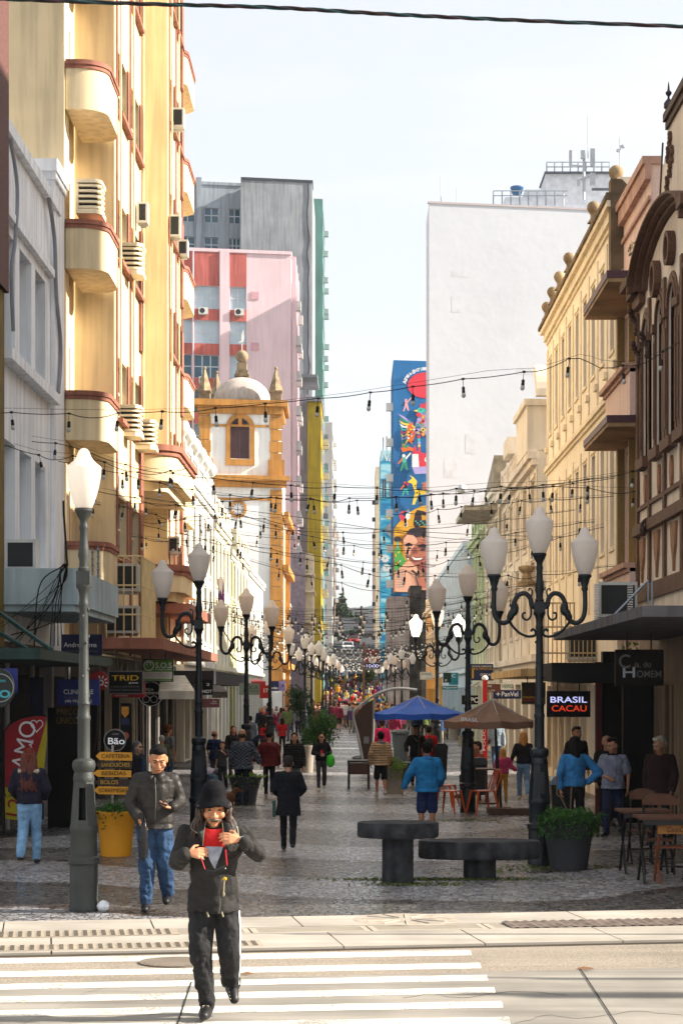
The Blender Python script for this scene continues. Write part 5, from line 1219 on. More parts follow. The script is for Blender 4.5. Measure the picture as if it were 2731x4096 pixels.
def string(P3, spacing, label, near=True, seed=0, sup=True, loop=.0):
    """P3: list of 3D anchor points of the cable"""
    t = T('string_lights', label, 'string lights', tuple(P3[0]), group='strings of bulbs across the street')
    rnd = random.Random(seed); pts = spline(P3, 8*(len(P3)-1)); b = MB()
    L_ = [0]
    for a, c in zip(pts, pts[1:]): L_.append(L_[-1]+(c-a).length)
    tot = L_[-1]; n = max(2, int(tot/spacing)); pos = [(i+.5)*tot/n+rnd.uniform(-.12, .12)*spacing for i in range(n)]
    def at(s_):
        for i in range(len(L_)-1):
            if s_ <= L_[i+1]: f = (s_-L_[i])/max(L_[i+1]-L_[i], 1e-6); return pts[i].lerp(pts[i+1], f)
        return pts[-1]
    prev = [P3[0]]; cab = []
    bounds = [0]+pos+[tot]
    for a, c in zip(bounds, bounds[1:]):
        sag = rnd.uniform(.005, .04)*(2.2 if rnd.random() < .2 else 1)
        for k in range(5): f = k/5; p = at(a+(c-a)*f); cab.append((p.x, p.y, p.z-sag*4*f*(1-f)))
    cab.append(tuple(at(tot)))
    th = .0075 if near else .008*max(1, P3[0][1]/80)
    b.tube(cab, min(th, .02), 4)
    if sup: b.tube([tuple(Vector(p)+Vector((0,0,.05+.03*sin(i)))) for i, p in enumerate(pts[::4])]+[tuple(Vector(pts[-1])+Vector((0,0,.08)))], th*.5, 3)
    b.build('cable', WIRE, t)
    off = Vector(P3[0])
    for i, s_ in enumerate(pos):
        p = at(s_)-off
        if near:
            s1 = bpy.data.objects.new('bulb_socket', PM); COL.objects.link(s1); s1.parent = t; s1.location = p; s1.rotation_euler = (rnd.gauss(0,.1), rnd.gauss(0,.12), rnd.random()*6)
            s2 = bpy.data.objects.new('bulb', GMs); COL.objects.link(s2); s2.parent = s1
        else:
            s1 = bpy.data.objects.new('bulb', SBM); COL.objects.link(s1); s1.parent = t; s1.location = p; k = max(.95, P3[0][1]/115); s1.scale = (k*1.1, k*1.1, .5+k*.5)
    return t
def pxs(pts, d0, d1=None):
    d1 = d1 or d0; n = len(pts)-1; x0 = pts[0][0]; x1 = pts[-1][0]
    r = []
    for x, y in pts: d = d0+(d1-d0)*(x-x0)/(x1-x0); r.append(Vector((xx(x, d), d, zx(y, d))))
    return r
string(pxs([(-20,944),(130,950),(430,942),(820,905),(1120,862),(1230,850),(1330,818),(1380,838),(1470,832),(1585,770)], 34, 33), .85, 'topmost string of large bulbs crossing in front of the white tower and the mansion', seed=1)
string(pxs([(-20,1000),(150,1022),(300,1070),(480,1097),(640,1113),(820,1119),(985,1124),(1130,1118),(1300,1108),(1585,1058)], 38, 37), .78, 'second string of bulbs from the top, crossing the church clock level', seed=2)
string(pxs([(-20,1042),(170,1062),(430,1122),(600,1142),(860,1143),(1100,1127),(1300,1116),(1450,1130),(1585,1080)], 41, 39), .8, 'third string of bulbs from the top, running just below the second', seed=3)
string(pxs([(-20,1100),(240,1130),(420,1160),(600,1142),(800,1150),(985,1135),(1250,1118),(1585,1072)], 44, 42), .95, 'fourth string of bulbs, tangled closely with the third', seed=4)
string(pxs([(60,1110),(300,1150),(520,1175),(696,1227),(793,1244),(887,1250),(1024,1246),(1112,1235),(1300,1205),(1460,1182)], 47, 46), .8, 'string of bulbs sagging across the portrait forehead', seed=5)
string(pxs([(260,1190),(450,1232),(689,1282),(773,1295),(868,1323),(926,1312),(985,1322),(1150,1322),(1300,1316),(1400,1300),(1540,1320)], 50, 40), .95, 'string of bulbs hanging below the portrait, passing the tall right lamps', seed=6)
string(pxs([(300,1230),(480,1262),(689,1320),(813,1344),(924,1368),(1032,1374),(1100,1360),(1290,1330)], 56, 56), .9, 'string of bulbs just above the far rooftops, drooping to the right', seed=7)
string(pxs([(430,1200),(560,1228),(760,1247),(900,1262),(1060,1262),(1250,1230)], 60, 60), .9, 'string of bulbs level with the portrait mouth', seed=71)
string(pxs([(-20,1010),(90,1045),(200,1050),(320,1085),(430,1075)], 36, 36), .6, 'short string of bulbs looping on the white building at upper left', seed=73)
string(pxs([(-20,1120),(120,1150),(260,1160),(420,1192),(560,1185),(700,1212)], 43, 47), .7, 'string of bulbs crossing just above the second left lamp globe', seed=74)
string(pxs([(-20,1170),(160,1190),(330,1235),(470,1240),(640,1262),(820,1290),(1000,1300)], 46, 50), .8, 'string of bulbs passing behind the biggest lamp globe and over the mural flowers', seed=75)
string(pxs([(900,1180),(1050,1165),(1200,1150),(1400,1140),(1585,1120)], 45, 42), .7, 'string of bulbs on the right half just above the tallest lamp globe', seed=76)
string(pxs([(880,1300),(1000,1290),(1150,1270),(1300,1230),(1450,1195)], 48, 44), .75, 'string of bulbs on the right half rising towards the iron bracket', seed=77)
string(pxs([(200,1150),(330,1200),(480,1185),(640,1215),(850,1222),(1100,1200),(1400,1160)], 52, 50), 1.0, 'thin string of bulbs between the clock and the portrait eyes', seed=72)
ordn = ['eighth','ninth','tenth','eleventh','twelfth','thirteenth','fourteenth','fifteenth','sixteenth','seventeenth','eighteenth','nineteenth','twentieth','twenty-first','twenty-second','twenty-third','twenty-fourth','twenty-fifth','twenty-sixth','twenty-seventh','twenty-eighth','twenty-ninth','thirtieth','thirty-first','thirty-second']
ordn2 = ['thirty-third','thirty-fourth','thirty-fifth','thirty-sixth','thirty-seventh','thirty-eighth','thirty-ninth','fortieth','forty-first','forty-second','forty-third','forty-fourth','forty-fifth','forty-sixth','forty-seventh','forty-eighth']
d = 62
rnd = random.Random(21)
for i in range(40):
    zL = 5.6+rnd.uniform(-.3,.5); zR = 5.6+rnd.uniform(-.3,.5); sag = rnd.uniform(.5, .9); dd = rnd.uniform(-3, 3)
    P = [Vector((-5.8+11.3*k/6, d+dd*k/6, zL+(zR-zL)*k/6-sag*4*(k/6)*(1-k/6)+rnd.uniform(-.05,.05))) for k in range(7)]
    string(P, .8 if d < 95 else .55, '%s string of bulbs counted from the camera down the street' % (ordn[i] if i < len(ordn) else ordn2[i-len(ordn)]), near=False, seed=100+i, sup=i < 8)
    d += 2.6+i*.07
# main black twisted cable at the top
def twist(P, r, label, col='14161a'):
    pts = spline(P, 60); t = T('overhead_cable', label, 'cable', tuple(P[0])); 
    for k in range(3):
        b = MB(); b.tube([(p.x, p.y+r*.8*cos(i*.33+k*2.1), p.z+r*.8*sin(i*.33+k*2.1)) for i, p in enumerate(spline(P, 160))], r*.75, 6)
        b.build('strand', [M('cable_dark', '14161a', .5), M('cable_teal', '10363a', .5), M('cable_red', '2c1018', .5)][k], t)
twist(pxs([(-30,-4),(300,8),(620,17),(900,33),(1200,47),(1600,62)], 14, 14.5), .0105, 'thick twisted black power cable across the top of the sky')
for (P, d0, d1, lb2) in (([(-10,1095),(300,1140),(700,1190),(1000,1235),(1200,1240)], 48, 60, 'thin wire below the bulb strings running to the right houses'), ([(760,1210),(1100,1228),(1568,1240)], 60, 50, 'thin straight wire across the mural tower'), ([(620,1395),(830,1400),(1050,1385)], 110, 110, 'pale wire above the distant bulb strings')):
    b = MB(); b.tube([tuple(p) for p in spline(pxs(P, d0, d1), 20)], .008, 4); tag(b.build('overhead_wire', WIRE), lb2, 'wire')
# bundle of loose wires at the left ledge
wb = MB(); rnd = random.Random(2); d = 33.9; A0 = (268*1, 1297)
for i in range(9):
    x1 = rnd.uniform(-10, 90); y1 = rnd.uniform(1440, 1490); xm = rnd.uniform(90, 150); ym = rnd.uniform(1340, 1420)
    wb.tube(spline([Vector((xx(155,d),d,zx(1296,d))), Vector((xx(140,d),d,zx(1303+i*2,d))), Vector((xx(xm,d),d-.1,zx(ym,d))), Vector((xx(x1,d),d-.3,zx(y1,d)))], 16), .006 if i % 3 else .011, 4)
for i in range(4):
    x1 = 118+i*9; wb.tube(spline([Vector((xx(155,d),d,zx(1296,d))), Vector((xx(152-i*2,d),d,zx(1330,d))), Vector((xx(125+i*5,d),d,zx(1370+i*8,d))), Vector((xx(x1,d),d-.1,zx(1484,d)))], 16), .009, 4)
wb.tube([(xx(155,d),d,zx(1300,d)),(xx(147,d),d,zx(1180,d)),(xx(146,d),d,zx(1150,d))], .02, 5)
tag(wb.build('wire_bundle', WIRE), 'tangled bundle of black wires fanning down over the pale blue ledge', 'wires')
b = MB()
for (x, y0, y1) in ((190,1240,1320),(213,1260,1330),(226,1255,1335)):
    d_ = 40; b.tube([(xx(x,d_),d_,zx(y1,d_)),(xx(x,d_),d_,zx(y0,d_))], .02, 4)
    for k in range(5): b.ell((xx(x,d_),d_,zx(y0+8+k*15,d_)), .035, 6, 4)
tag(b.build('wire_posts', M('galvanised')), 'three thin electric fence posts on the ledge beside the bar cage', 'posts')
# ---------------- hanging signs ----------------
def sign(x0, y0, x1, y1, d, mat, label, lines=(), rods=True, round_=False, nm='hanging_sign', cat='sign', border=None, rodh=.35):
    F = FC(d); a, b_, z0, z1 = xx(x0,d), xx(x1,d), zx(y1,d), zx(y0,d); t = T(nm, label, cat, ((a+b_)/2, d, z1))
    b = MB()
    if round_:
        c = ((a+b_)/2, (z0+z1)/2); r = (b_-a)/2; b.prism(F, [(c[0]+r*cos(2*pi*i/32), c[1]+(z1-z0)/2*sin(2*pi*i/32)) for i in range(32)], -.1, 0)
    else: b.fbox(F, a, b_, z0, z1, -.08, 0)
    b.build('board', mat, t)
    if border:
        b = MB()
        if round_: b.arcband(F, c[0], c[1], r*.93, r, 0, 2*pi, .001, .015, 32)
        else:
            e = .02; b.fbox(F, a, b_, z1-e, z1, .001, .012); b.fbox(F, a, b_, z0, z0+e, .001, .012); b.fbox(F, a, a+e, z0+e, z1-e, .001, .012); b.fbox(F, b_-e, b_, z0+e, z1-e, .001, .012)
        b.build('border', border, t)
    for (s_, x, y, hp, wp, mt_) in lines:
        text(s_, F, xx(x, d), zx(y, d), hp/S(d), mt_, t, wp/S(d) if wp else None, bold=.012)
    if rods:
        for f in (.25, .75): b = MB(); x = a+(b_-a)*f; b.tube([(x, d+.04, z1), (x, d+.04, z1+rodh)], .014, 5); b.build('rod', BLK, t)
    return t, F
LW = M('letter_white', 'eceef0', .5, 0); LR = M('letter_red', 'b5301c', .5, 0); LY = M('letter_yellow', 'd0a018', .5, 0); SB = M('sign_black', '080708', .5, 0, spec=.15); NAV = M('sign_navy', '16204e', .45, .05); LG = M('letter_grey', '6d6a68', .5, 0)
LWB = M('letter_lit_white', 'c9ccff', .5, 0, emit=.35); LRB = M('letter_lit_red', 'd03a18', .5, 0, emit=.3)
sign(1255,1587,1355,1647, 36, SB, 'black hanging sign with white and red chocolate shop letters', [('BRASIL',1305,1607,14,84,LWB),('CACAU',1306,1627,14,80,LRB)])
t, F = sign(1412,1492,1523,1575, 31, M('sign_maroon','100707',.5,0,spec=.15), 'dark menswear shop sign with grey letters under the right canopy', [('C',1433,1519,32,26,LG),('ia. do',1475,1526,14,38,LG),('H',1443,1544,24,28,M('letter_pale','aab4bc',.5)),('OMEM',1489,1548,16,56,LG)], rodh=.5)
sign(1197,1567,1252,1618, 48, M('sign_brown','3a2c20',.6,0), 'brown pharmacy sign behind the tall right lamp post', [('FARMÁCIA',1225,1601,6,48,LY),('PREÇO POPULAR',1225,1609,6,50,LR)], border=M('letter_green','3b6a3a',.5))
sign(1132,1585,1196,1605, 60, NAV, 'navy sign with white slanted pharmacy letters above the brown parasol', [('PanVel',1170,1594,11,38,LW),('+',1143,1594,9,9,LW)], rods=False)
sign(1139,1569,1176,1584, 61, M('sign_white','d8dad0',.6), 'white and green locksmith sign above the navy pharmacy sign', [('VEIRO',1164,1576,8,26,M('letter_green'))], rods=False)
sign(1118,1571,1149,1590, 59, M('sign_street_brown','6b4030',.6), 'small brown street name sign beside the red post', [('no',1124,1576,4,8,LW),('e 219',1128,1586,4,14,LW)], rods=False)
sign(1060,1597,1101,1618, 65, SB, 'small black sign with white letters right of the blue parasol', [('UPO',1084,1608,12,32,LW)], rods=False)
sign(1014,1575,1051,1584, 95, M('sign_teal','1c7f95',.5), 'thin teal shop sign left of the distant blue facade', [('Magazinelui',1033,1579.5,5,32,LW)], rods=False)
sign(1080,1525,1132,1563, 70, NAV, 'navy optician banner with a yellow arrow', [('ÓCULOS COMPLETOS',1106,1530,4,46,LW),('MULTIFOCAL',1107,1536,5,48,LY),('ÓTICA',1114,1549,6,24,LW),('↑' if 0 else 'I',1085,1548,20,4,LY)], rods=False)
sign(1017,1545,1035,1568, 90, M('sign_dark_green','12302c',.5), 'small dark green sign beside the white optician sign', [('F',1024,1563,5,4,LW)], rods=False)
sign(1030,1545,1052,1573, 92, M('sign_teal'), 'teal sign above the crowd at right', [('C',1041,1552,8,8,LW)], rods=False)
sign(964+0,1543,992,1561, 88, M('sign_cream','c9c4b8',.6), 'cream and blue optician sign near the third right lamp', [('ÓTICA',978,1548,4,22,NAV),('CARLOS',978,1554,3,22,LW)], rods=False)
# left signs
sign(141,1457,235,1505, 40.8, NAV, 'navy pharmacy sign partly hidden by the big lamp post', [('AndreFarma',185,1481,11,76,LW),('farmácia de manipulação',184,1496,5,84,LG)], rods=False)
sign(131,1560,229,1620, 38.0, M('sign_blue','1c2f7c',.45), 'blue clinic sign with phone number behind the big lamp post', [('CLINICARE',181,1589,11,68,LW),('ODONTOLOGIA ESTÉTICA',181,1602,3.5,70,LG),('(48) 98114-3312',181,1611,8,62,LW)])
t, F = sign(203,1541,249,1587, 40, M('sign_red','a01818',.5), 'round red sign peeking out right of the big lamp post', round_=True, rods=False)
b = MB(); cx_, cz_ = xx(232,40), zx(1568,40); b.arcband(F, cx_, cz_, .04, .06, 0, 2*pi, .002, .01, 16)
for k in range(5): a = -.6+k*.6; b.prism(F, [(cx_+r*cos(a)+w_*sin(a), cz_+r*sin(a)-w_*cos(a)) for r, w_ in ((.09,.012),(.15,.012),(.15,-.012),(.09,-.012))], .002, .01)
b.build('sun_mark', LW, t)
sign(249,1541,329,1594, 42, SB, 'black jeans shop sign with yellow slanted letters', [('TRID',288,1557,12,62,LY),('JEANS',307,1569,4,22,LW),('A MARCA QUE VOCÊ USA',288,1577,5,66,LG),('MASCULINO • FEMININO e INFANTIL',288,1585,4,70,LG)], border=LG)
sign(256,1565,333,1602, 42.3, M('sign_red'), 'red credit shop sign behind the black jeans sign', [('LOJA DE CRÉDITO',280,1598,4,30,LW)], rods=False)
t, F = sign(328,1514,398,1566, 46, M('sign_green','5f9430',.5,0), 'green and white school sign hanging above the round optician sign', [('S.O.S',376,1528,13,38,LW),('tecnologia e educação',376,1538,4,38,LW)], border=SB)
b = MB(); b.fbox(F, xx(330,46), xx(397,46), zx(1559,46), zx(1543,46), .001, .006); b.build('panel', M('sign_white'), t)
for s_, y in (('INFORMÁTICA • DESIGN E WEB',1546.5),('INGLÊS • PORTUGUÊS',1550.5),('ADMINISTRAÇÃO • PROGRAMAÇÃO',1554.5)): text(s_, F, xx(361,46), zx(y,46), 2.6/S(46), LR, t, (44 if 'P' in s_[:9] and 'ING' in s_ else 56)/S(46), o=.01)
text('(48) 3222-3232  www.sos.com.br', F, xx(363,46), zx(1562.5,46), 3/S(46), LW, t, 62/S(46))
b = MB(); b.arcband(F, xx(342,46), zx(1529,46), .1, .125, 0, 2*pi, .001, .008, 20); b.arcband(F, xx(342,46), zx(1526,46), .035, .055, -.5, 4, .001, .008, 12); b.build('emblem', LW, t)
t, F = sign(317,1565,375,1622, 47, SB, 'round black optician sign with white glasses drawing', [('Ótica',341,1582,9,24,LW),('catarinense',344,1591,8,46,LW)], round_=True, border=LW, rods=False)
b = MB()
for x in (336, 354): b.arcband(F, xx(x,47), zx(1606,47), .075, .088, 0, 2*pi, .001, .01, 18)
b.arcband(F, xx(345,47), zx(1604,47), .012, .024, 0, pi, .001, .01, 8); b.build('glasses_drawing', LW, t)
t, F = sign(-34,1535,33,1625, 29.5, M('sign_dark_teal','0b1614',.4,0), 'big round dark sign with a teal letter cut by the left edge', [('URIN',3,1564,6,20,M('letter_teal','3fa7b4',.5)),('o',12,1594,18,26,M('letter_teal'))], round_=True, border=M('rim_silver','888b8c',.3), rods=False)
pane(FC(30), xx(-10,30), xx(41,30), zx(1592,30), zx(1535,30), 0, t, M('sign_blue'), 'board')
sign(463,1561,489,1596, 50, SB, 'black sign with thin white letters behind the second lamp post', [('MIDT',476,1588,7,22,LW),('2',478,1572,6,8,LW)], rods=False)
sign(464,1605,504,1625, 51, M('sign_rose','7c4a4e',.5), 'small maroon street name sign right of the second lamp', [('Rua',493,1611,3.5,9,LW),('Trajano',491,1616,3.5,16,LW)], rods=False)
sign(549,1569,596,1596, 62, M('sign_grey_green','6d7c70',.6), 'grey green shoe shop sign right of the third lamp post', [('IOCA',578,1579,9,30,M('letter_deep_green','184a30',.5)),('CALÇADOS',577,1588,4,32,M('letter_deep_green'))], rods=False)
sign(596,1574,618,1604, 66, M('sign_red'), 'red sign beside the shoe shop sign', [('17',611,1586,9,10,LW)], rods=False)
sign(623,1564,640,1587, 85, NAV, 'small blue sign over the left crowd', [('mbo',631,1580,6,14,LW)], rods=False)
sign(640,1564,656,1587, 85.2, M('sign_lilac','9a8cc0',.6), 'small lilac sign over the left crowd', [('3',649,1575,6,6,NAV)], rods=False)
# awnings left
def awning(x0, x1, yt, ymid, yb, d, dep, mat, label):
    a, b_ = xx(x0, d), xx(x1, d); b = MB(); z1, z2, z3 = zx(yt, d), zx(ymid, d), zx(yb, d)
    b.hexa([(a,d,z2),(b_,d,z2),(b_,d+.02,z2+.02),(a,d+.02,z2+.02),(a-.1,d+dep,z1),(b_-.35,d+dep,z1),(b_-.35,d+dep,z1+.02),(a-.1,d+dep,z1+.02)])
    b.box(a, b_, d-.02, d, z3, z2+.01); o = b.build('awning', mat); tag(o, label, 'awning')
awning(365, 447, 1552, 1588, 1606, 45.5, 1.5, M('cream_awning','d3cab8',.8,.15,2,streak=.2), 'stained cream sloping awning behind the second lamp post')
awning(487, 523, 1575, 1590, 1603, 55, 2, M('striped_awning','55504c',.8,.4,9), 'dark striped awning in front of the left shops')
awning(577, 610, 1560, 1566, 1575, 72, 2, M('sign_red'), 'red fascia over the left shops beyond the shoe sign')
b = MB(); b.box(-6.1, -4.35, 60.5, 78, zx(1572,60), zx(1540,60)); tag(b.build('marquise', M('marquise_dark','25252a',.8,.1,2)), 'long dark shop marquise beyond the red canopy', 'canopy')
b = MB(); b.box(-5.95, -5.8, 46.6, 46.8, 0, 2.6); b.box(-5.6, -5.25, 46.6, 46.8, 0, 2.6); o = b.build('shop_pillar', M('pillar_cream','b3a690',.85,.1,2,streak=.2)); tag(o, 'cream pillar beside the dark roller shutter', 'pillar')
b = MB(); b.box(-6.15, -5.6, 47.3, 47.4, 0, 2.6)
for k in range(26): b.box(-6.15, -5.6, 47.26, 47.3, .05+k*.1, .11+k*.1)
tag(b.build('roller_shutter', M('shutter_dark','2b2624',.5,.1)), 'dark roller shutter under the cream awning', 'shutter')
# purple banner on facade
b = MB(); d = 63; P = [(507,1322),(502,1330),(500,1350),(504,1400),(512,1438),(517,1437),(516,1380),(513,1330)]
b.prism(FC(d), [(xx(x,d), zx(y,d)) for x, y in P], -.02, 0); o = tag(T('banner', 'narrow purple and white feather banner high on the left facades', 'banner', (0,0,0)), 'narrow purple and white feather banner high on the left facades', 'banner'); b.build('cloth', M('purple_cloth','6a3a7c',.7), o)
b = MB(); P = [(507,1322),(502,1330),(500,1348),(503,1365),(506,1352),(510,1368),(513,1330)]; b.prism(FC(d), [(xx(x,d), zx(y,d)) for x, y in P], .003, .01); b.build('white_top', LW, o)
b = MB(); b.tube([(xx(501,d),d,zx(1330,d)),(xx(503,d),d,zx(1400,d)),(xx(514,d),d,zx(1450,d)),(xx(530,d),d,zx(1475,d))], .02, 5); b.build('pole', BLK, o)
# red feather flag at left
t = T('feather_flag', 'red feather flag with white lettering and yellow foot at the left edge', 'flag', (-5.6, 33.4, 0)); d = 33.4; F = FC(d)
P = [(13,1680),(22,1664),(50,1649),(80,1643),(107,1644),(103,1672),(92,1710),(78,1760),(60,1800),(45,1815),(12,1808)]
def clothy(P, mat, nm, o0=0):
    b = MB(); b.prism(F, [(xx(x,d), zx(y,d)) for x, y in P], o0-.015, o0); return b.build(nm, mat, t)
clothy(P, M('flag_red','9c1522',.6,.15,3), 'cloth'); clothy([(11,1808.2),(45,1815.2),(60,1800.2),(92,1710.2),(108,1654),(108,1700),(100,1776),(72,1850),(40,1884),(11,1880)], M('flag_yellow','b8a81c',.6,.1,3), 'yellow_foot', -.02)
for s_, x, y, hp, wp, r in (('AMO',55,1712,38,112,radians(78)),('AS',72,1708,9,18,radians(78))): text(s_, F, xx(x,d), zx(y,d), hp/S(d), LW, t, wp/S(d), rot=r, o=.006)
text('ÚNI', F, xx(26,d), zx(1827,d), 9/S(d), SB, t, 26/S(d), o=.002, rot=-.1); text('12', F, xx(34,d), zx(1854,d), 34/S(d), M('letter_dark_red','8c1a12',.5), t, 40/S(d), o=.002, rot=radians(80))
hb = MB(); hc = (xx(85,d), zx(1666,d)); 
hpts = [(hc[0]+.012*16*sin(a)**3*.55, hc[1]+.009*(13*cos(a)-5*cos(2*a)-2*cos(3*a)-cos(4*a))*.8) for a in [2*pi*i/28 for i in range(29)]]
hb.tube([F(p[0], p[1], .01) for p in hpts], .009, 5); hb.build('heart_mark', LW, t)
b = MB(); b.tube([F(xx(11,d),0,.0),F(xx(11,d),zx(1680,d),0)]+[F(xx(x,d),zx(y,d),0) for x, y in P[1:5]], .014, 6); b.box(xx(-2,d), xx(40,d), d-.3, d+.3, 0, .03); b.build('pole', BLK, t)
# ---------------- benches ----------------
CON = M('bench_concrete', '37383b', .85, .5, 5, .6, 25, streak=.35, grime=.4, spec=.2)
def bench(xc, yb, x0, x1, ytop, th, cw, label, sy=.85, off=0):
    d = gd(yb)+cw/2; s_ = S(d); X = xx(xc, d); zt = zx(ytop, d); t = T('stone_bench', label, 'bench', (X, d, 0), group='round concrete benches')
    b = MB(); b.lathe([(cw/2*1.02,0),(cw/2,.02),(cw/2,zt-th)], (X,d,0), 28); sm(b.build('pedestal', CON, t), 40)
    a, c = xx(x0, d), xx(x1, d); r = (c-a)/2; b = MB(); b.lathe([(.97,zt-th),(1,zt-th+.02),(1,zt-.02),(.98,zt)], ((a+c)/2, d, 0), 40, 0, r, r*sy); sm(b.build('slab', CON, t), 40)
bench(913, 2030, 820, 1007, 1888, .19, .40, 'taller round concrete bench slab in front, left one of the pair', .8)
bench(1101, 2020, 960, 1240, 1930, .23, .42, 'lower wide oval concrete bench slab, right one of the pair', .5)
# ---------------- planters ----------------
LEAF = M('leaf_green', '2f5a1c', .55, .4, 8, trans=.3); LEAFD = M('leaf_dark', '1f3a18', .55, .4, 6, trans=.25); LEAFY = M('leaf_yellowish', '6a8a2a', .55, .35, 8, trans=.35); SOIL = M('soil', '2c2119', .95, .3)
def planter(xc, yb, wt, wb, ytop, mat, label, leaf=None, n=500, lr=1.05, lh=.12, size=.03, seed=1, droop=0, yoff=0):
    d = gd(yb); s_ = S(d); d += wb/s_/2; s_ = S(d); X = xx(xc, d); rt, rb = wt/s_/2, wb/s_/2; h_ = zx(ytop, d); t = T('planter', label, 'planter', (X, d, 0))
    b = MB(); b.lathe([(rb,0),(rb*1.01,.02),(rb+(rt-rb)*.45,h_*.5),(rt,h_-.06),(rt*1.03,h_-.05),(rt*1.03,h_),(rt*.93,h_),(rt*.9,h_-.08),(.01,h_-.07)], (X,d,0), 30); sm(b.build('pot', mat, t), 50)
    if leaf:
        b = MB(); leafball(b, (X, d, h_+.01), (rt*lr, rt*lr, lh), n, size, seed, .3, lump=.9)
        rnd = random.Random(seed)
        for _ in range(int(n*droop)):
            a = rnd.random()*6.28; dz = rnd.random()**2*.28; p = Vector((X+rt*1.08*cos(a), d+rt*1.08*sin(a), h_-dz)); q = Vector((rnd.gauss(0,1),rnd.gauss(0,1),rnd.gauss(0,1))).normalized()*size; r = q.cross(Vector((rnd.gauss(0,1),rnd.gauss(0,1),1))).normalized()*size*.5
            b.add([p-q, p+r, p+q, p-r], [(0,1,2,3)])
        b.build('foliage', leaf, t)
    return t, X, d, h_, rt
t, X, d, h_, rt = planter(1305, 1999, 126, 84, 1875, M('planter_grey','2f3035',.6,.12,2,.1,30), 'large dark grey planter overflowing with ivy beside the tall right lamp', LEAF, 1700, 1.12, .12, .026, 3, .7)
b = MB(); b.tube([(X+.02,d,h_),(X-.1,d,h_+.25),(X-.16,d,h_+.3),(X-.16,d,h_+.55)], .012, 5); b.tube([(X+.02,d,h_),(X+.04,d,h_+.4)], .012, 5); b.build('twig', M('twig','5b4a38',.8), t)
planter(563, 1850, 74, 48, 1783, M('planter_grey'), 'tapered grey planter with low green shoots in front of the couple', LEAFY, 700, 1.05, .06, .028, 4, .1)
t, X, d, h_, rt = planter(267, 1968, 88, 70, 1862, M('planter_yellow','c8860e',.55,.1,2,.1,40), 'round yellow planter with green plants behind the big lamp post', LEAF, 900, .98, .14, .03, 5, .12)
planter(903, 1824, 42, 36, 1762, M('planter_beige','8c8378',.8,.12,2), 'beige round planter with bushy greens beside the man in the puffer jacket', LEAFY, 700, 1.25, .22, .035, 6, .3)
planter(705, 1775, 34, 27, 1712, M('planter_beige'), 'beige planter holding the round bush in mid street', None)
planter(635, 1664, 16, 11, 1640, M('planter_white','c4c2bc',.7), 'slim white planter by the left shops', LEAFY, 60, .9, .08, .04, 8)
planter(1044, 1700, 30, 22, 1668, M('planter_beige'), 'beige pot with a small tree right of the blue parasol', None)
planter(1063, 1715, 24, 20, 1690, M('planter_beige'), 'second beige pot close to the blue parasol', None)
planter(715, 1660+42, 30, 24, 1690, M('planter_grey'), 'grey pot at the foot of the tall potted tree', None)
def tree(x, yb, ys, w_, ytop, label, leaf, n, seed, size=.06, trunk=True, nm='potted_tree', lobes=6):
    d = gd(yb); X = xx(x, d); z0 = zx(ys, d); z1 = zx(ytop, d); r = w_/S(d)/2; t = T(nm, label, 'tree', (X, d, 0)); b = MB()
    b.tube([(X,d,.3),(X+.02,d,z0),(X,d,z0+(z1-z0)*.6)], [.05,.04,.02], 6)
    rnd = random.Random(seed)
    for k in range(5): a = rnd.random()*6.28; b.tube([(X,d,z0+k*.1),(X+r*.7*cos(a),d+r*.7*sin(a),z0+(z1-z0)*rnd.uniform(.3,.9))], [.02,.008], 4)
    b.build('trunk', M('bark','3a2e26',.9,.3,8), t); b = MB()
    for k in range(lobes):
        a = rnd.random()*6.28; q = rnd.random(); zc = z0+(z1-z0)*(.15+.7*q); rr_ = r*rnd.uniform(.45,.7)
        leafball(b, (X+r*.45*cos(a), d+r*.45*sin(a), zc), (rr_, rr_, rr_*.95), n//lobes, size, seed*7+k, .15, lump=.6)
    b.build('crown', leaf, t)
tree(689, 1702, 1690, 66, 1567, 'tall narrow dark green potted tree left of the distant crowd', LEAFD, 2600, 3, .07, lobes=12)
tree(733, 1762, 1716, 86, 1638, 'round green bush in a beige planter in mid street', LEAF, 2600, 4, .055, lobes=9)
tree(1050, 1690, 1662, 44, 1622, 'small potted tree right of the blue parasol', LEAFY, 500, 6, .06)
tree(768, 1640, 1600, 30, 1575, 'small green tree in the far crowd left of centre', LEAFD, 500, 8, .1)
tree(935, 1668, 1650, 26, 1598, 'small street tree beside the arched steel kiosk', LEAFD, 500, 9, .09)
tree(845, 1650, 1600, 34, 1528, 'dark street tree beneath the digital clock sign', LEAFD, 900, 10, .13)
tree(829, 1642, 1600, 26, 1545, 'second dark street tree left of the clock sign', LEAFD, 700, 13, .13)
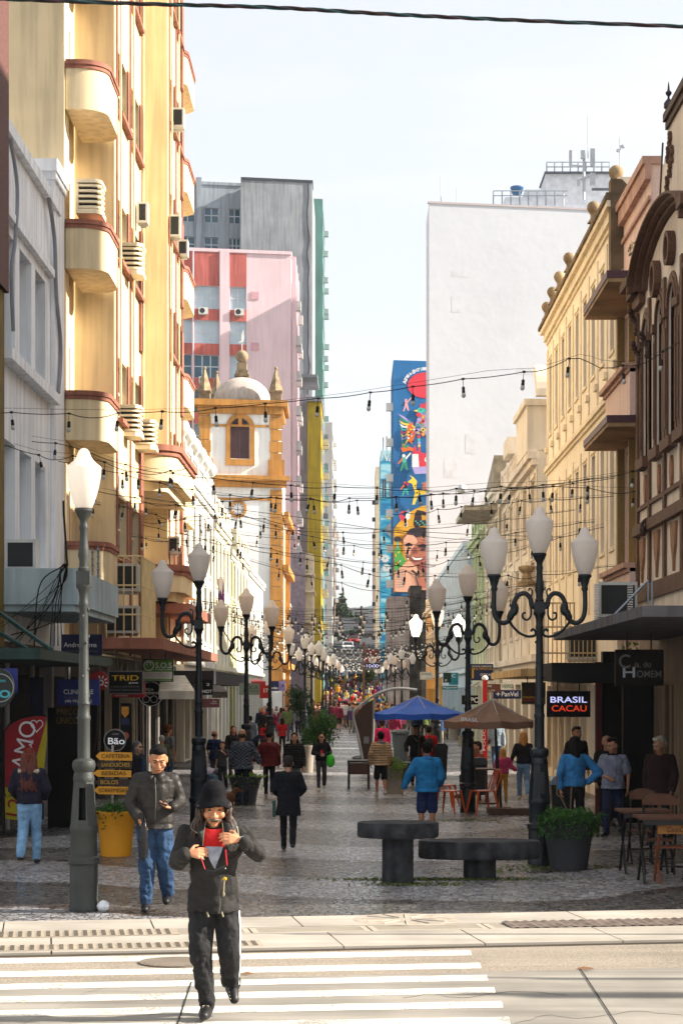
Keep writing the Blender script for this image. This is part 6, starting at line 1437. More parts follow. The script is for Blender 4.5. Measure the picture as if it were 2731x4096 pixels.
# far hill trees
def hilltree(x, ybot, ytop, wpx, d, label, seed, leaf=LEAFD, n=5200):
    X = xx(x, d); z0 = zx(ybot, d); z1 = zx(ytop, d); r = wpx/S(d)/2; t = T('hill_tree', label, 'tree', (X, d, z0), group='trees at the far end of the street'); b = MB(); b.tube([(X,d,hill(d)-.3),(X,d,z0+(z1-z0)*.4)], [.5,.25], 6); b.build('trunk', M('bark'), t); rnd = random.Random(seed); b = MB()
    for k in range(7): leafball(b, (X+rnd.uniform(-.55,.55)*r, d+rnd.uniform(-.4,.4)*r, z0+(z1-z0)*rnd.uniform(.35,.8)), (r*.5, r*.5, (z1-z0)*.28), n//7, .75, seed*5+k, .0, lump=.6)
    b.build('crown', leaf, t)
for a in ((815,1480,1425,40,395,'low dark trees filling the end of the hill road',21),(838,1478,1430,40,410,'dark trees right of centre at the hill top',22),(790,1520,1455,50,330,'dark tree standing low left of the hill road cars',23),(778,1500,1378,50,420,'big dark tree at the left end of the hill road',1),(800,1495,1405,44,405,'dark tree sloping down right of the biggest hill tree',2),(757,1500,1420,36,400,'dark tree behind the left towers on the hill',3),(852,1470,1402,34,430,'dark tree right of the utility pole on the hill',4),(826,1500,1445,34,380,'bushy pale green tree beneath the utility pole',5),(765,1520,1470,50,360,'wide dark tree low on the left hill side',6)): hilltree(*a[:5], a[5], a[6], LEAFY if a[6] == 5 else LEAFD)
b = MB(); d = 350; X = xx(830,d)
b.tube([(X,d,hill(d)),(X,d,zx(1392,d))], .25, 6)
for y in (1400,1408,1416,1428): b.tube([(X-1.2,d,zx(y,d)),(X+1.2,d,zx(y,d))], .1, 4)
tag(b.build('utility_pole', M('pole_wood','4c4440',.8)), 'tall utility pole with crossarms at the end of the street', 'pole')
b = MB(); d = 240; b.tube([(xx(765,d),d,zx(1455,d)),(xx(768,d),d,zx(1375,d)),(xx(795,d),d,zx(1376,d))], .1, 4); b.tube([(xx(768,d),d,zx(1385,d)),(xx(797,d),d,zx(1388,d))], .08, 4); tag(b.build('utility_pole', M('pole_wood')), 'utility pole arm sticking out of the left towers', 'pole')
# retaining wall / street buildings on the hill
b = MB(); b.box(-16, -4.2, 240, 246, hill(240)-1, hill(240)+7); tag(b.build('hill_building', M('hill_grey','6d7276',.9,.2,.4)), 'grey building beside the hill road behind the crowd at left', 'building')
b = MB(); b.box(4.2, 9, 240, 250, hill(240)-1, hill(240)+5); tag(b.build('hill_building', M('hill_brown','7a5c4a',.9,.2,.4)), 'brown low building beside the hill road at right', 'building')
b = MB(); b.box(3.9, 7, 175, 177, 2.6, 3.4); tag(b.build('shop_fascia', M('sign_red')), 'long red shop fascia below the concrete block', 'fascia')
# ---------------- clock sign ----------------
d = 150; t = T('clock_sign', 'red advertising panel with circle number and digital clock on a pole', 'sign', (xx(855,d), d, 0)); F = FC(d)
b = MB(); b.fbox(F, xx(836,d), xx(873,d), zx(1537,d), zx(1489,d), -.3, 0); b.build('case', M('case_grey','8c8e90',.5), t)
b = MB(); b.fbox(F, xx(840,d), xx(869,d), zx(1521,d), zx(1492,d), .002, .03); b.build('poster', M('poster_red','8e2a2c',.6,.15,3), t)
b = MB(); b.arcband(F, xx(855,d), zx(1515,d), .0, .3, 0, 2*pi, .031, .04, 18); b.build('badge', LW, t); text('69', F, xx(855,d), zx(1515,d), .28, M('poster_red'), t, .34, o=.045)
text('10:00', F, xx(855,d), zx(1529.5,d), .26, M('letter_lit_white'), t, .9, o=.03); b = MB(); b.fbox(F, xx(839,d), xx(871,d), zx(1535,d), zx(1523,d), .001, .015); b.build('screen', SB, t)
b = MB(); b.tube([(xx(835,d),d,0),(xx(835,d),d,zx(1475,d))], .12, 6); b.build('pole', M('pole_rust','7a5a50',.7), t)
# ---------------- arched kiosk ----------------
d = 60; t = T('arched_kiosk', 'arched steel information kiosk with brown wooden panel', 'kiosk', (xx(835,d), d, 0)); K = lambda x, y, dy=0: Vector((xx(x,d), d+dy, zx(y,d)))
b = MB()
for dy in (0, .25):
    b.tube(spline([K(834,1752,dy),K(822,1690,dy),K(811,1642,dy),K(826,1622,dy),K(850,1603,dy),K(880,1588,dy),K(915,1581,dy),K(957,1585,dy)], 40), .045, 8)
b.tube([K(853,1752),K(857,1680),K(858,1606)], .04, 8); b.build('frame', M('steel_frame','85878a',.4,metal=.4), t)
b = MB(); b.prism(FC(d), [(xx(x,d),zx(y,d)) for x, y in ((836,1750),(824,1690),(816,1646),(828,1626),(856,1606),(855,1680),(851,1750))], -.2, -.05); b.build('panel', M('brown_wood_panel','35221c',.6,.2,6), t)
b = MB(); b.fbox(FC(d), xx(835,d), xx(847,d), zx(1708,d), zx(1692,d), -.049, -.03); b.build('plaque', M('plaque','6f7378',.5), t)
# ---------------- parasols ----------------
def parasol(xa, ya, x0, x1, ye, d, pole_x, yb, mat, label, val=.14, n=8, rot=.2, tilt=0):
    R = (xx(x1,d)-xx(x0,d))/2; X = (xx(x0,d)+xx(x1,d))/2; Xa = xx(xa,d); za = zx(ya,d); ze = zx(ye,d); t = T('parasol', label, 'parasol', (X,d,0)); b = MB()
    E = [(X+R*cos(rot+2*pi*i/n), d+R*sin(rot+2*pi*i/n), ze) for i in range(n)]; A_ = (Xa, d, za)
    for i in range(n):
        p, q = E[i], E[(i+1)%n]; m1 = tuple((Vector(p)+Vector(q))/2-Vector((0,0,.03))-(Vector((p[0]+q[0],p[1]+q[1],0))/2-Vector((X,d,0)))*.03)
        for (a, c) in ((p, m1), (m1, q)):
            h1 = tuple(Vector(A_).lerp(Vector(a), .5)-Vector((0,0,.04))); h2 = tuple(Vector(A_).lerp(Vector(c), .5)-Vector((0,0,.04)))
            b.add([A_, h1, h2], [(0,1,2)]); b.quad(h1, a, c, h2); b.quad(a, c, (c[0],c[1],c[2]-val), (a[0],a[1],a[2]-val))
    b.build('canopy', mat, t)
    b = MB()
    for e_ in E: b.tube([A_, tuple(Vector(A_).lerp(Vector(e_), .98)-Vector((0,0,.06)))], .01, 4)
    b.build('rib', M('rib_light','9a9a9a',.5), t)
    b = MB(); 
    for px in pole_x: b.tube([(xx(px[0],d),d,.08),(xx(px[1],d),d,za-.1)], .025, 8)
    b.build('pole', M('parasol_pole','2c1d18',.5), t)
    return t, E, A_
BLUE = M('parasol_blue','2560cc',.6,.12,2,.1,20,trans=.25); BRN = M('parasol_brown','8a6a55',.7,.12,2,.1,20,trans=.25)
parasol(959, 1598, 856, 1068, 1638, 50, [(962, 960)], 1800, BLUE, 'wide blue parasol over the tables in mid street')
t, E, A_ = parasol(1130, 1606, 1015, 1228, 1655, 39.5, [(1150, 1133)], 1865, BRN, 'brown parasol with shop lettering beside the red post')
b = MB(); dd = 39.2; b.box(xx(1118,dd), xx(1208,dd), 38.6, 39.0, 0, .12); b.box(xx(1120,dd), xx(1175,dd), 39.3, 39.7, 0, .1); b.build('stand', M('stand_wood','4a3024',.8), t)
b = MB(); b.tube([(xx(1143,dd+.6),dd+.6,.08),(xx(1136,dd+.6),dd+.6,1.9)], .022, 8); b.build('pole', M('parasol_pole'), t)
dl = 39.5-1.0
for s_, y, m_ in (('BRASIL', 1653, LW), ('CACAU', 1663, M('letter_orange','c8643a',.6))):
    text(s_, FC(dl+ .02), xx(1078, dl), zx(y, dl), .075, m_, t, .34, o=.02, rot=radians(-4))
# ---------------- trash bins ----------------
def bin_(x, yb, wpx, ytop, label, lid='5d6b78'):
    d = gd(yb); s_ = S(d); X = xx(x,d); w_ = wpx/s_/2; z = zx(ytop,d); t = T('trash_bin', label, 'trash bin', (X,d,0)); b = MB()
    b.hexa([(X-w_*.8,d-w_*.8,.12),(X+w_*.8,d-w_*.8,.12),(X+w_*.8,d+w_*.8,.12),(X-w_*.8,d+w_*.8,.12),(X-w_,d-w_,z-.16),(X+w_,d-w_,z-.16),(X+w_,d+w_,z-.16),(X-w_,d+w_,z-.16)]); b.box(X-.04,X+.04,d-.04,d+.04,0,.12); b.build('body', M('bin_black','0a0b0d',.5), t)
    b = MB(); b.prism(lambda u, v, o: (u, d+o, v), [(X-w_*1.05,z-.16),(X+w_*1.05,z-.16),(X+w_*1.05,z-.08),(X+w_*.8,z-.02),(X,z),(X-w_*.8,z-.02),(X-w_*1.05,z-.08)], -w_*1.05, w_*1.05); b.build('lid', M('bin_lid_'+lid, lid, .35), t)
bin_(1285, 1890, 42, 1782, 'black trash bin with shiny pale lid beside the denim jacket woman', '6d7f90'); bin_(1100, 1838, 34, 1739, 'black trash bin behind the second right lamp post', '2c3238'); bin_(1012, 1800, 30, 1707, 'black trash bin behind the man in the blue windbreaker', '17191c')
# ---------------- furniture ----------------
WOOD = M('cafe_wood','5a3520',.5,.25,6,streak=.2); WOODR = M('chair_wood','7a3c24',.5,.25,6)
def folding_table(x0, x1, y, yb, label, dp=.65):
    d = gd(yb); z = zx(y, d); a, c = xx(x0,d), xx(x1,d); t = T('cafe_table', label, 'table', ((a+c)/2,d,0)); b = MB(); b.box(a, c, d, d+dp, z-.03, z); b.build('tabletop', WOOD, t)
    for X in (a+.07, c-.07):
        for (y0, y1) in ((d+.03, d+dp-.05), (d+dp-.03, d+.05)): b = MB(); b.tube([(X,y0,0),(X,y1,z-.03)], .018, 6); b.build('leg', BLK, t)
    b = MB(); b.box(a+.05, c-.05, d+.02, d+.05, z-.1, z-.03); b.build('apron', BLK, t)
folding_table(1425, 1545, 1862, 2008, 'left folding wooden cafe table at the right edge'); folding_table(1468, 1600, 1877, 2032, 'front folding wooden cafe table cut by the right edge')
def folding_chair(x0, x1, ytop, yb, label, rz=0, board=None, wood=WOOD):
    d = gd(yb); w_ = (xx(x1,d)-xx(x0,d)); X = (xx(x0,d)+xx(x1,d))/2; ht = zx(ytop,d); t = T('folding_chair', label, 'chair', (0,0,0)); h2 = w_/2
    WL[t.name] = (0,0,0)
    for sg in (-1, 1):
        b = MB(); b.tube([(sg*h2,-.02,ht),(sg*h2,.08,.45),(sg*(h2),.38,0)], .017, 6); b.build('leg', BLK if wood is WOOD else WOODR, t); b = MB(); b.tube([(sg*h2*.9,.40,.44),(sg*h2*.9,0,0)], .017, 6); b.build('leg', BLK if wood is WOOD else WOODR, t)
    b = MB(); b.prism(lambda u, v, o: (u, -.03+o, v), [(-h2-.02,ht-.12),(h2+.02,ht-.12),(h2+.02,ht-.02),(h2*.5,ht+.025),(0,ht+.035),(-h2*.5,ht+.025),(-h2-.02,ht-.02)], 0, .03); bk = b.build('backrest', board or wood, t)
    b = MB()
    for k in range(6): b.box(-h2+.02, h2-.02, .06+k*.06, .11+k*.06, .44, .46)
    b.build('seat', wood, t); b = MB(); b.tube([(-h2,.2,.2),(h2,.2,.2)], .012, 5); b.build('stretcher', BLK, t)
    t.location = (X, d, 0); t.rotation_euler = (0,0,rz); return t, d, ht
folding_chair(1448, 1500, 1828-12, 1985, 'wooden folding chair behind the left cafe table'); folding_chair(1477, 1552, 1828, 2010, 'wooden folding chair with arched back between the two cafe tables')
CB = M('board_amber','9a6428',.5,.15,5)
t, d, ht = folding_chair(1512, 1588, 1893, 2030, 'folding chair with amber advertising backrest in the right corner', 0, CB, WOODR)
text('Coca-Cola', lambda u, z, o: (u, -.03-o, z), .03, ht-.065, .07, SB, t, .28, o=.004, shear=.35); 
def metal_chair(x, yb, rz, label):
    d = gd(yb); t = T('metal_chair', label, 'chair', group='orange metal chairs'); OR = M('orange_metal','c4501a',.35,.08,3)
    b = MB(); b.prism(lambda u, v, o: (u, v, o), [(-.2,-.18),(.2,-.18),(.21,.2),(-.21,.2)], .44, .46); b.build('seat', OR, t)
    b = MB(); b.tube(spline([(-.2,.2,.45),(-.19,.3,.75),(-.12,.33,.86),(.12,.33,.86),(.19,.3,.75),(.2,.2,.45)], 24), .013, 6)
    for k in (-.07, 0, .07): b.tube([(k,.2,.45),(k,.33,.86)], .012, 5)
    b.build('backrest', OR, t)
    for sx_, sy_ in ((-1,-1),(1,-1),(-1,1),(1,1)): b = MB(); b.tube([(sx_*.18,sy_*.17,.45),(sx_*.25,sy_*.25,0)], [.03,.016], 5); b.build('leg', OR, t)
    t.location = (xx(x,d), d, 0); t.rotation_euler = (0,0,rz)
metal_chair(1030, 1868, radians(62), 'front orange metal cafe chair left of the second right lamp'); metal_chair(1020, 1852, radians(70), 'orange metal cafe chair just behind the front orange one'); metal_chair(1108, 1868, radians(-70), 'orange metal cafe chair right of the second right lamp')
b = MB(); d = 42.5; X = xx(1116,d); b.lathe([(.32,.74),(.32,.77)], (X,d,0), 20); b.tube([(X,d,0),(X,d,.74)], .03, 6); b.lathe([(.22,0),(.22,.03)], (X,d,0), 12); tag(b.build('round_table', WOOD), 'small round cafe table under the brown parasol', 'table')
# dark wooden park tables mid-street
def box_table(x0, x1, y0, yb, dp, label):
    d = gd(yb); a, c, z = xx(x0,d), xx(x1,d), zx(y0,d); t = T('street_table', label, 'table', ((a+c)/2,d,0)); b = MB(); b.box(a, c, d, d+dp, z-.05, z); b.build('tabletop', M('dark_table','2a201c',.5,.2,4), t)
    for X in (a+.04, c-.04):
        for y in (d+.04, d+dp-.04): q = MB(); q.box(X-.03, X+.03, y-.03, y+.03, 0, z-.05); q.build('leg', BLK, t)
    q = MB(); q.box(a+.02, c-.02, d+.02, d+.04, z-.35, z-.06); q.build('apron', M('table_brown','4a2a1c',.6), t)
box_table(797, 850, 1747, 1812, .9, 'dark square table left of the man in the puffer jacket'); box_table(922, 985, 1752, 1806, .9, 'dark long table beside the beige planter'); box_table(868, 965, 1738, 1775, .8, 'brown table in front of the standing man with a necklace')
b = MB(); d = gd(1750); b.ell((xx(830,d),d+.1,zx(1741,d)), (.35,.25,.1), 10, 6); b.ell((xx(842,d),d,zx(1736,d)), (.15,.15,.1), 8, 5); tag(b.build('coat', M('coat_grey','5f646c',.9,.3,9)), 'crumpled grey coat left on the dark square table', 'coat')
# red post with camera
d = 60; t = T('red_post', 'bright red totem post with white lettering beside the brown parasol', 'post', (xx(1113,d),d,0)); b = MB(); b.box(xx(1108,d), xx(1118.5,d), d, d+.14, 0, zx(1560,d)); b.build('body', M('totem_red','c01c1c',.4), t); b = MB(); b.ell((xx(1113,d),d+.07,zx(1558,d)), (.1,.1,.09)); b.build('camera', LW, t)
text('TOTEM'[0:0] or 'POLÍCIA', FC(d), xx(1110,d), zx(1690,d), .09, LW, t, .9, rot=pi/2)
b = MB(); d = 62; b.tube([(xx(1099,d),d,0),(xx(1099,d),d,zx(1572,d))], .03, 6); b.tube([(xx(1076,d),d,zx(1580,d)),(xx(1099,d),d,zx(1566,d))], .05, 6); tag(b.build('camera_pole', M('white_metal','a9acae',.5)), 'thin white pole with cameras left of the red post', 'pole')
b = MB(); d = 56; b.lathe([(.22,0),(.24,.05),(.21,.1),(.21,1.2),(.26,1.25),(.26,1.3),(.2,1.36)], (xx(920,d),d,0), 12); tag(b.build('bollard', M('bollard_grey','5d6a72',.6)), 'thick grey green bollard below the blue parasol', 'bollard')
# arrow sign post standing in the yellow planter
d = 29.0; t = T('arrow_sign_post', 'post with yellow and brown wooden arrow boards for cafe food', 'sign', (xx(262,d),d,0)); F = FC(d)
b = MB(); b.fbox(F, xx(256,d), xx(261,d), zx(1880,d), zx(1712,d), -.06, -.02); b.build('post', M('post_white','8d857c',.6), t)
AY = M('arrow_yellow','c08418',.6,.12,5); AB = M('arrow_brown','2b1c12',.7,.15,5); LYP = M('letter_ochre','b58c28',.6)
for i, (s_, xl, xr, yt_, yb_) in enumerate((('CAFETERIA',220,304,1727,1746),('SANDUICHES',220,304,1748,1765),('BEBIDAS',214,302,1768,1784),('BOLOS',217,299,1788,1805),('SOBREMESAS',216,296,1806,1824))):
    m_ = AY if i % 2 == 0 else AB; b = MB(); x0, x1, z0, z1 = xx(xl,d), xx(xr,d), zx(yb_,d), zx(yt_,d); zm_ = (z0+z1)/2
    b.prism(F, [(x0,zm_),(x0+.07,z0),(x1,z0-.008),(x1,z1-.01),(x0+.07,z1)], -.02+i*.001, .005+i*.001); bd = b.build('arrow_board', m_, t)
    text(s_, F, xx((xl+xr)/2+(4 if i != 3 else -6),d), zm_, .058, SB if i % 2 == 0 else LYP, bd, (.42 if i != 3 else .26)*(.85 if i == 2 else 1), o=.012+i*.001)
t, F = sign(239,1674,290,1726, 29.2, SB, 'round black coffee shop sign above the yellow arrow boards', [('Bão',268,1702,15,38,LW),('CHEIRO',266,1686,4,16,LG)], round_=True, border=LG, rods=False)
b = MB(); b.tube([(xx(262,29.25),29.25,.6),(xx(262,29.25),29.25,zx(1680,29.25))], .02, 6); b.build('pole', BLK, t)
t, F = sign(277,1675-60,303,1712+70, 38, SB, 'tall narrow black shop panel with small badge stickers', rods=False, nm='tall_sign')
b = MB(); cx_, cz_ = xx(282+6,38), zx(1635,38); b.prism(F, [(cx_-.07,cz_+.1),(cx_+.07,cz_+.1),(cx_+.07,cz_-.03),(cx_,cz_-.12),(cx_-.07,cz_-.03)], .001, .008); b.build('badge', M('badge_gold','c98a2a',.5), t); text('Khronos', F, cx_, cz_+.02, .03, LR, t, .1, o=.012)
b = MB(); b.arcband(F, cx_, zx(1690,38), 0, .075, 0, 2*pi, .001, .008, 16); b.build('round_sticker', M('sticker_red','b85a40',.5), t)
b = MB(); b.fbox(F, cx_-.08, cx_+.08, zx(1665,38), zx(1650,38), .001, .006); b.build('blue_sticker', NAV, t)
# cars on the hill road
def car(x, y, d, wpx, col, label, lights=False, rear=False):
    X = xx(x,d); z = hill(d)-.02; t = T('parked_car', label, 'car'); b = MB(); w_ = .9
    b.prism(lambda u, v, o: (o, u, v), [(-2.1,.25),(2.1,.25),(2.15,.75),(1.2,.95),(-1.9,1.0),(-2.15,.8)], -w_, w_); b.prism(lambda u, v, o: (o, u, v), [(-1.6,.98),(1.1,.93),(.5,1.45),(-1.2,1.48)], -w_*.88, w_*.88); body = b.build('body', M('car_'+col, col, .25, .03, spec=.8), t)
    b = MB(); b.quad((-w_*.75,-1.585,1.02),(w_*.75,-1.585,1.02),(w_*.7,-1.25,1.42),(-w_*.7,-1.25,1.42)); b.build('windscreen', GL, t)
    for sx_ in (-1, 1):
        for y_ in (-1.35, 1.3): b = MB(); b.tube([(sx_*.7,y_,.32),(sx_*.92,y_,.32)], .32, 12); b.build('wheel', BLK, t)
        b = MB(); b.box(sx_*.55-.15, sx_*.55+.15, -2.17, -2.1, .62, .76); b.build('tail_light' if rear else 'headlight', M('tail_red','c81410',.4,0,emit=1.5) if rear else LW, t)
    t.location = (X, d, z); t.rotation_euler = (math.atan(.06), 0, 0); return t
for a in ((783,1556,248,30,'c8ccd0','white car at the bottom of the hill road'),(808,1556,252,26,'8b9096','silver car beside the white one on the hill road'),(799,1500,300,16,'b8bcc2','pale car halfway up the hill road',),(812,1495,318,14,'6a1c18','dark red car up the hill with tail lights on',1,1),(822,1482,345,16,'2b3038','dark car near the top of the hill road'),(790,1490,330,16,'3a4048','dark grey car left lane near the hill top')): car(a[0],a[1],a[2],a[3],a[4],a[5],rear=len(a)>6)

# unseen posts added outside the frame to throw the thin shadows on the road
for (x, y, r, hh_, lb2) in ((9.5, 19.25, .05, 5.9, 'slim galvanised post added right of the frame to shadow the pavement'), (16.5, 15.6, .2, 8.7, 'thick wooden pole added far right of the frame for its road shadow'), (13.0, 16.5, .08, 6.6, 'grey pole added right of the frame for its shadow on the road')):
    b = MB(); b.lathe([(r*1.4,0),(r*1.4,.3),(r,.35),(r*.8,hh_)], (x, y, 0), 12); b.tube([(x,y,hh_-.3),(x-.6,y+.1,hh_)], r*.4, 6); tag(b.build('utility_pole', M('galvanised') if r < .15 else M('pole_wood')), lb2, 'pole')
# ---------------- people ----------------
V = Vector
def remesh(o, vox, sm_=2):
    m = o.modifiers.new('r', 'REMESH'); m.mode = 'VOXEL'; m.voxel_size = vox; m.use_smooth_shade = True
    if sm_: s = o.modifiers.new('s', 'SMOOTH'); s.iterations = sm_; s.factor = .5
    return o
WTX = bpy.data.textures.new('folds', 'MARBLE'); WTX.noise_scale = .16; WTX.turbulence = 9; WTX.noise_depth = 2; WTX.marble_type = 'SHARP'
def wrinkle(o, off, st=.016):
    m = o.modifiers.new('w', 'DISPLACE'); m.texture = WTX; m.strength = st; m.mid_level = .6; m.texture_coords = 'LOCAL'; s = o.modifiers.new('s2', 'SMOOTH'); s.iterations = 1; return o
def cloth(c, kind=''):
    nm = 'cloth_'+c+kind
    if nm in MATS: return MATS[nm]
    m = M(nm, c, .85 if kind != 'shiny' else .5, .2, 9, .55 if kind != 'shiny' else .25, 14, spec=.25)
    nt = m.node_tree; b = nt.nodes['Principled BSDF']
    for n in nt.nodes:
        if n.type == 'BUMP': n.inputs['Distance'].default_value = .045
    if kind == 'plaid':
        tc = nt.nodes.new('ShaderNodeTexCoord'); ck = nt.nodes.new('ShaderNodeTexChecker'); ck.inputs['Scale'].default_value = 26; ck.inputs[1].default_value = h(c); ck.inputs[2].default_value = h('5c606a' if c != '701c1c' else '140c0c')
        nt.links.new(tc.outputs['Object'], ck.inputs[0]); nt.links.new(ck.outputs[0], b.inputs['Base Color'])
    if kind in ('stripe', 'quilt'):
        tc = nt.nodes.new('ShaderNodeTexCoord'); sp = nt.nodes.new('ShaderNodeSeparateXYZ'); nt.links.new(tc.outputs['Object'], sp.inputs[0]); a = nt.nodes.new('ShaderNodeMath'); a.operation = 'MULTIPLY'; a.inputs[1].default_value = 95 if kind == 'quilt' else 70; nt.links.new(sp.outputs[2], a.inputs[0]); s_ = nt.nodes.new('ShaderNodeMath'); s_.operation = 'SINE'; nt.links.new(a.outputs[0], s_.inputs[0])
        if kind == 'stripe':
            rp_ = nt.nodes.new('ShaderNodeValToRGB'); rp_.color_ramp.interpolation = 'CONSTANT'; rp_.color_ramp.elements[0].color = h(c); rp_.color_ramp.elements[1].color = h('d8d8d0'); rp_.color_ramp.elements[1].position = .5; nt.links.new(s_.outputs[0], rp_.inputs[0]); nt.links.new(rp_.outputs[0], b.inputs['Base Color'])
        else:
            bm_ = nt.nodes.new('ShaderNodeBump'); bm_.inputs['Distance'].default_value = .007; nt.links.new(s_.outputs[0], bm_.inputs['Height']); nt.links.new(bm_.outputs[0], b.inputs['Normal'])
    return m
def skinm(c): return M('skin_'+c, c, .5, .06, 20, .1, 60)
def hairm(c): return M('hair_'+c, c, .8, .35, 25, .6, 60, spec=.15)
J0 = dict(pel=(0,0,.95), che=(0,0,1.27), nek=(0,.012,1.46), hd=(0,-.02,1.615), hpL=(-.085,0,.92), knL=(-.095,-.015,.5), anL=(-.1,.03,.09), hpR=(.085,0,.92), knR=(.095,-.015,.5), anR=(.1,.03,.09),
  shL=(-.175,.005,1.40), elL=(-.235,.03,1.12), haL=(-.245,-.05,.87), shR=(.175,.005,1.40), elR=(.235,.03,1.12), haR=(.245,-.05,.87))
WALK = dict(knL=(-.09,-.13,.52), anL=(-.09,-.16,.1), knR=(.09,.02,.5), anR=(.09,.26,.17), haL=(-.25,.05,.88), haR=(.25,-.16,.9))
WALK2 = dict(knR=(.09,-.13,.52), anR=(.09,-.16,.1), knL=(-.09,.02,.5), anL=(-.09,.26,.17), haR=(.25,.05,.88), haL=(-.25,-.16,.9))
def hand(mb, w, dr, n, th, curl=.5, k=1.0, r=.0095, spread=.10):
    dr = V(dr).normalized(); n = V(n); n = (n-dr*n.dot(dr)).normalized(); s = dr.cross(n); th = s if th > 0 else -s; w = V(w)
    for q in (-.025, -.008, .01, .027): mb.cap(w+dr*.012*k, w+dr*.085*k-th*q*k*1.15, .019*k, .0125*k, 7)
    for i, (q, ln) in enumerate(((.031, .072), (.010, .08), (-.011, .075), (-.032, .06))):
        b = w+dr*(.088-(.008 if i == 3 else 0))*k+th*q*k*1.1; a = curl*(1+.12*i); d1 = (dr*cos(a*.5)+n*sin(a*.5)+th*q*spread*14).normalized(); p1 = b+d1*ln*.5*k
        d2 = (dr*cos(a*1.3)+n*sin(a*1.3)+th*q*spread*10).normalized(); p2 = p1+d2*ln*.3*k; d3 = (dr*cos(a*2)+n*sin(a*2)).normalized(); p3 = p2+d3*ln*.25*k
        mb.cap(b, p1, r*k*1.05, r*k, 6); mb.cap(p1, p2, r*k, r*.95*k, 6); mb.cap(p2, p3, r*.95*k, r*.8*k, 6)
    b = w+dr*.03*k+th*.03*k; p1 = b+(dr*.6+th*.75+n*.3).normalized()*.038*k; p2 = p1+(dr*.9+th*.25+n*.4).normalized()*.03*k
    mb.cap(b-th*.008, p1, .014*k, .011*k, 6); mb.cap(p1, p2, .011*k, .009*k, 6)
def headxf(hd, pitch, yaw, roll=0):
    R = Matrix.Rotation(yaw, 3, 'Z') @ Matrix.Rotation(pitch, 3, 'X') @ Matrix.Rotation(roll, 3, 'Y'); hd = V(hd); return lambda x, y, z: hd+R@V((x, y, z))
def head_geo(mb, H, k=1.0, face=True, hk=1.0):
    e = lambda x, y, z, r: mb.ell(H(x*k, y*k, z*k), tuple(q*k*hk for q in r) if hasattr(r, '__len__') else r*k*hk, 12, 8)
    e(0,.012,.035,(.076,.094,.088)); e(0,-.03,-.045,(.057,.058,.062)); e(0,-.005,0,(.071,.085,.075)); e(0,-.068,-.088,(.026,.024,.02))
    if face:
        mb.cap(H(0,-.09*k,.02*k), H(0,-.112*k,-.022*k), .009*k, .016*k, 6); e(.014,-.098,-.028,.011); e(-.014,-.098,-.028,.011)
        for sg in (-1, 1):
            mb.cap(H(sg*.014*k,-.089*k,.035*k), H(sg*.048*k,-.076*k,.034*k), .011*k, .009*k, 6); e(sg*.04,-.06,-.022,.027); e(sg*.077,.008,-.002,(.011,.022,.032))
        mb.cap(H(-.02*k,-.088*k,-.053*k), H(.02*k,-.088*k,-.053*k), .008*k, .008*k, 6); mb.cap(H(-.015*k,-.088*k,-.064*k), H(.015*k,-.088*k,-.064*k), .008*k, .008*k, 6)
def torso(mb, J, off, hem, wk=1.0, dk=1.0, topz=None):
    pel, che, nek = V(J['pel']), V(J['che']), V(J['nek']); shw = (V(J['shR'])-V(J['shL'])).length/.35
    secs = [(-.12,.150,.105),(0,.158,.112),(.22,.142,.102),(.45,.150,.108),(.68,.170,.118),(.84,.165,.112),(.93,.12,.09),(1.0,.062,.062)]
    ax = V(J['shR'])-V(J['shL']); ax.z = 0; ax.normalize(); ay = V((-ax.y, ax.x, 0))
    hx = V(J['hpR'])-V(J['hpL']); hx.z = 0; hx.normalize(); hy = V((-hx.y, hx.x, 0))
    def cen(t):
        if t < .6: return pel.lerp(che, t/.6)
        return che.lerp(nek, (t-.6)/.4)
    rows = []
    tlen = nek.z-pel.z if abs(nek.z-pel.z) > .2 else .5
    if hem < pel.z-.06:
        rows.append((pel+V((0,0,hem-pel.z)), .162*wk+off*1.3, .12*dk+off*1.3, hx, hy))
    for t, rx, ry in secs:
        f = max(0, min(1, t)); a = hx.lerp(ax, f).normalized(); b = hy.lerp(ay, f).normalized()
        c = cen(t) if t >= 0 else pel+(pel-che)*(-t)*.5
        rows.append((c, (rx*(shw if t > .5 else 1))*wk+off, ry*dk+off, a, b))
    seg = 16; base = len(mb.v)
    for (c, rx, ry, a, b) in rows:
        for k in range(seg): an = 2*pi*k/seg; mb.v.append(tuple(c+a*rx*cos(an)+b*ry*sin(an)))
    for i in range(len(rows)-1):
        for k in range(seg): k2 = (k+1) % seg; mb.f.append((base+i*seg+k, base+i*seg+k2, base+(i+1)*seg+k2, base+(i+1)*seg+k)); mb.m.append(0)
    mb.f.append(tuple(base+k for k in range(seg))[::-1]); mb.m.append(0); n = len(rows)-1; mb.f.append(tuple(base+n*seg+k for k in range(seg))); mb.m.append(0)
    return rows
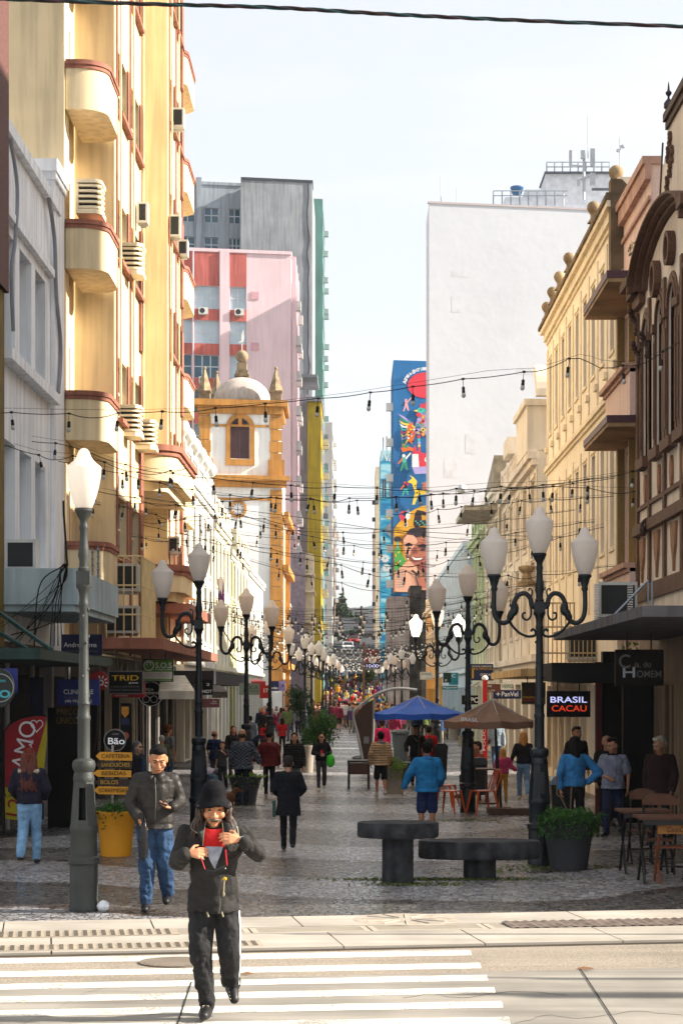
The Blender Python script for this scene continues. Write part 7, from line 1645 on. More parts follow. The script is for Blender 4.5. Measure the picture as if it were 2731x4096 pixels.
def person(label, x, yf, yt, rot=0, J=None, top='20242a', kind='', off=.018, sleeve='long', hem=.84, pants='20242c', pw=1.0, plen='long', skin='b88060', hair='short', hc='1a1310', shoe='141416', vox=.015, hp=(0, 0), wk=1.0, dk=1.0, extra=None, d=None, fine=False, group=None, curl=.5, sc_=None, pkind='', under=None, hk=1.17):
    JJ = dict(J0); JJ.update(J or {}); J = JJ; sub = []
    d = d or gd(yf); t = T('person', label, 'person', group=group); WL[t.name] = (0,0,0)
    P = {k: V(v) for k, v in J.items() if hasattr(v, '__len__')}
    # body
    b = MB(); H0 = headxf(J['hd'], *hp); H = lambda x, y, z: H0(x*hk, y*hk, z*hk); head_geo(b, H, 1.0, True, hk)
    b.cap(P['nek']-V((0,0,.08)), P['hd']+V((0,.02,-.06)), .062, .06, 10)
    torso(b, J, -.02, .9)
    for s_ in 'LR':
        sg = -1 if s_ == 'L' else 1
        b.cap(P['sh'+s_], P['el'+s_], .044, .036, 8); b.cap(P['el'+s_], P['ha'+s_], .036, .025, 8); b.cap(P['hp'+s_], P['kn'+s_], .072, .05, 8); 
        ca = P['kn'+s_].lerp(P['an'+s_], .3)+V((0,.015,0)); b.cap(P['kn'+s_], ca, .05, .053, 8); b.cap(ca, P['an'+s_], .052, .033, 8); b.cap(P['an'+s_], P['an'+s_]+V((0,-.02,-.02)), .034, .03, 8)
        dr = J.get('hd'+s_) or (P['ha'+s_]-P['el'+s_]); n = J.get('hn'+s_) or (-sg, 0, 0) ; hand(b, P['ha'+s_], dr, n, J.get('th'+s_, sg), curl if not J.get('cu'+s_) else J['cu'+s_], 1, .0095 if fine else .0115)
    body = remesh(b.build('body', skinm(skin), t), vox if not fine else .0062, 2)
    # face details
    if vox < .02:
        e = MB()
        for sg in (-1, 1): e.ell(H(sg*.031, -.083, .012), (.014,.008,.006), 8, 5)
        e.build('eye', M('eye_dark', '1c1210', .3), body)
        e = MB()
        for sg in (-1, 1): e.cap(H(sg*.016,-.1,.038), H(sg*.05,-.083,.037), .005, .004, 5)
        e.build('eyebrow', hairm(hc), body)
        e = MB(); e.cap(H(-.02,-.0965,-.0585), H(.02,-.0965,-.0585), .003, .003, 5); e.build('mouth', M('lip_dark', '5a2a22', .5), body)
    # top
    b = MB(); rows = torso(b, J, off, hem, wk, dk)
    for s_ in 'LR':
        A_, E_, W_ = P['sh'+s_], P['el'+s_], P['ha'+s_]; sg = -1 if s_ == 'L' else 1
        sh_ = A_+V((-sg*.03,0,-.015)); b.cap(V(J['nek']).lerp(A_, .3)-V((0,0,.03)), A_, .055+off*.5, .058+off*.6, 10)
        if sleeve == 'long': b.cap(A_, E_, .058+off*.6, .047+off*.7, 10); b.cap(E_, W_.lerp(E_, .06), .047+off*.7, .036+off*.6, 10)
        elif sleeve == 'short': b.cap(A_, A_.lerp(E_, .75), .062+off*.6, .060+off*.6, 10)
    tp = wrinkle(remesh(b.build('top', cloth(top, kind), t), vox if not fine else .008, 3), off, .024 if fine and kind != 'shiny' else .013)
    if under: under(t, H, P)
    # trousers
    b = MB(); b.ell(P['pel']+V((0,0,-.03)), (.155*wk, .115*dk, .11), 12, 8)
    for s_ in 'LR':
        a, k_, n_ = P['hp'+s_], P['kn'+s_], P['an'+s_]; b.cap(a+V((0,0,-.02)), k_ if plen != 'shorts' else a.lerp(k_, .92), .088*pw, (.066 if plen != 'shorts' else .085)*pw, 10)
        if plen == 'long': b.cap(k_, n_+V((0,.015,-.0)), .067*pw, .056*pw, 10)
    wrinkle(remesh(b.build('trousers' if plen == 'long' else 'shorts', cloth(pants, pkind), t), vox if not fine else .009, 3), .02, .028 if fine else .016)
    for s_ in 'LR':
        n_ = P['an'+s_]; f = J.get('ft'+s_, (0,-1,0)); f = V(f).normalized(); b = MB(); up = V((0,0,1)) if abs(f.z) < .5 else V((0,-1,0))
        b.cap(n_-f*.04+up*-.045, n_+f*.07+up*-.045, .046, .05, 8); b.cap(n_+f*.07+up*-.045, n_+f*.17+up*-.055, .05, .036, 8); b.cap(n_, n_-f*.02+up*-.04, .048, .046, 8)
        for i, v in enumerate(b.v):
            if V(v).dot(up) < (n_+up*-.088).dot(up): q = V(v); b.v[i] = tuple(q+up*((n_+up*-.088).dot(up)-q.dot(up)))
        b.build('shoe', M('shoe_'+shoe, shoe, .5, .1), t, True)
    # hair
    if hair:
        b = MB(); e = lambda x, y, z, r: b.ell(H(x, y, z), tuple(q*hk for q in r) if hasattr(r, '__len__') else r*hk, 12, 8)
        if hair in ('short', 'grey'): e(0,.028,.055,(.083,.092,.083)); e(0,.05,.01,(.078,.066,.07)); e(0,-.035,.1,(.06,.055,.035))
        elif hair == 'bald': e(0,.06,-.005,(.077,.05,.05))
        elif hair == 'curly': e(0,.02,.07,(.1,.105,.09)); e(0,.06,.02,(.09,.07,.08)); e(.05,-.03,.11,(.05,.05,.04)); e(-.05,-.03,.11,(.05,.05,.04))
        elif hair == 'bun': e(0,.028,.05,(.083,.092,.083)); e(0,.1,.06,.04)
        elif hair == 'long':
            e(0,.025,.05,(.087,.096,.087)); b.cap(H(0,.06,.03), V(H(0,.075,-.22)), .082, .075, 12); b.cap(H(-.07,.015,0), H(-.085,.02,-.2), .03, .026, 8); b.cap(H(.07,.015,0), H(.085,.02,-.2), .03, .026, 8)
        remesh(b.build('hair', hairm(hc), t), vox*.9 if not fine else .008, 2)
    if extra: extra(t, H, P)
    X = xx(x, d); k = sc_ or zx(yt, d)/1.75
    t.location = (X, d, 0); t.rotation_euler = (0, 0, rot); t.scale = (k, k, k)
    return t
def box_part(t, nm, c, r, mat, rot=0):
    b = MB(); b.box(-r[0], r[0], -r[1], r[1], -r[2], r[2]); Rm = Matrix.Rotation(rot, 3, 'Y'); b.v = [tuple(V(c)+Rm@V(v)) for v in b.v]; return b.build(nm, mat, t)
def bag(t, c, r, col, nm='bag', sheen=.4):
    b = MB(); b.ell(c, r, 14, 10); o = b.build(nm, M('bag_'+col, col, sheen, .15, 6, .5, 15), t)
    for v in o.data.vertices:
        n = noise.noise(v.co*14); v.co += V((n*.02, n*.015, n*.02))
    sm(o, 60); b = MB(); b.tube(spline([V(c)+V((-r[0]*.4,0,r[2]*.8)), V(c)+V((0,0,r[2]*1.35)), V(c)+V((r[0]*.4,0,r[2]*.8))], 8), .008, 4); b.build('bag_handle', M('bag_'+col, col), o); return o
PI = pi
# --- the man in the felt hat (nearest) ---
def hero_extra(t, H, P):
    # felt hat: tall crown with drooping brim
    b = MB(); c = []
    prof = [(.122,-.012),(.112,-.002),(.088,.018),(.08,.034),(.078,.056),(.07,.086),(.054,.11),(.034,.122),(.002,.128)]
    seg = 28; base = 0; vs = []
    for i, (r, z) in enumerate(prof):
        for k in range(seg):
            a = 2*pi*k/seg; rr = r*(1+.05*noise.noise(V((cos(a)*1.5, sin(a)*1.5, z*9)))*2); dz = (-.035*abs(cos(a))-.02*sin(a)*-1*0+.03*noise.noise(V((cos(a)*1.7, sin(a)*1.7, 3)))) if i < 3 else 0
            vs.append(tuple(H(rr*cos(a)*.98, rr*sin(a)*1.12+.012, z+.052+dz*.7)))
    b.v = vs
    for i in range(len(prof)-1):
        for k in range(seg): b.f.append((i*seg+k, i*seg+(k+1)%seg, (i+1)*seg+(k+1)%seg, (i+1)*seg+k)); b.m.append(0)
    for (r, z) in ((.112,.0),(.1,.03)):
        pass
    o = b.build('felt_hat', M('black_felt', '17171a', .95, .2, 12, .4, 40, spec=.1), t, True)
    so_ = o.modifiers.new('t', 'SOLIDIFY'); so_.thickness = .006
    # long wavy hair strands at both sides
    b = MB(); rnd = random.Random(8)
    for sg in (-1, 1):
        for i in range(26):
            x0 = sg*rnd.uniform(.072, .095); y0 = rnd.uniform(-.045, .06); L_ = rnd.uniform(.18, .28); pts = []
            for k in range(6):
                f = k/5; pts.append(H(x0+sg*(.045*f*f+.012*sin(k*2+i)), y0-.05*f+.012*cos(k*2.2+i), .03-L_*.8*f))
            b.tube(spline(pts, 14), [.009]*12+[.005, .003, .001], 5)
    b.build('hair', M('hair_brown_grey', '3e2a1e', .5, .4, 30, spec=.5), t, True)
    # moustache, stubble brow lines
    b = MB(); b.cap(H(-.036,-.092,-.052), H(0,-.106,-.04), .007, .012, 6); b.cap(H(.036,-.092,-.052), H(0,-.106,-.04), .007, .012, 6); b.build('moustache', M('grey_hair', '74665a', .8, .3, 40), t)
    # red shirt and white patch visible in the open jacket
    b = MB(); pts = [(-.075,1.40),(-.03,1.385),(.03,1.385),(.075,1.40),(.085,1.32),(.08,1.255),(-.075,1.255),(-.085,1.32)]
    yy = lambda x, z: -.188-.02*(1-abs(x)/.1)+(z-1.2)*.2
    b.add([(x, yy(x,z), z) for x, z in pts]+[(0,yy(0,1.37)-.004,1.37),(0,yy(0,1.26)-.008,1.258)], [(0,1,8),(1,2,8),(2,3,8),(3,4,9,8),(4,5,9),(5,6,9),(6,7,9),(7,0,8,9)])
    b.build('red_shirt', M('shirt_red', 'b30e12', .8, .12, 12, .3, 30), t, True)
    b = MB(); b.add([(-.06,-.203,1.265),(.065,-.203,1.262),(.05,-.206,1.21),(.03,-.206,1.165),(.02,-.206,1.135),(.008,-.206,1.10),(-.012,-.206,1.135),(-.03,-.206,1.17),(-.048,-.205,1.215)], [(0,1,2,3,4,5,6,7,8)]); b.build('white_lining', M('lining_white', '8f94a2', .8, .25, 20, .4, 30), t)
    # collar flaps with pale zip edges
    DKJ = M('jacket_dark', '232223', .7, .15, 8, .5, 16)
    for sg in (-1, 1):
        b = MB(); q = [(sg*.05,-.06,1.47),(sg*.13,-.085,1.475),(sg*.165,-.13,1.40),(sg*.12,-.175,1.36),(sg*.08,-.19,1.27),(sg*.075,-.18,1.35),(sg*.06,-.14,1.43)]
        b.add(q, [(0,1,2,6),(2,3,5,6),(3,4,5)]); o = b.build('collar', DKJ, t, True); s2 = o.modifiers.new('t','SOLIDIFY'); s2.thickness = .012
        b = MB(); b.tube(spline([V(q[4])+V((0,-.012,0)), V(q[5])+V((-sg*.004,-.012,0)), V(q[6])+V((0,-.012,0)), V(q[0])+V((0,-.01,0))], 14), .002, 5); b.tube(spline([V(q[3])+V((0,-.01,0)),V(q[2])+V((0,-.012,0)),V(q[1])+V((0,-.02,0))], 10), .0018, 5); b.build('zip_edge', M('zip_cream', '8f866c', .6), o)
    b = MB(); b.tube(spline([(.055,-.17,1.03),(.04,-.185,.95),(.045,-.18,.85),(.035,-.175,.78)], 14), .006, 5); b.build('zip', M('zip_dark', '55524e', .4, metal=.3), t)
    b = MB(); b.tube([(.075,-.185,1.02),(.07,-.192,.93)], .005, 5); b.ell((.07,-.195,.92), (.01,.008,.018)); b.build('drawcord', M('zip_cream'), t); b = MB(); b.ell((.078,-.188,1.03), (.016,.008,.014)); b.build('yellow_clip', M('clip_yellow', 'c8a020', .4), t)
    for s3 in (-.05, .055): b = MB(); b.tube([(s3,-.17,.79),(s3+.012,-.185,.755)], .007, 5); b.build('drawcord', M('zip_cream'), t)
    b = MB(); b.tube(spline([(.165,-.1,1.40),(.175,-.13,1.34),(.165,-.14,1.29)], 8), .005, 5); b.build('drawcord', M('zip_cream'), t)
    # sunglasses held between the hands with red temples
    b = MB(); b.tube(spline([(-.055,-.36,1.11),(.0,-.375,1.10),(.03,-.37,1.115),(.095,-.345,1.14)], 10), .008, 6); b.ell((-.02,-.37,1.095), (.03,.008,.014)); b.ell((.06,-.362,1.118), (.03,.008,.014)); g = b.build('glasses', BLK, t)
    b = MB(); b.tube([(-.06,-.36,1.115),(-.09,-.33,1.2)], .0035, 5); b.tube([(.095,-.345,1.14),(.085,-.31,1.25)], .005, 5); b.build('temple', M('temple_red','c41a28',.4), g)
    # watches / cuffs
    for c, dr in ((P['haL'], (P['haL']-P['elL'])), (P['haR'], (P['haR']-P['elR']))):
        dr = dr.normalized(); b = MB(); b.tube([c-dr*.03, c-dr*.01], .036, 12); b.build('wristband', BLK, t)
    b = MB(); c = P['haR']-(P['haR']-P['elR']).normalized()*.02; b.tube([c+V((0,-.03,.015)), c+V((0,-.045,.02))], .019, 12); b.build('watch', M('watch_steel','b8b8b0',.25,metal=.8), t)
    # trouser side stripe following the leg
    b = MB(); a, k_, n_ = P['hpR'], P['knR'], P['anR']
    for p, q, r0, r1 in ((a+V((0,0,-.1)), k_, .104, .079), (k_, n_, .079, .067)):
        for f in range(6):
            f0, f1 = f/6, (f+1)/6; u0, u1 = p.lerp(q, f0), p.lerp(q, f1); ra, rb = r0+(r1-r0)*f0, r0+(r1-r0)*f1
            b.quad(u0+V((ra*.90,-.045,0)), u0+V((ra*.99,-.03,0)), u1+V((rb*.99,-.03,0)), u1+V((rb*.90,-.045,0)))
    so2 = b.build('side_stripe', M('stripe_white','dfe3e6',.6), t); sw = so2.modifiers.new('w', 'SHRINKWRAP'); sw.target = [c for c in t.children if c.name.startswith('trousers')][0]; sw.offset = .004; sw.wrap_mode = 'ABOVE_SURFACE'
    for s_ in 'LR':
        n_ = P['an'+s_]; f = V(Jh.get('ft'+s_, (0,-1,0))).normalized(); b = MB()
        for k in range(4): c = n_+f*(.05+k*.022)+V((0,0,-.004-k*.008)); b.tube([c+V((-.022,0,0)), c+V((.022,-.012,.004))], .0045, 4); b.tube([c+V((.022,0,0)), c+V((-.022,-.012,.004))], .0045, 4)
        b.build('shoelace', M('lace_beige','b8ac90',.8), t)
Jh = dict(pel=(.0,.02,.92), che=(0,0,1.22), nek=(0,-.03,1.40), hd=(.0,-.07,1.53), hpL=(-.085,.02,.90), knL=(-.10,-.06,.48), anL=(-.055,-.02,.1), hpR=(.085,.02,.90), knR=(.11,-.02,.5), anR=(.12,.18,.22), ftL=(-.1,-1,0), ftR=(.15,-.8,-.6),
  shL=(-.19,0,1.345), elL=(-.26,-.02,1.14), haL=(-.195,-.24,1.215), shR=(.19,0,1.35), elR=(.325,-.05,1.19), haR=(.195,-.23,1.315), hdL=(.98,-.15,.08), hdR=(-.95,-.2,.12), hnL=(.1,.9,-.4), hnR=(0,.9,-.4), thL=1, thR=-1, cuL=.55, cuR=.5)
person('man in tall black felt hat and open dark jacket walking over the zebra crossing', 492, 2338, 1786, 0.06, Jh, '2a2827', '', .024, hem=.78, pants='242426', pw=1.18, skin='c98b66', hair=None, shoe='17161a', vox=.009, hp=(.22, .05), wk=1.02, dk=1.15, extra=hero_extra, fine=True)
# --- the man with a phone ---
def phone_extra(t, H, P):
    box_part(t, 'phone', P['haR']+V((-.1,-.06,.05)), (.045,.07,.007), M('phone_glass','1a2430',.15), .35)
    b = bag(t, P['haL']+V((.06,-.09,-.24)), (.055,.04,.2), '18191d', 'plastic_bag', .2)
    b = MB(); b.tube(spline([(0,-.15,1.42),(.01,-.165,1.2),(.0,-.16,.98)], 10), .006, 5); b.build('zip', M('zip_dark'), t)
    b = MB()
    for sg in (-1, 1): b.add([(sg*.02,-.12,1.44),(sg*.085,-.07,1.49),(sg*.1,-.1,1.43),(sg*.05,-.16,1.37)], [(0,1,2,3)])
    o = b.build('collar', cloth('2b2826', 'shiny'), t, True); o.modifiers.new('t','SOLIDIFY').thickness = .012
person('young man in dark leather jacket and jeans looking down at his phone', 358, 2094, 1712, .05, dict(WALK, hd=(0.03,-.05,1.60), elL=(-.27,.03,1.15), haL=(-.17,-.19,1.0), elR=(.26,.03,1.16), haR=(.19,-.2,1.1), hdR=(-.8,-.3,.2), hnR=(0,-.2,1), thR=1, knL=(-.09,-.08,.5), anL=(-.1,-.04,.1), knR=(.1,-.05,.52), anR=(.11,.16,.16), hdL=(.3,-.4,-.7)),
  '2b2826', 'shiny', .03, pants='2a4260', pw=1.28, hair='short', hc='0c0a0a', skin='b07a58', shoe='131316', vox=.01, hp=(.42,.1), wk=1.08, dk=1.1, fine=True, hem=.88, extra=phone_extra)
# --- red haired woman seen from behind ---
def redhair(t, H, P):
    b = MB(); rnd = random.Random(3)
    for i in range(130):
        a = rnd.uniform(.1, pi-.1); x0, y0 = .088*cos(a), .02+.085*sin(a); pts = []; L_ = rnd.uniform(.32, .5)
        for k in range(6): f = k/5; pts.append(H(x0*(1+.35*f)+.012*sin(k*2.4+i), y0+.05*f+.01*cos(k*2+i), .07-L_*f))
        b.tube(spline(pts, 14), .008, 4)
    b.build('curls', M('hair_red', '5a2416', .5, .4, 30, spec=.5), t, True)
    b = MB(); b.cap((-.13,.09,1.42), (.13,.09,1.42), .035, .035, 10); b.cap((-.15,.03,1.44), (-.13,.09,1.42), .03, .035); b.cap((.15,.03,1.44), (.13,.09,1.42), .03, .035); remesh(b.build('fur_collar', M('fur_cream','a89a86',.95,.3,40,.8,80), t), .012)
person('woman with long curly red hair in a dark fur-trimmed jacket and light jeans', 68, 1986, 1722, PI, dict(WALK, elL=(-.26,.0,1.15), haL=(-.2,-.2,1.02), elR=(.26,0,1.15), haR=(.2,-.2,1.02)), '1a1626', '', .045, pants='6f93b4', pw=1.22, hair='long', hc='5a2416', shoe='17120f', vox=.012, extra=redhair, hem=.9, wk=1.0)
person('grey haired woman with sunglasses and dark scarf near the arrow boards', 316, 1870, 1704, .9, {}, '14161c', '', .035, pants='14161a', hair='long', hc='5c5a5c', skin='b58a70', d=37, extra=lambda t, H, P: (box_part(t, 'sunglasses', H(0,-.085,.015), (.045,.012,.014), BLK), bag(t, (.05,-.12,1.2), (.08,.05,.2), '1d3350', 'scarf', .9)))
person('elderly man with white hair in an olive and beige sweater by the left shops', 372, 1806, 1690, PI, {}, '5a5a38', '', .03, pants='2b3c5c', hair='grey', hc='b5b0a8', d=49, extra=lambda t, H, P: None, wk=1.05)
person('curly haired youth in a grey T-shirt behind the elderly man', 386, 1806, 1662+6, 2.4, dict(haR=(.2,-.22,1.0)), '77757a', '', .015, sleeve='short', pants='2f4a70', hair='curly', hc='6a3c22', d=50)
# flat cap man
def flatcap(t, H, P):
    b = MB(); b.ell(H(0,.0,.085), (.095,.115,.045), 14, 8); b.ell(H(0,-.095,.07), (.06,.05,.015), 10, 6); remesh(b.build('flat_cap', M('cap_dark','23282c',.9), t), .01)
    box_part(t, 'green_bag', (.26,.0,.78), (.03,.07,.15), M('bag_green_dark','123c30',.6))
person('man in flat cap and long black coat walking away in the middle', 662, 1955, 1737, PI, dict(WALK2, elL=(-.27,.02,1.15), haL=(-.2,-.2,1.05), elR=(.27,.02,1.15), haR=(.2,-.2,1.05)), '0b0d16', '', .045, hem=.66, pants='0c0c10', hair='short', hc='2c2622', skin='a87a60', extra=flatcap, vox=.012, wk=1.08)
person('woman in dark red sweater holding hands, seen from behind', 618, 1832, 1681, PI, dict(WALK2, elR=(.33,.0,1.16), haR=(.40,-.04,.98)), '5c1418', '', .045, pants='10141c', hair='bun', hc='15100f', skin='a87860', shoe='b8a890', wk=1.18, dk=1.2)
person('man in black and white plaid shirt holding the red sweater woman by the hand', 556, 1850, 1675, PI, dict(elL=(-.3,.0,1.2), haL=(-.40,-.04,.98)), '14161e', 'plaid', .045, pants='101420', hair='bald', hc='30241e', skin='b07c5c', wk=1.12)
def puff(t, H, P): pass
person('woman in shiny black puffer jacket walking towards the camera', 676, 1830, 1684, 0, dict(WALK), '121214', 'quilt', .05, pants='6b6e72', hair='long', hc='100c0c', skin='b47f62', d=44.5, wk=1.08, hem=.82)
person('woman in black with glasses carrying a bright green bag and red phone', 738, 1818, 1684, .05, dict(WALK, elL=(-.25,0,1.15), haL=(-.05,-.22,1.12), elR=(.27,.02,1.17), haR=(.1,-.2,1.1), hdR=(-.8,-.2,.2)), '131315', '', .025, pants='3a3438', hair='long', hc='1c1210', skin='c08c70', shoe='c8bca8', wk=1.05, hem=.95,
  extra=lambda t, H, P: (bag(t, (.27,-.1,.93), (.13,.07,.2), '35c020', 'green_bag', .35), box_part(t, 'red_phone', (0.0,-.27,1.2), (.035,.008,.055), M('phone_red','d02030',.4)), box_part(t, 'glasses', H(0,-.098,.014), (.05,.006,.014), BLK)))
person('woman in red T-shirt standing with her back turned beyond the couple', 648, 1728, 1650, PI, {}, 'a8141c', '', .025, sleeve='short', pants='15151a', hair='long', hc='17100e', vox=.02)
person('person in red shirt and dark vest leaning over papers beside the lamp', 606, 1745, 1650, .5, dict(che=(0,-.12,1.22), nek=(0,-.2,1.36), hd=(0,-.26,1.48), shL=(-.17,-.16,1.3), shR=(.17,-.16,1.3), elL=(-.24,-.2,1.08), haL=(-.1,-.38,1.02), elR=(.24,-.2,1.08), haR=(.1,-.38,1.02)), 'b01a20', '', .02, pants='16161a', hair='long', hc='17100e', vox=.02)
person('bent over person in a navy jacket beside the red shirt worker', 588, 1745, 1656, 1.2, dict(che=(0,-.22,1.12), nek=(0,-.42,1.2), hd=(0,-.54,1.22), shL=(-.17,-.38,1.16), shR=(.17,-.38,1.16), elL=(-.2,-.4,.9), haL=(-.1,-.5,.72), elR=(.2,-.4,.9), haR=(.1,-.5,.72)), '1c2c44', '', .03, pants='16181e', hair='short', hc='15100f', vox=.02)
person('man in navy polo with a white stripe behind the road works tape', 493, 1806, 1652+26, PI-.5, {}, '1a2848', '', .03, sleeve='short', pants='3c4452', hair='bald', hc='3a2c26', skin='a87454', d=51)
def trk(t, H, P):
    b = MB(); a, k_, n_ = P['hpL'], P['knL'], P['anL']; b.tube([a+V((-.095,0,-.1)), k_+V((-.072,0,0)), n_+V((-.06,0,.02))], .014, 5); b.build('side_stripe', M('stripe_white'), t)
person('young man in grey sports shirt and striped black track trousers', 511, 1812, 1692+12, -.35, dict(elR=(.25,-.05,1.2), haR=(.1,-.12,1.36), cuR=.8, knR=(.12,-.02,.5), anR=(.16,0,.09)), '3c3c40', '', .03, sleeve='short', pants='2a2b2e', pw=1.15, hair='short', hc='4a2c1c', skin='c49072', extra=trk)
person('crouching worker in a pale lilac shirt bent to the ground by the left shops', 478, 1788, 1738, 2.6, dict(pel=(0,.1,.42), hpL=(-.09,.1,.42), hpR=(.09,.1,.42), knL=(-.13,-.2,.3), knR=(.13,-.2,.3), anL=(-.12,.12,.08), anR=(.12,.12,.08), che=(0,-.12,.55), nek=(0,-.3,.5), hd=(0,-.42,.42), shL=(-.17,-.27,.5), shR=(.17,-.27,.5), elL=(-.2,-.35,.28), elR=(.2,-.35,.28), haL=(-.15,-.45,.1), haR=(.15,-.45,.1)), 'b9b2c4', '', .03, pants='5d7a8c', hair='short', hc='241a16', sc_=.95, d=49)
person('barely visible person in dark clothes sitting behind the plaid shirt man', 536, 1800, 1648+20, .3, {}, '201a1a', '', .03, pants='1a1a1e', hair='long', hc='4a2a1a', d=54, vox=.02)
person('person in a grey hooded coat beside the third left lamp', 575, 1735, 1600+45, PI+.4, {}, '5c6672', '', .045, pants='2a4a70', hair='short', hc='1a1412', vox=.02, hem=.7)
# right / centre group
person('man in beige quilted puffer jacket and black shorts walking away', 874, 1832, 1681, PI+.1, dict(WALK2, elR=(.27,0,1.15), haR=(.26,-.1,.92)), 'b0906c', 'quilt', .05, pants='0f1013', plen='shorts', hair='short', hc='14100e', skin='a87050', shoe='a8a298', hem=.86, wk=1.05, pw=1.05,
  extra=lambda t, H, P: (bag(t, (-.27,-.12,.95), (.07,.04,.1), '15151a', 'black_bag', .6), bag(t, H(0,.07,-.13), (.13,.09,.05), '6b6e78', 'hood', .9)))
person('person in bright pink hooded top between the kiosk and the blue parasol', 877, 1752, 1655, PI, {}, 'c81e5c', '', .05, pants='26262c', hair='short', hc='1a1412', vox=.02, d=62, wk=1.1)
person('man in bright blue windbreaker and navy shorts, standing behind the bench', 980, 1925, 1705, PI, dict(elL=(-.26,0,1.12), haL=(-.24,-.15,.98), elR=(.33,.02,1.15), haR=(.42,-.02,.93), knL=(-.1,0,.5), knR=(.1,0,.5)), '1c6ca0', '', .05, pants='16264e', plen='shorts', hair='short', hc='120e0d', skin='9a6a50', hem=.85, wk=1.12, vox=.012, pw=1.15, extra=lambda t, H, P: bag(t, H(0,.08,-.14), (.13,.07,.05), '1c6ca0', 'hood', .9))
person('man in dark jacket with a gold necklace standing behind the brown table', 955, 1790, 1666, .1, dict(elL=(-.29,0,1.17), haL=(-.3,-.22,1.0), elR=(.26,0,1.15), haR=(.2,-.18,1.0)), '1c1c1e', '', .04, pants='17171a', hair='short', hc='15100e', skin='b07a58', d=51, extra=lambda t, H, P: (box_part(t, 'sunglasses', H(0,-.098,.014), (.05,.008,.015), M('lens_amber','b8742a',.3)), (lambda b: (b.tube(spline([(-.07,-.12,1.42),(-.03,-.165,1.33),(0,-.17,1.29),(.03,-.165,1.33),(.07,-.12,1.42)], 12), .006, 5), b.build('necklace', M('gold','c8a040',.3,metal=1), t)))(MB())))
person('man in red shirt and cap with a black backpack below the blue parasol', 984, 1785, 1668, PI, {}, 'b0141a', '', .03, sleeve='short', pants='1c1c22', hair='short', hc='2a2a2e', skin='b07a58', d=52, extra=lambda t, H, P: (bag(t, (0,.17,1.22), (.13,.08,.19), '1b1c20', 'backpack', .7), (lambda b: (b.ell(H(0,0,.07), (.092,.11,.06), 12, 8), b.build('cap', M('cap_grey','4c4e52',.8), t)))(MB())))
sit = dict(pel=(0,.05,.5), hpL=(-.09,.03,.5), hpR=(.09,.03,.5), knL=(-.12,-.38,.5), knR=(.12,-.38,.5), anL=(-.12,-.36,.09), anR=(.12,-.36,.09), che=(0,.03,.83), nek=(0,0,1.02), hd=(0,-.05,1.17), shL=(-.175,0,.96), shR=(.175,0,.96), elL=(-.25,-.08,.7), elR=(.25,-.08,.7), haL=(-.12,-.3,.68), haR=(.12,-.3,.68))
person('seated young man in a red and white jacket under the brown parasol', 1098, 1822, 1702-20, -1.2, sit, '8a3226', '', .035, pants='22242a', hair='short', hc='1f1612', skin='a87050', sc_=.98, d=45, hem=.5)
person('little girl with blonde ponytail, pink vest and mustard trousers', 1154, 1840, 1720, PI, dict(elL=(-.28,0,1.17), haL=(-.42,0,1.05)), 'b83a62', 'quilt', .05, pants='b07a28', hair='long', hc='b88648', skin='c89474', shoe='8a5a34', hem=.95, d=43.2, extra=None)
person('woman with long blonde hair and jeans holding the little girl by the hand', 1201, 1836, 1682, PI, dict(WALK2, elR=(.27,0,1.13), haR=(.36,-.02,.90)), '111114', '', .025, pants='6f8fae', pw=1.15, hair='long', hc='b07c44', shoe='c8beb4', hem=1.0, wk=1.08)
person('person in a grey denim jacket walking behind the brown parasol', 1139, 1770, 1650, PI, dict(WALK), '7c8a98', '', .035, pants='2c4668', hair='long', hc='2a1c18', vox=.02, d=60, extra=lambda t, H, P: bag(t, (.24,0,1.0), (.05,.08,.1), '4a2618', 'brown_bag', .6))
person('woman with long dark hair in a cropped blue denim jacket, hand on hip', 1319, 1925, 1693, PI+.15, dict(elL=(-.4,.06,1.16), haL=(-.22,.0,1.0), elR=(.26,.02,1.13), haR=(.24,-.02,.9)), '2f72a8', '', .03, pants='0e0e12', hair='long', hc='15100f', skin='b88060', hem=1.0, vox=.012, d=31.5)
person('bearded man in black leaning by the cream doors', 1323, 1860, 1666+4, .35, {}, '0e0e10', '', .03, pants='121216', hair='short', hc='120d0b', skin='9a6848', d=40, extra=lambda t, H, P: (lambda b: (b.ell(H(0,-.045,-.07), (.058,.055,.05), 10, 8), remesh(b.build('beard', hairm('120d0b'), t), .01)))(MB()))
person('stout man in grey polo shirt with dark collar walking on the right', 1408, 1922, 1696, -.45, dict(WALK, elL=(-.28,.02,1.12), haL=(-.02,-.22,1.05), elR=(.27,.02,1.12), haR=(.27,-.02,.88), cuL=.9), '7a7f92', '', .035, sleeve='short', pants='1a2440', pw=1.2, hair='short', hc='1f1713', skin='a8765a', hem=.86, wk=1.15, dk=1.3, vox=.012, hp=(.2,-.6), extra=lambda t, H, P: (lambda b: (b.cap((-.07,-.06,1.46), (.07,-.06,1.46), .03, .03), b.cap((-.07,-.06,1.46), (-.06,.06,1.47), .03, .03), b.cap((.07,-.06,1.46), (.06,.06,1.47), .03, .03), b.build('collar', cloth('15161c'), t, True)))(MB()))
person('man in black half hidden behind the stout man in the polo shirt', 1392, 1890, 1690, .3, {}, '15130f', '', .03, pants='141418', hair='bald', hc='8a6a50', skin='a8765a', d=35.5)
person('older man with white hair in a dark red and black jacket at the shop glass', 1515, 1950, 1693, -.5, dict(WALK), '241012', '', .045, pants='12141c', hair='grey', hc='a8a090', skin='9a6c50', hem=.8, wk=1.1, hp=(.3,-.5), vox=.013, d=31)
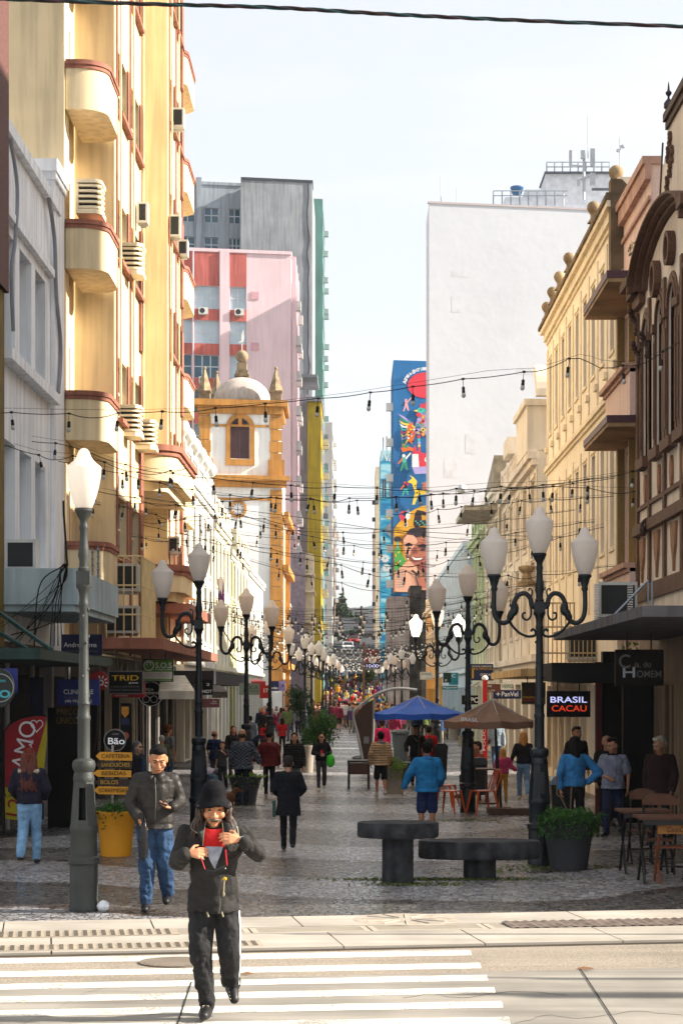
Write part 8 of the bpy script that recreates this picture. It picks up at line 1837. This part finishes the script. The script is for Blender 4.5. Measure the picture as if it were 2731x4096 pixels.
person('blurry man in a brown coat reflected side of the shop doorway', 1470, 1900, 1700+20, .9, {}, '2a1c16', '', .04, pants='18181c', hair='short', hc='20160f', skin='94684c', d=36.5)
# ---- dog by the lamp ----
# brown dog partly behind the hat
def dog():
    d = 38.5; X = xx(518, d); t = T('dog', 'brown dog partly hidden behind the felt hat beside the second lamp', 'dog', (X, d, 0)); WL[t.name] = (0,0,0); b = MB()
    b.cap((-.22,0,.42), (.12,0,.43), .12, .14, 12); b.cap((.12,0,.45), (.24,0,.58), .09, .07, 10); b.ell((.29,0,.62), (.085,.06,.065)); b.cap((.32,0,.6), (.42,0,.58), .04, .03, 8); b.cap((-.28,0,.47), (-.45,0,.36), .025, .012, 6)
    for y in (-.07, .07):
        b.cap((.14,y,.38), (.15,y,.2), .05, .03, 8); b.cap((.15,y,.2), (.14,y,.04), .028, .024, 8); b.cap((.14,y,.03), (.18,y,.025), .026, .024, 6)
        b.cap((-.24,y,.38), (-.2,y,.24), .07, .04, 8); b.cap((-.2,y,.24), (-.29,y,.15), .035, .024, 8); b.cap((-.29,y,.15), (-.27,y,.03), .024, .022, 8); b.cap((-.27,y,.03), (-.22,y,.025), .026, .022, 6); b.cap((.27,y*.7,.67), (.23,y,.62), .02, .03, 6)
    remesh(b.build('body', M('dog_fur','5c3418',.9,.3,20,.5,60), t), .012, 2); t.location = (X, d, 0); t.rotation_euler = (0,0,.4); t.scale = (.8,.8,.8)
dog()
# ---- crowd further down the street: shared bodies with individual clothes ----
def protos():
    out = []
    for i, (J, hr, pl) in enumerate(((WALK, 'short', 'long'), (WALK2, 'long', 'long'), ({}, 'short', 'long'), (dict(haR=(.1,-.2,1.1)), 'long', 'long'), (WALK, 'grey', 'shorts'), (dict(WALK2, haL=(-.3,-.1,.95)), 'bun', 'long'))):
        out.append(person('proto', 815, 1700, 1640, 0, J, '808080', '', .035, pants='404040', plen=pl, hair=hr, vox=.024, sc_=1.0, d=50))
    dg = bpy.context.evaluated_depsgraph_get()
    for p in out:
        for ch in list(p.children_recursive):
            if ch.name.startswith(('eye', 'mouth')): bpy.data.objects.remove(ch); continue
            if ch.type == 'MESH' and ch.modifiers:
                me = bpy.data.meshes.new_from_object(ch.evaluated_get(dg)); ch.modifiers.clear(); ch.data = me
    return out
PR = protos()
CW_ = [('a8201c','red'),('1c1c20','black'),('c8c4bc','white'),('2a4878','blue'),('c86a8c','pink'),('5c6a3c','olive'),('6c6c72','grey'),('d08a2c','orange'),('4a2a5c','purple'),('7a4a2c','brown'),('2c7a78','teal'),('c8b070','beige'),('121c3c','navy'),('7c1a3a','wine'),('d8c840','yellow')]
PW_ = [('1c2230','dark'),('3a5474','blue'),('6a665c','grey'),('2a2420','brown'),('8a8470','beige')]
HC_ = ['17100e','3a2418','6a4a2c','8a8480','241814']
used_ = set()
def far(x, yf, h_=1.66, v=None, rot=None, top=None, pants=None, label=None, sd=0, d=None, X=None):
    rnd = random.Random(sd*31+int(x)); v = rnd.randrange(6) if v is None else v; rot = rnd.choice([0, pi, pi, 0])+rnd.uniform(-.4,.4) if rot is None else rot
    for _ in range(200):
        tc_ = top or rnd.choice(CW_ if rnd.random() < .35 else [CW_[1], CW_[12], CW_[6], CW_[9], CW_[5], CW_[13]]); pc = pants or rnd.choice(PW_)
        key = (tc_[1], pc[1], (X or 0) < 0)
        if key not in used_ or label: break
    q = dup(PR[v]); d = d or gd(yf); used_.add(key); Xw = xx(x, d) if X is None else X
    q['label'] = label or 'distant pedestrian in %s top and %s trousers, %s half of street' % (tc_[1], pc[1], 'left' if Xw < 0 else 'right')
    q['group'] = 'pedestrians far down the street'
    for ch in q.children:
        m_ = cloth(tc_[0]) if ch.name.startswith('top') else cloth(pc[0]) if ch.name.startswith(('trousers','shorts')) else hairm(rnd.choice(HC_)) if ch.name.startswith('hair') else None
        if m_: ch.material_slots[0].link = 'OBJECT'; ch.material_slots[0].material = m_
    q.location = (Xw, d, max(0, hill(d)-.02)); q.rotation_euler = (0,0,rot); q.scale = (h_/1.75*rnd.uniform(.96,1.04),)*3
    return q
far(791, 1672, 1.85, 4, pi, CW_[2], PW_[2], 'bald man in white top and grey shorts walking away down mid street')
far(770, 1670, 1.7, 1, pi, CW_[1], PW_[0], 'woman in black pushing a pram left of the man in white')
far(757, 1668, 1.6, 5, pi, ('b87a54','tan'), PW_[0], 'woman in brown fur-like jacket walking away, mid street')
far(731, 1666, 1.7, 3, .1, ('c890a8','pink'), PW_[1], 'woman in pink sweater and jeans standing with arms folded')
far(722, 1668, 1.75, 2, .2, CW_[1], PW_[0], 'tall man in black beside the pink sweater woman')
far(746, 1668, 1.68, 0, pi, ('c0b8b0','striped'), PW_[4], 'man in pale striped sweater beside the second potted tree')
far(668, 1682, 1.72, 2, .3, CW_[12], PW_[1], 'man in navy jacket and jeans left of the tall potted tree')
far(655, 1686, 1.62, 3, 0, CW_[1], PW_[0], 'woman in long black coat left of the man in jeans')
far(684, 1686, 1.6, 1, pi, CW_[6], PW_[0], 'woman in grey jacket close to the tall potted tree')
far(812, 1650, 1.9, 0, pi, ('cfd4da','white'), PW_[0], 'tall person in white sleeves and dark vest in the centre crowd')
far(828, 1654, 1.7, 0, .1, ('8c9cb4','blue'), PW_[2], 'man in pale blue hooded sweater in the centre crowd')
far(826, 1672, 1.6, 1, pi, ('c8185c','magenta'), PW_[0], 'woman in bright magenta top carrying a bag in the centre')
far(848, 1660, 1.66, 1, .2, ('d84a6c','coral'), PW_[1], 'woman in a coral patterned top near the kiosk arch')
rnd = random.Random(77); n = 0
pts_ = []
for (cnt, X0_, X1_, d0, d1) in ((140, -2.9, 2.8, 135, 225), (34, -3.5, 4.0, 118, 150), (26, 1.2, 5.0, 84, 120), (14, -5.3, -3.2, 92, 125)):
    for i in range(cnt):
        for _ in range(30):
            X_, d_ = rnd.uniform(X0_, X1_), rnd.uniform(d0, d1)
            if all((X_-a)**2+((d_-b_)*.6)**2 > .3 for a, b_ in pts_): break
        pts_.append((X_, d_)); n += 1
        far(815, 1700, rnd.choice([1.6,1.7,1.75,1.62]), sd=n, d=d_, X=X_)
for p in PR:
    for ch in list(p.children_recursive): bpy.data.objects.remove(ch)
    bpy.data.objects.remove(p)
# make the remaining repeated labels unique by ordering them
seen = {}
for o in list(COL.objects):
    if o.parent is None and 'label' in o.keys() and o.get('group') == 'pedestrians far down the street': seen.setdefault(o['label'], []).append(o)
for lb3, L3 in seen.items():
    if len(L3) > 1:
        L3.sort(key=lambda o: o.location.y)
        for i, o in enumerate(L3): o['label'] = lb3+', '+['nearest','second','third','fourth','fifth'][min(i, 4)]
flush_texts()
# ---------------- haze ----------------
mb = MB(); mb.box(-420, 420, -45, 760, -1.5, 95)
hz_m = bpy.data.materials.new('haze'); hz_m.use_nodes = True; nt = hz_m.node_tree
for n in list(nt.nodes):
    if n.type == 'BSDF_PRINCIPLED': nt.nodes.remove(n)
pv = nt.nodes.new('ShaderNodeVolumePrincipled'); pv.inputs['Color'].default_value = (.95, .96, 1, 1); pv.inputs['Density'].default_value = .00015; pv.inputs['Anisotropy'].default_value = .3
nt.links.new(pv.outputs[0], nt.nodes['Material Output'].inputs['Volume'])
hz = mb.build('haze', hz_m); hz['kind'] = 'stuff'
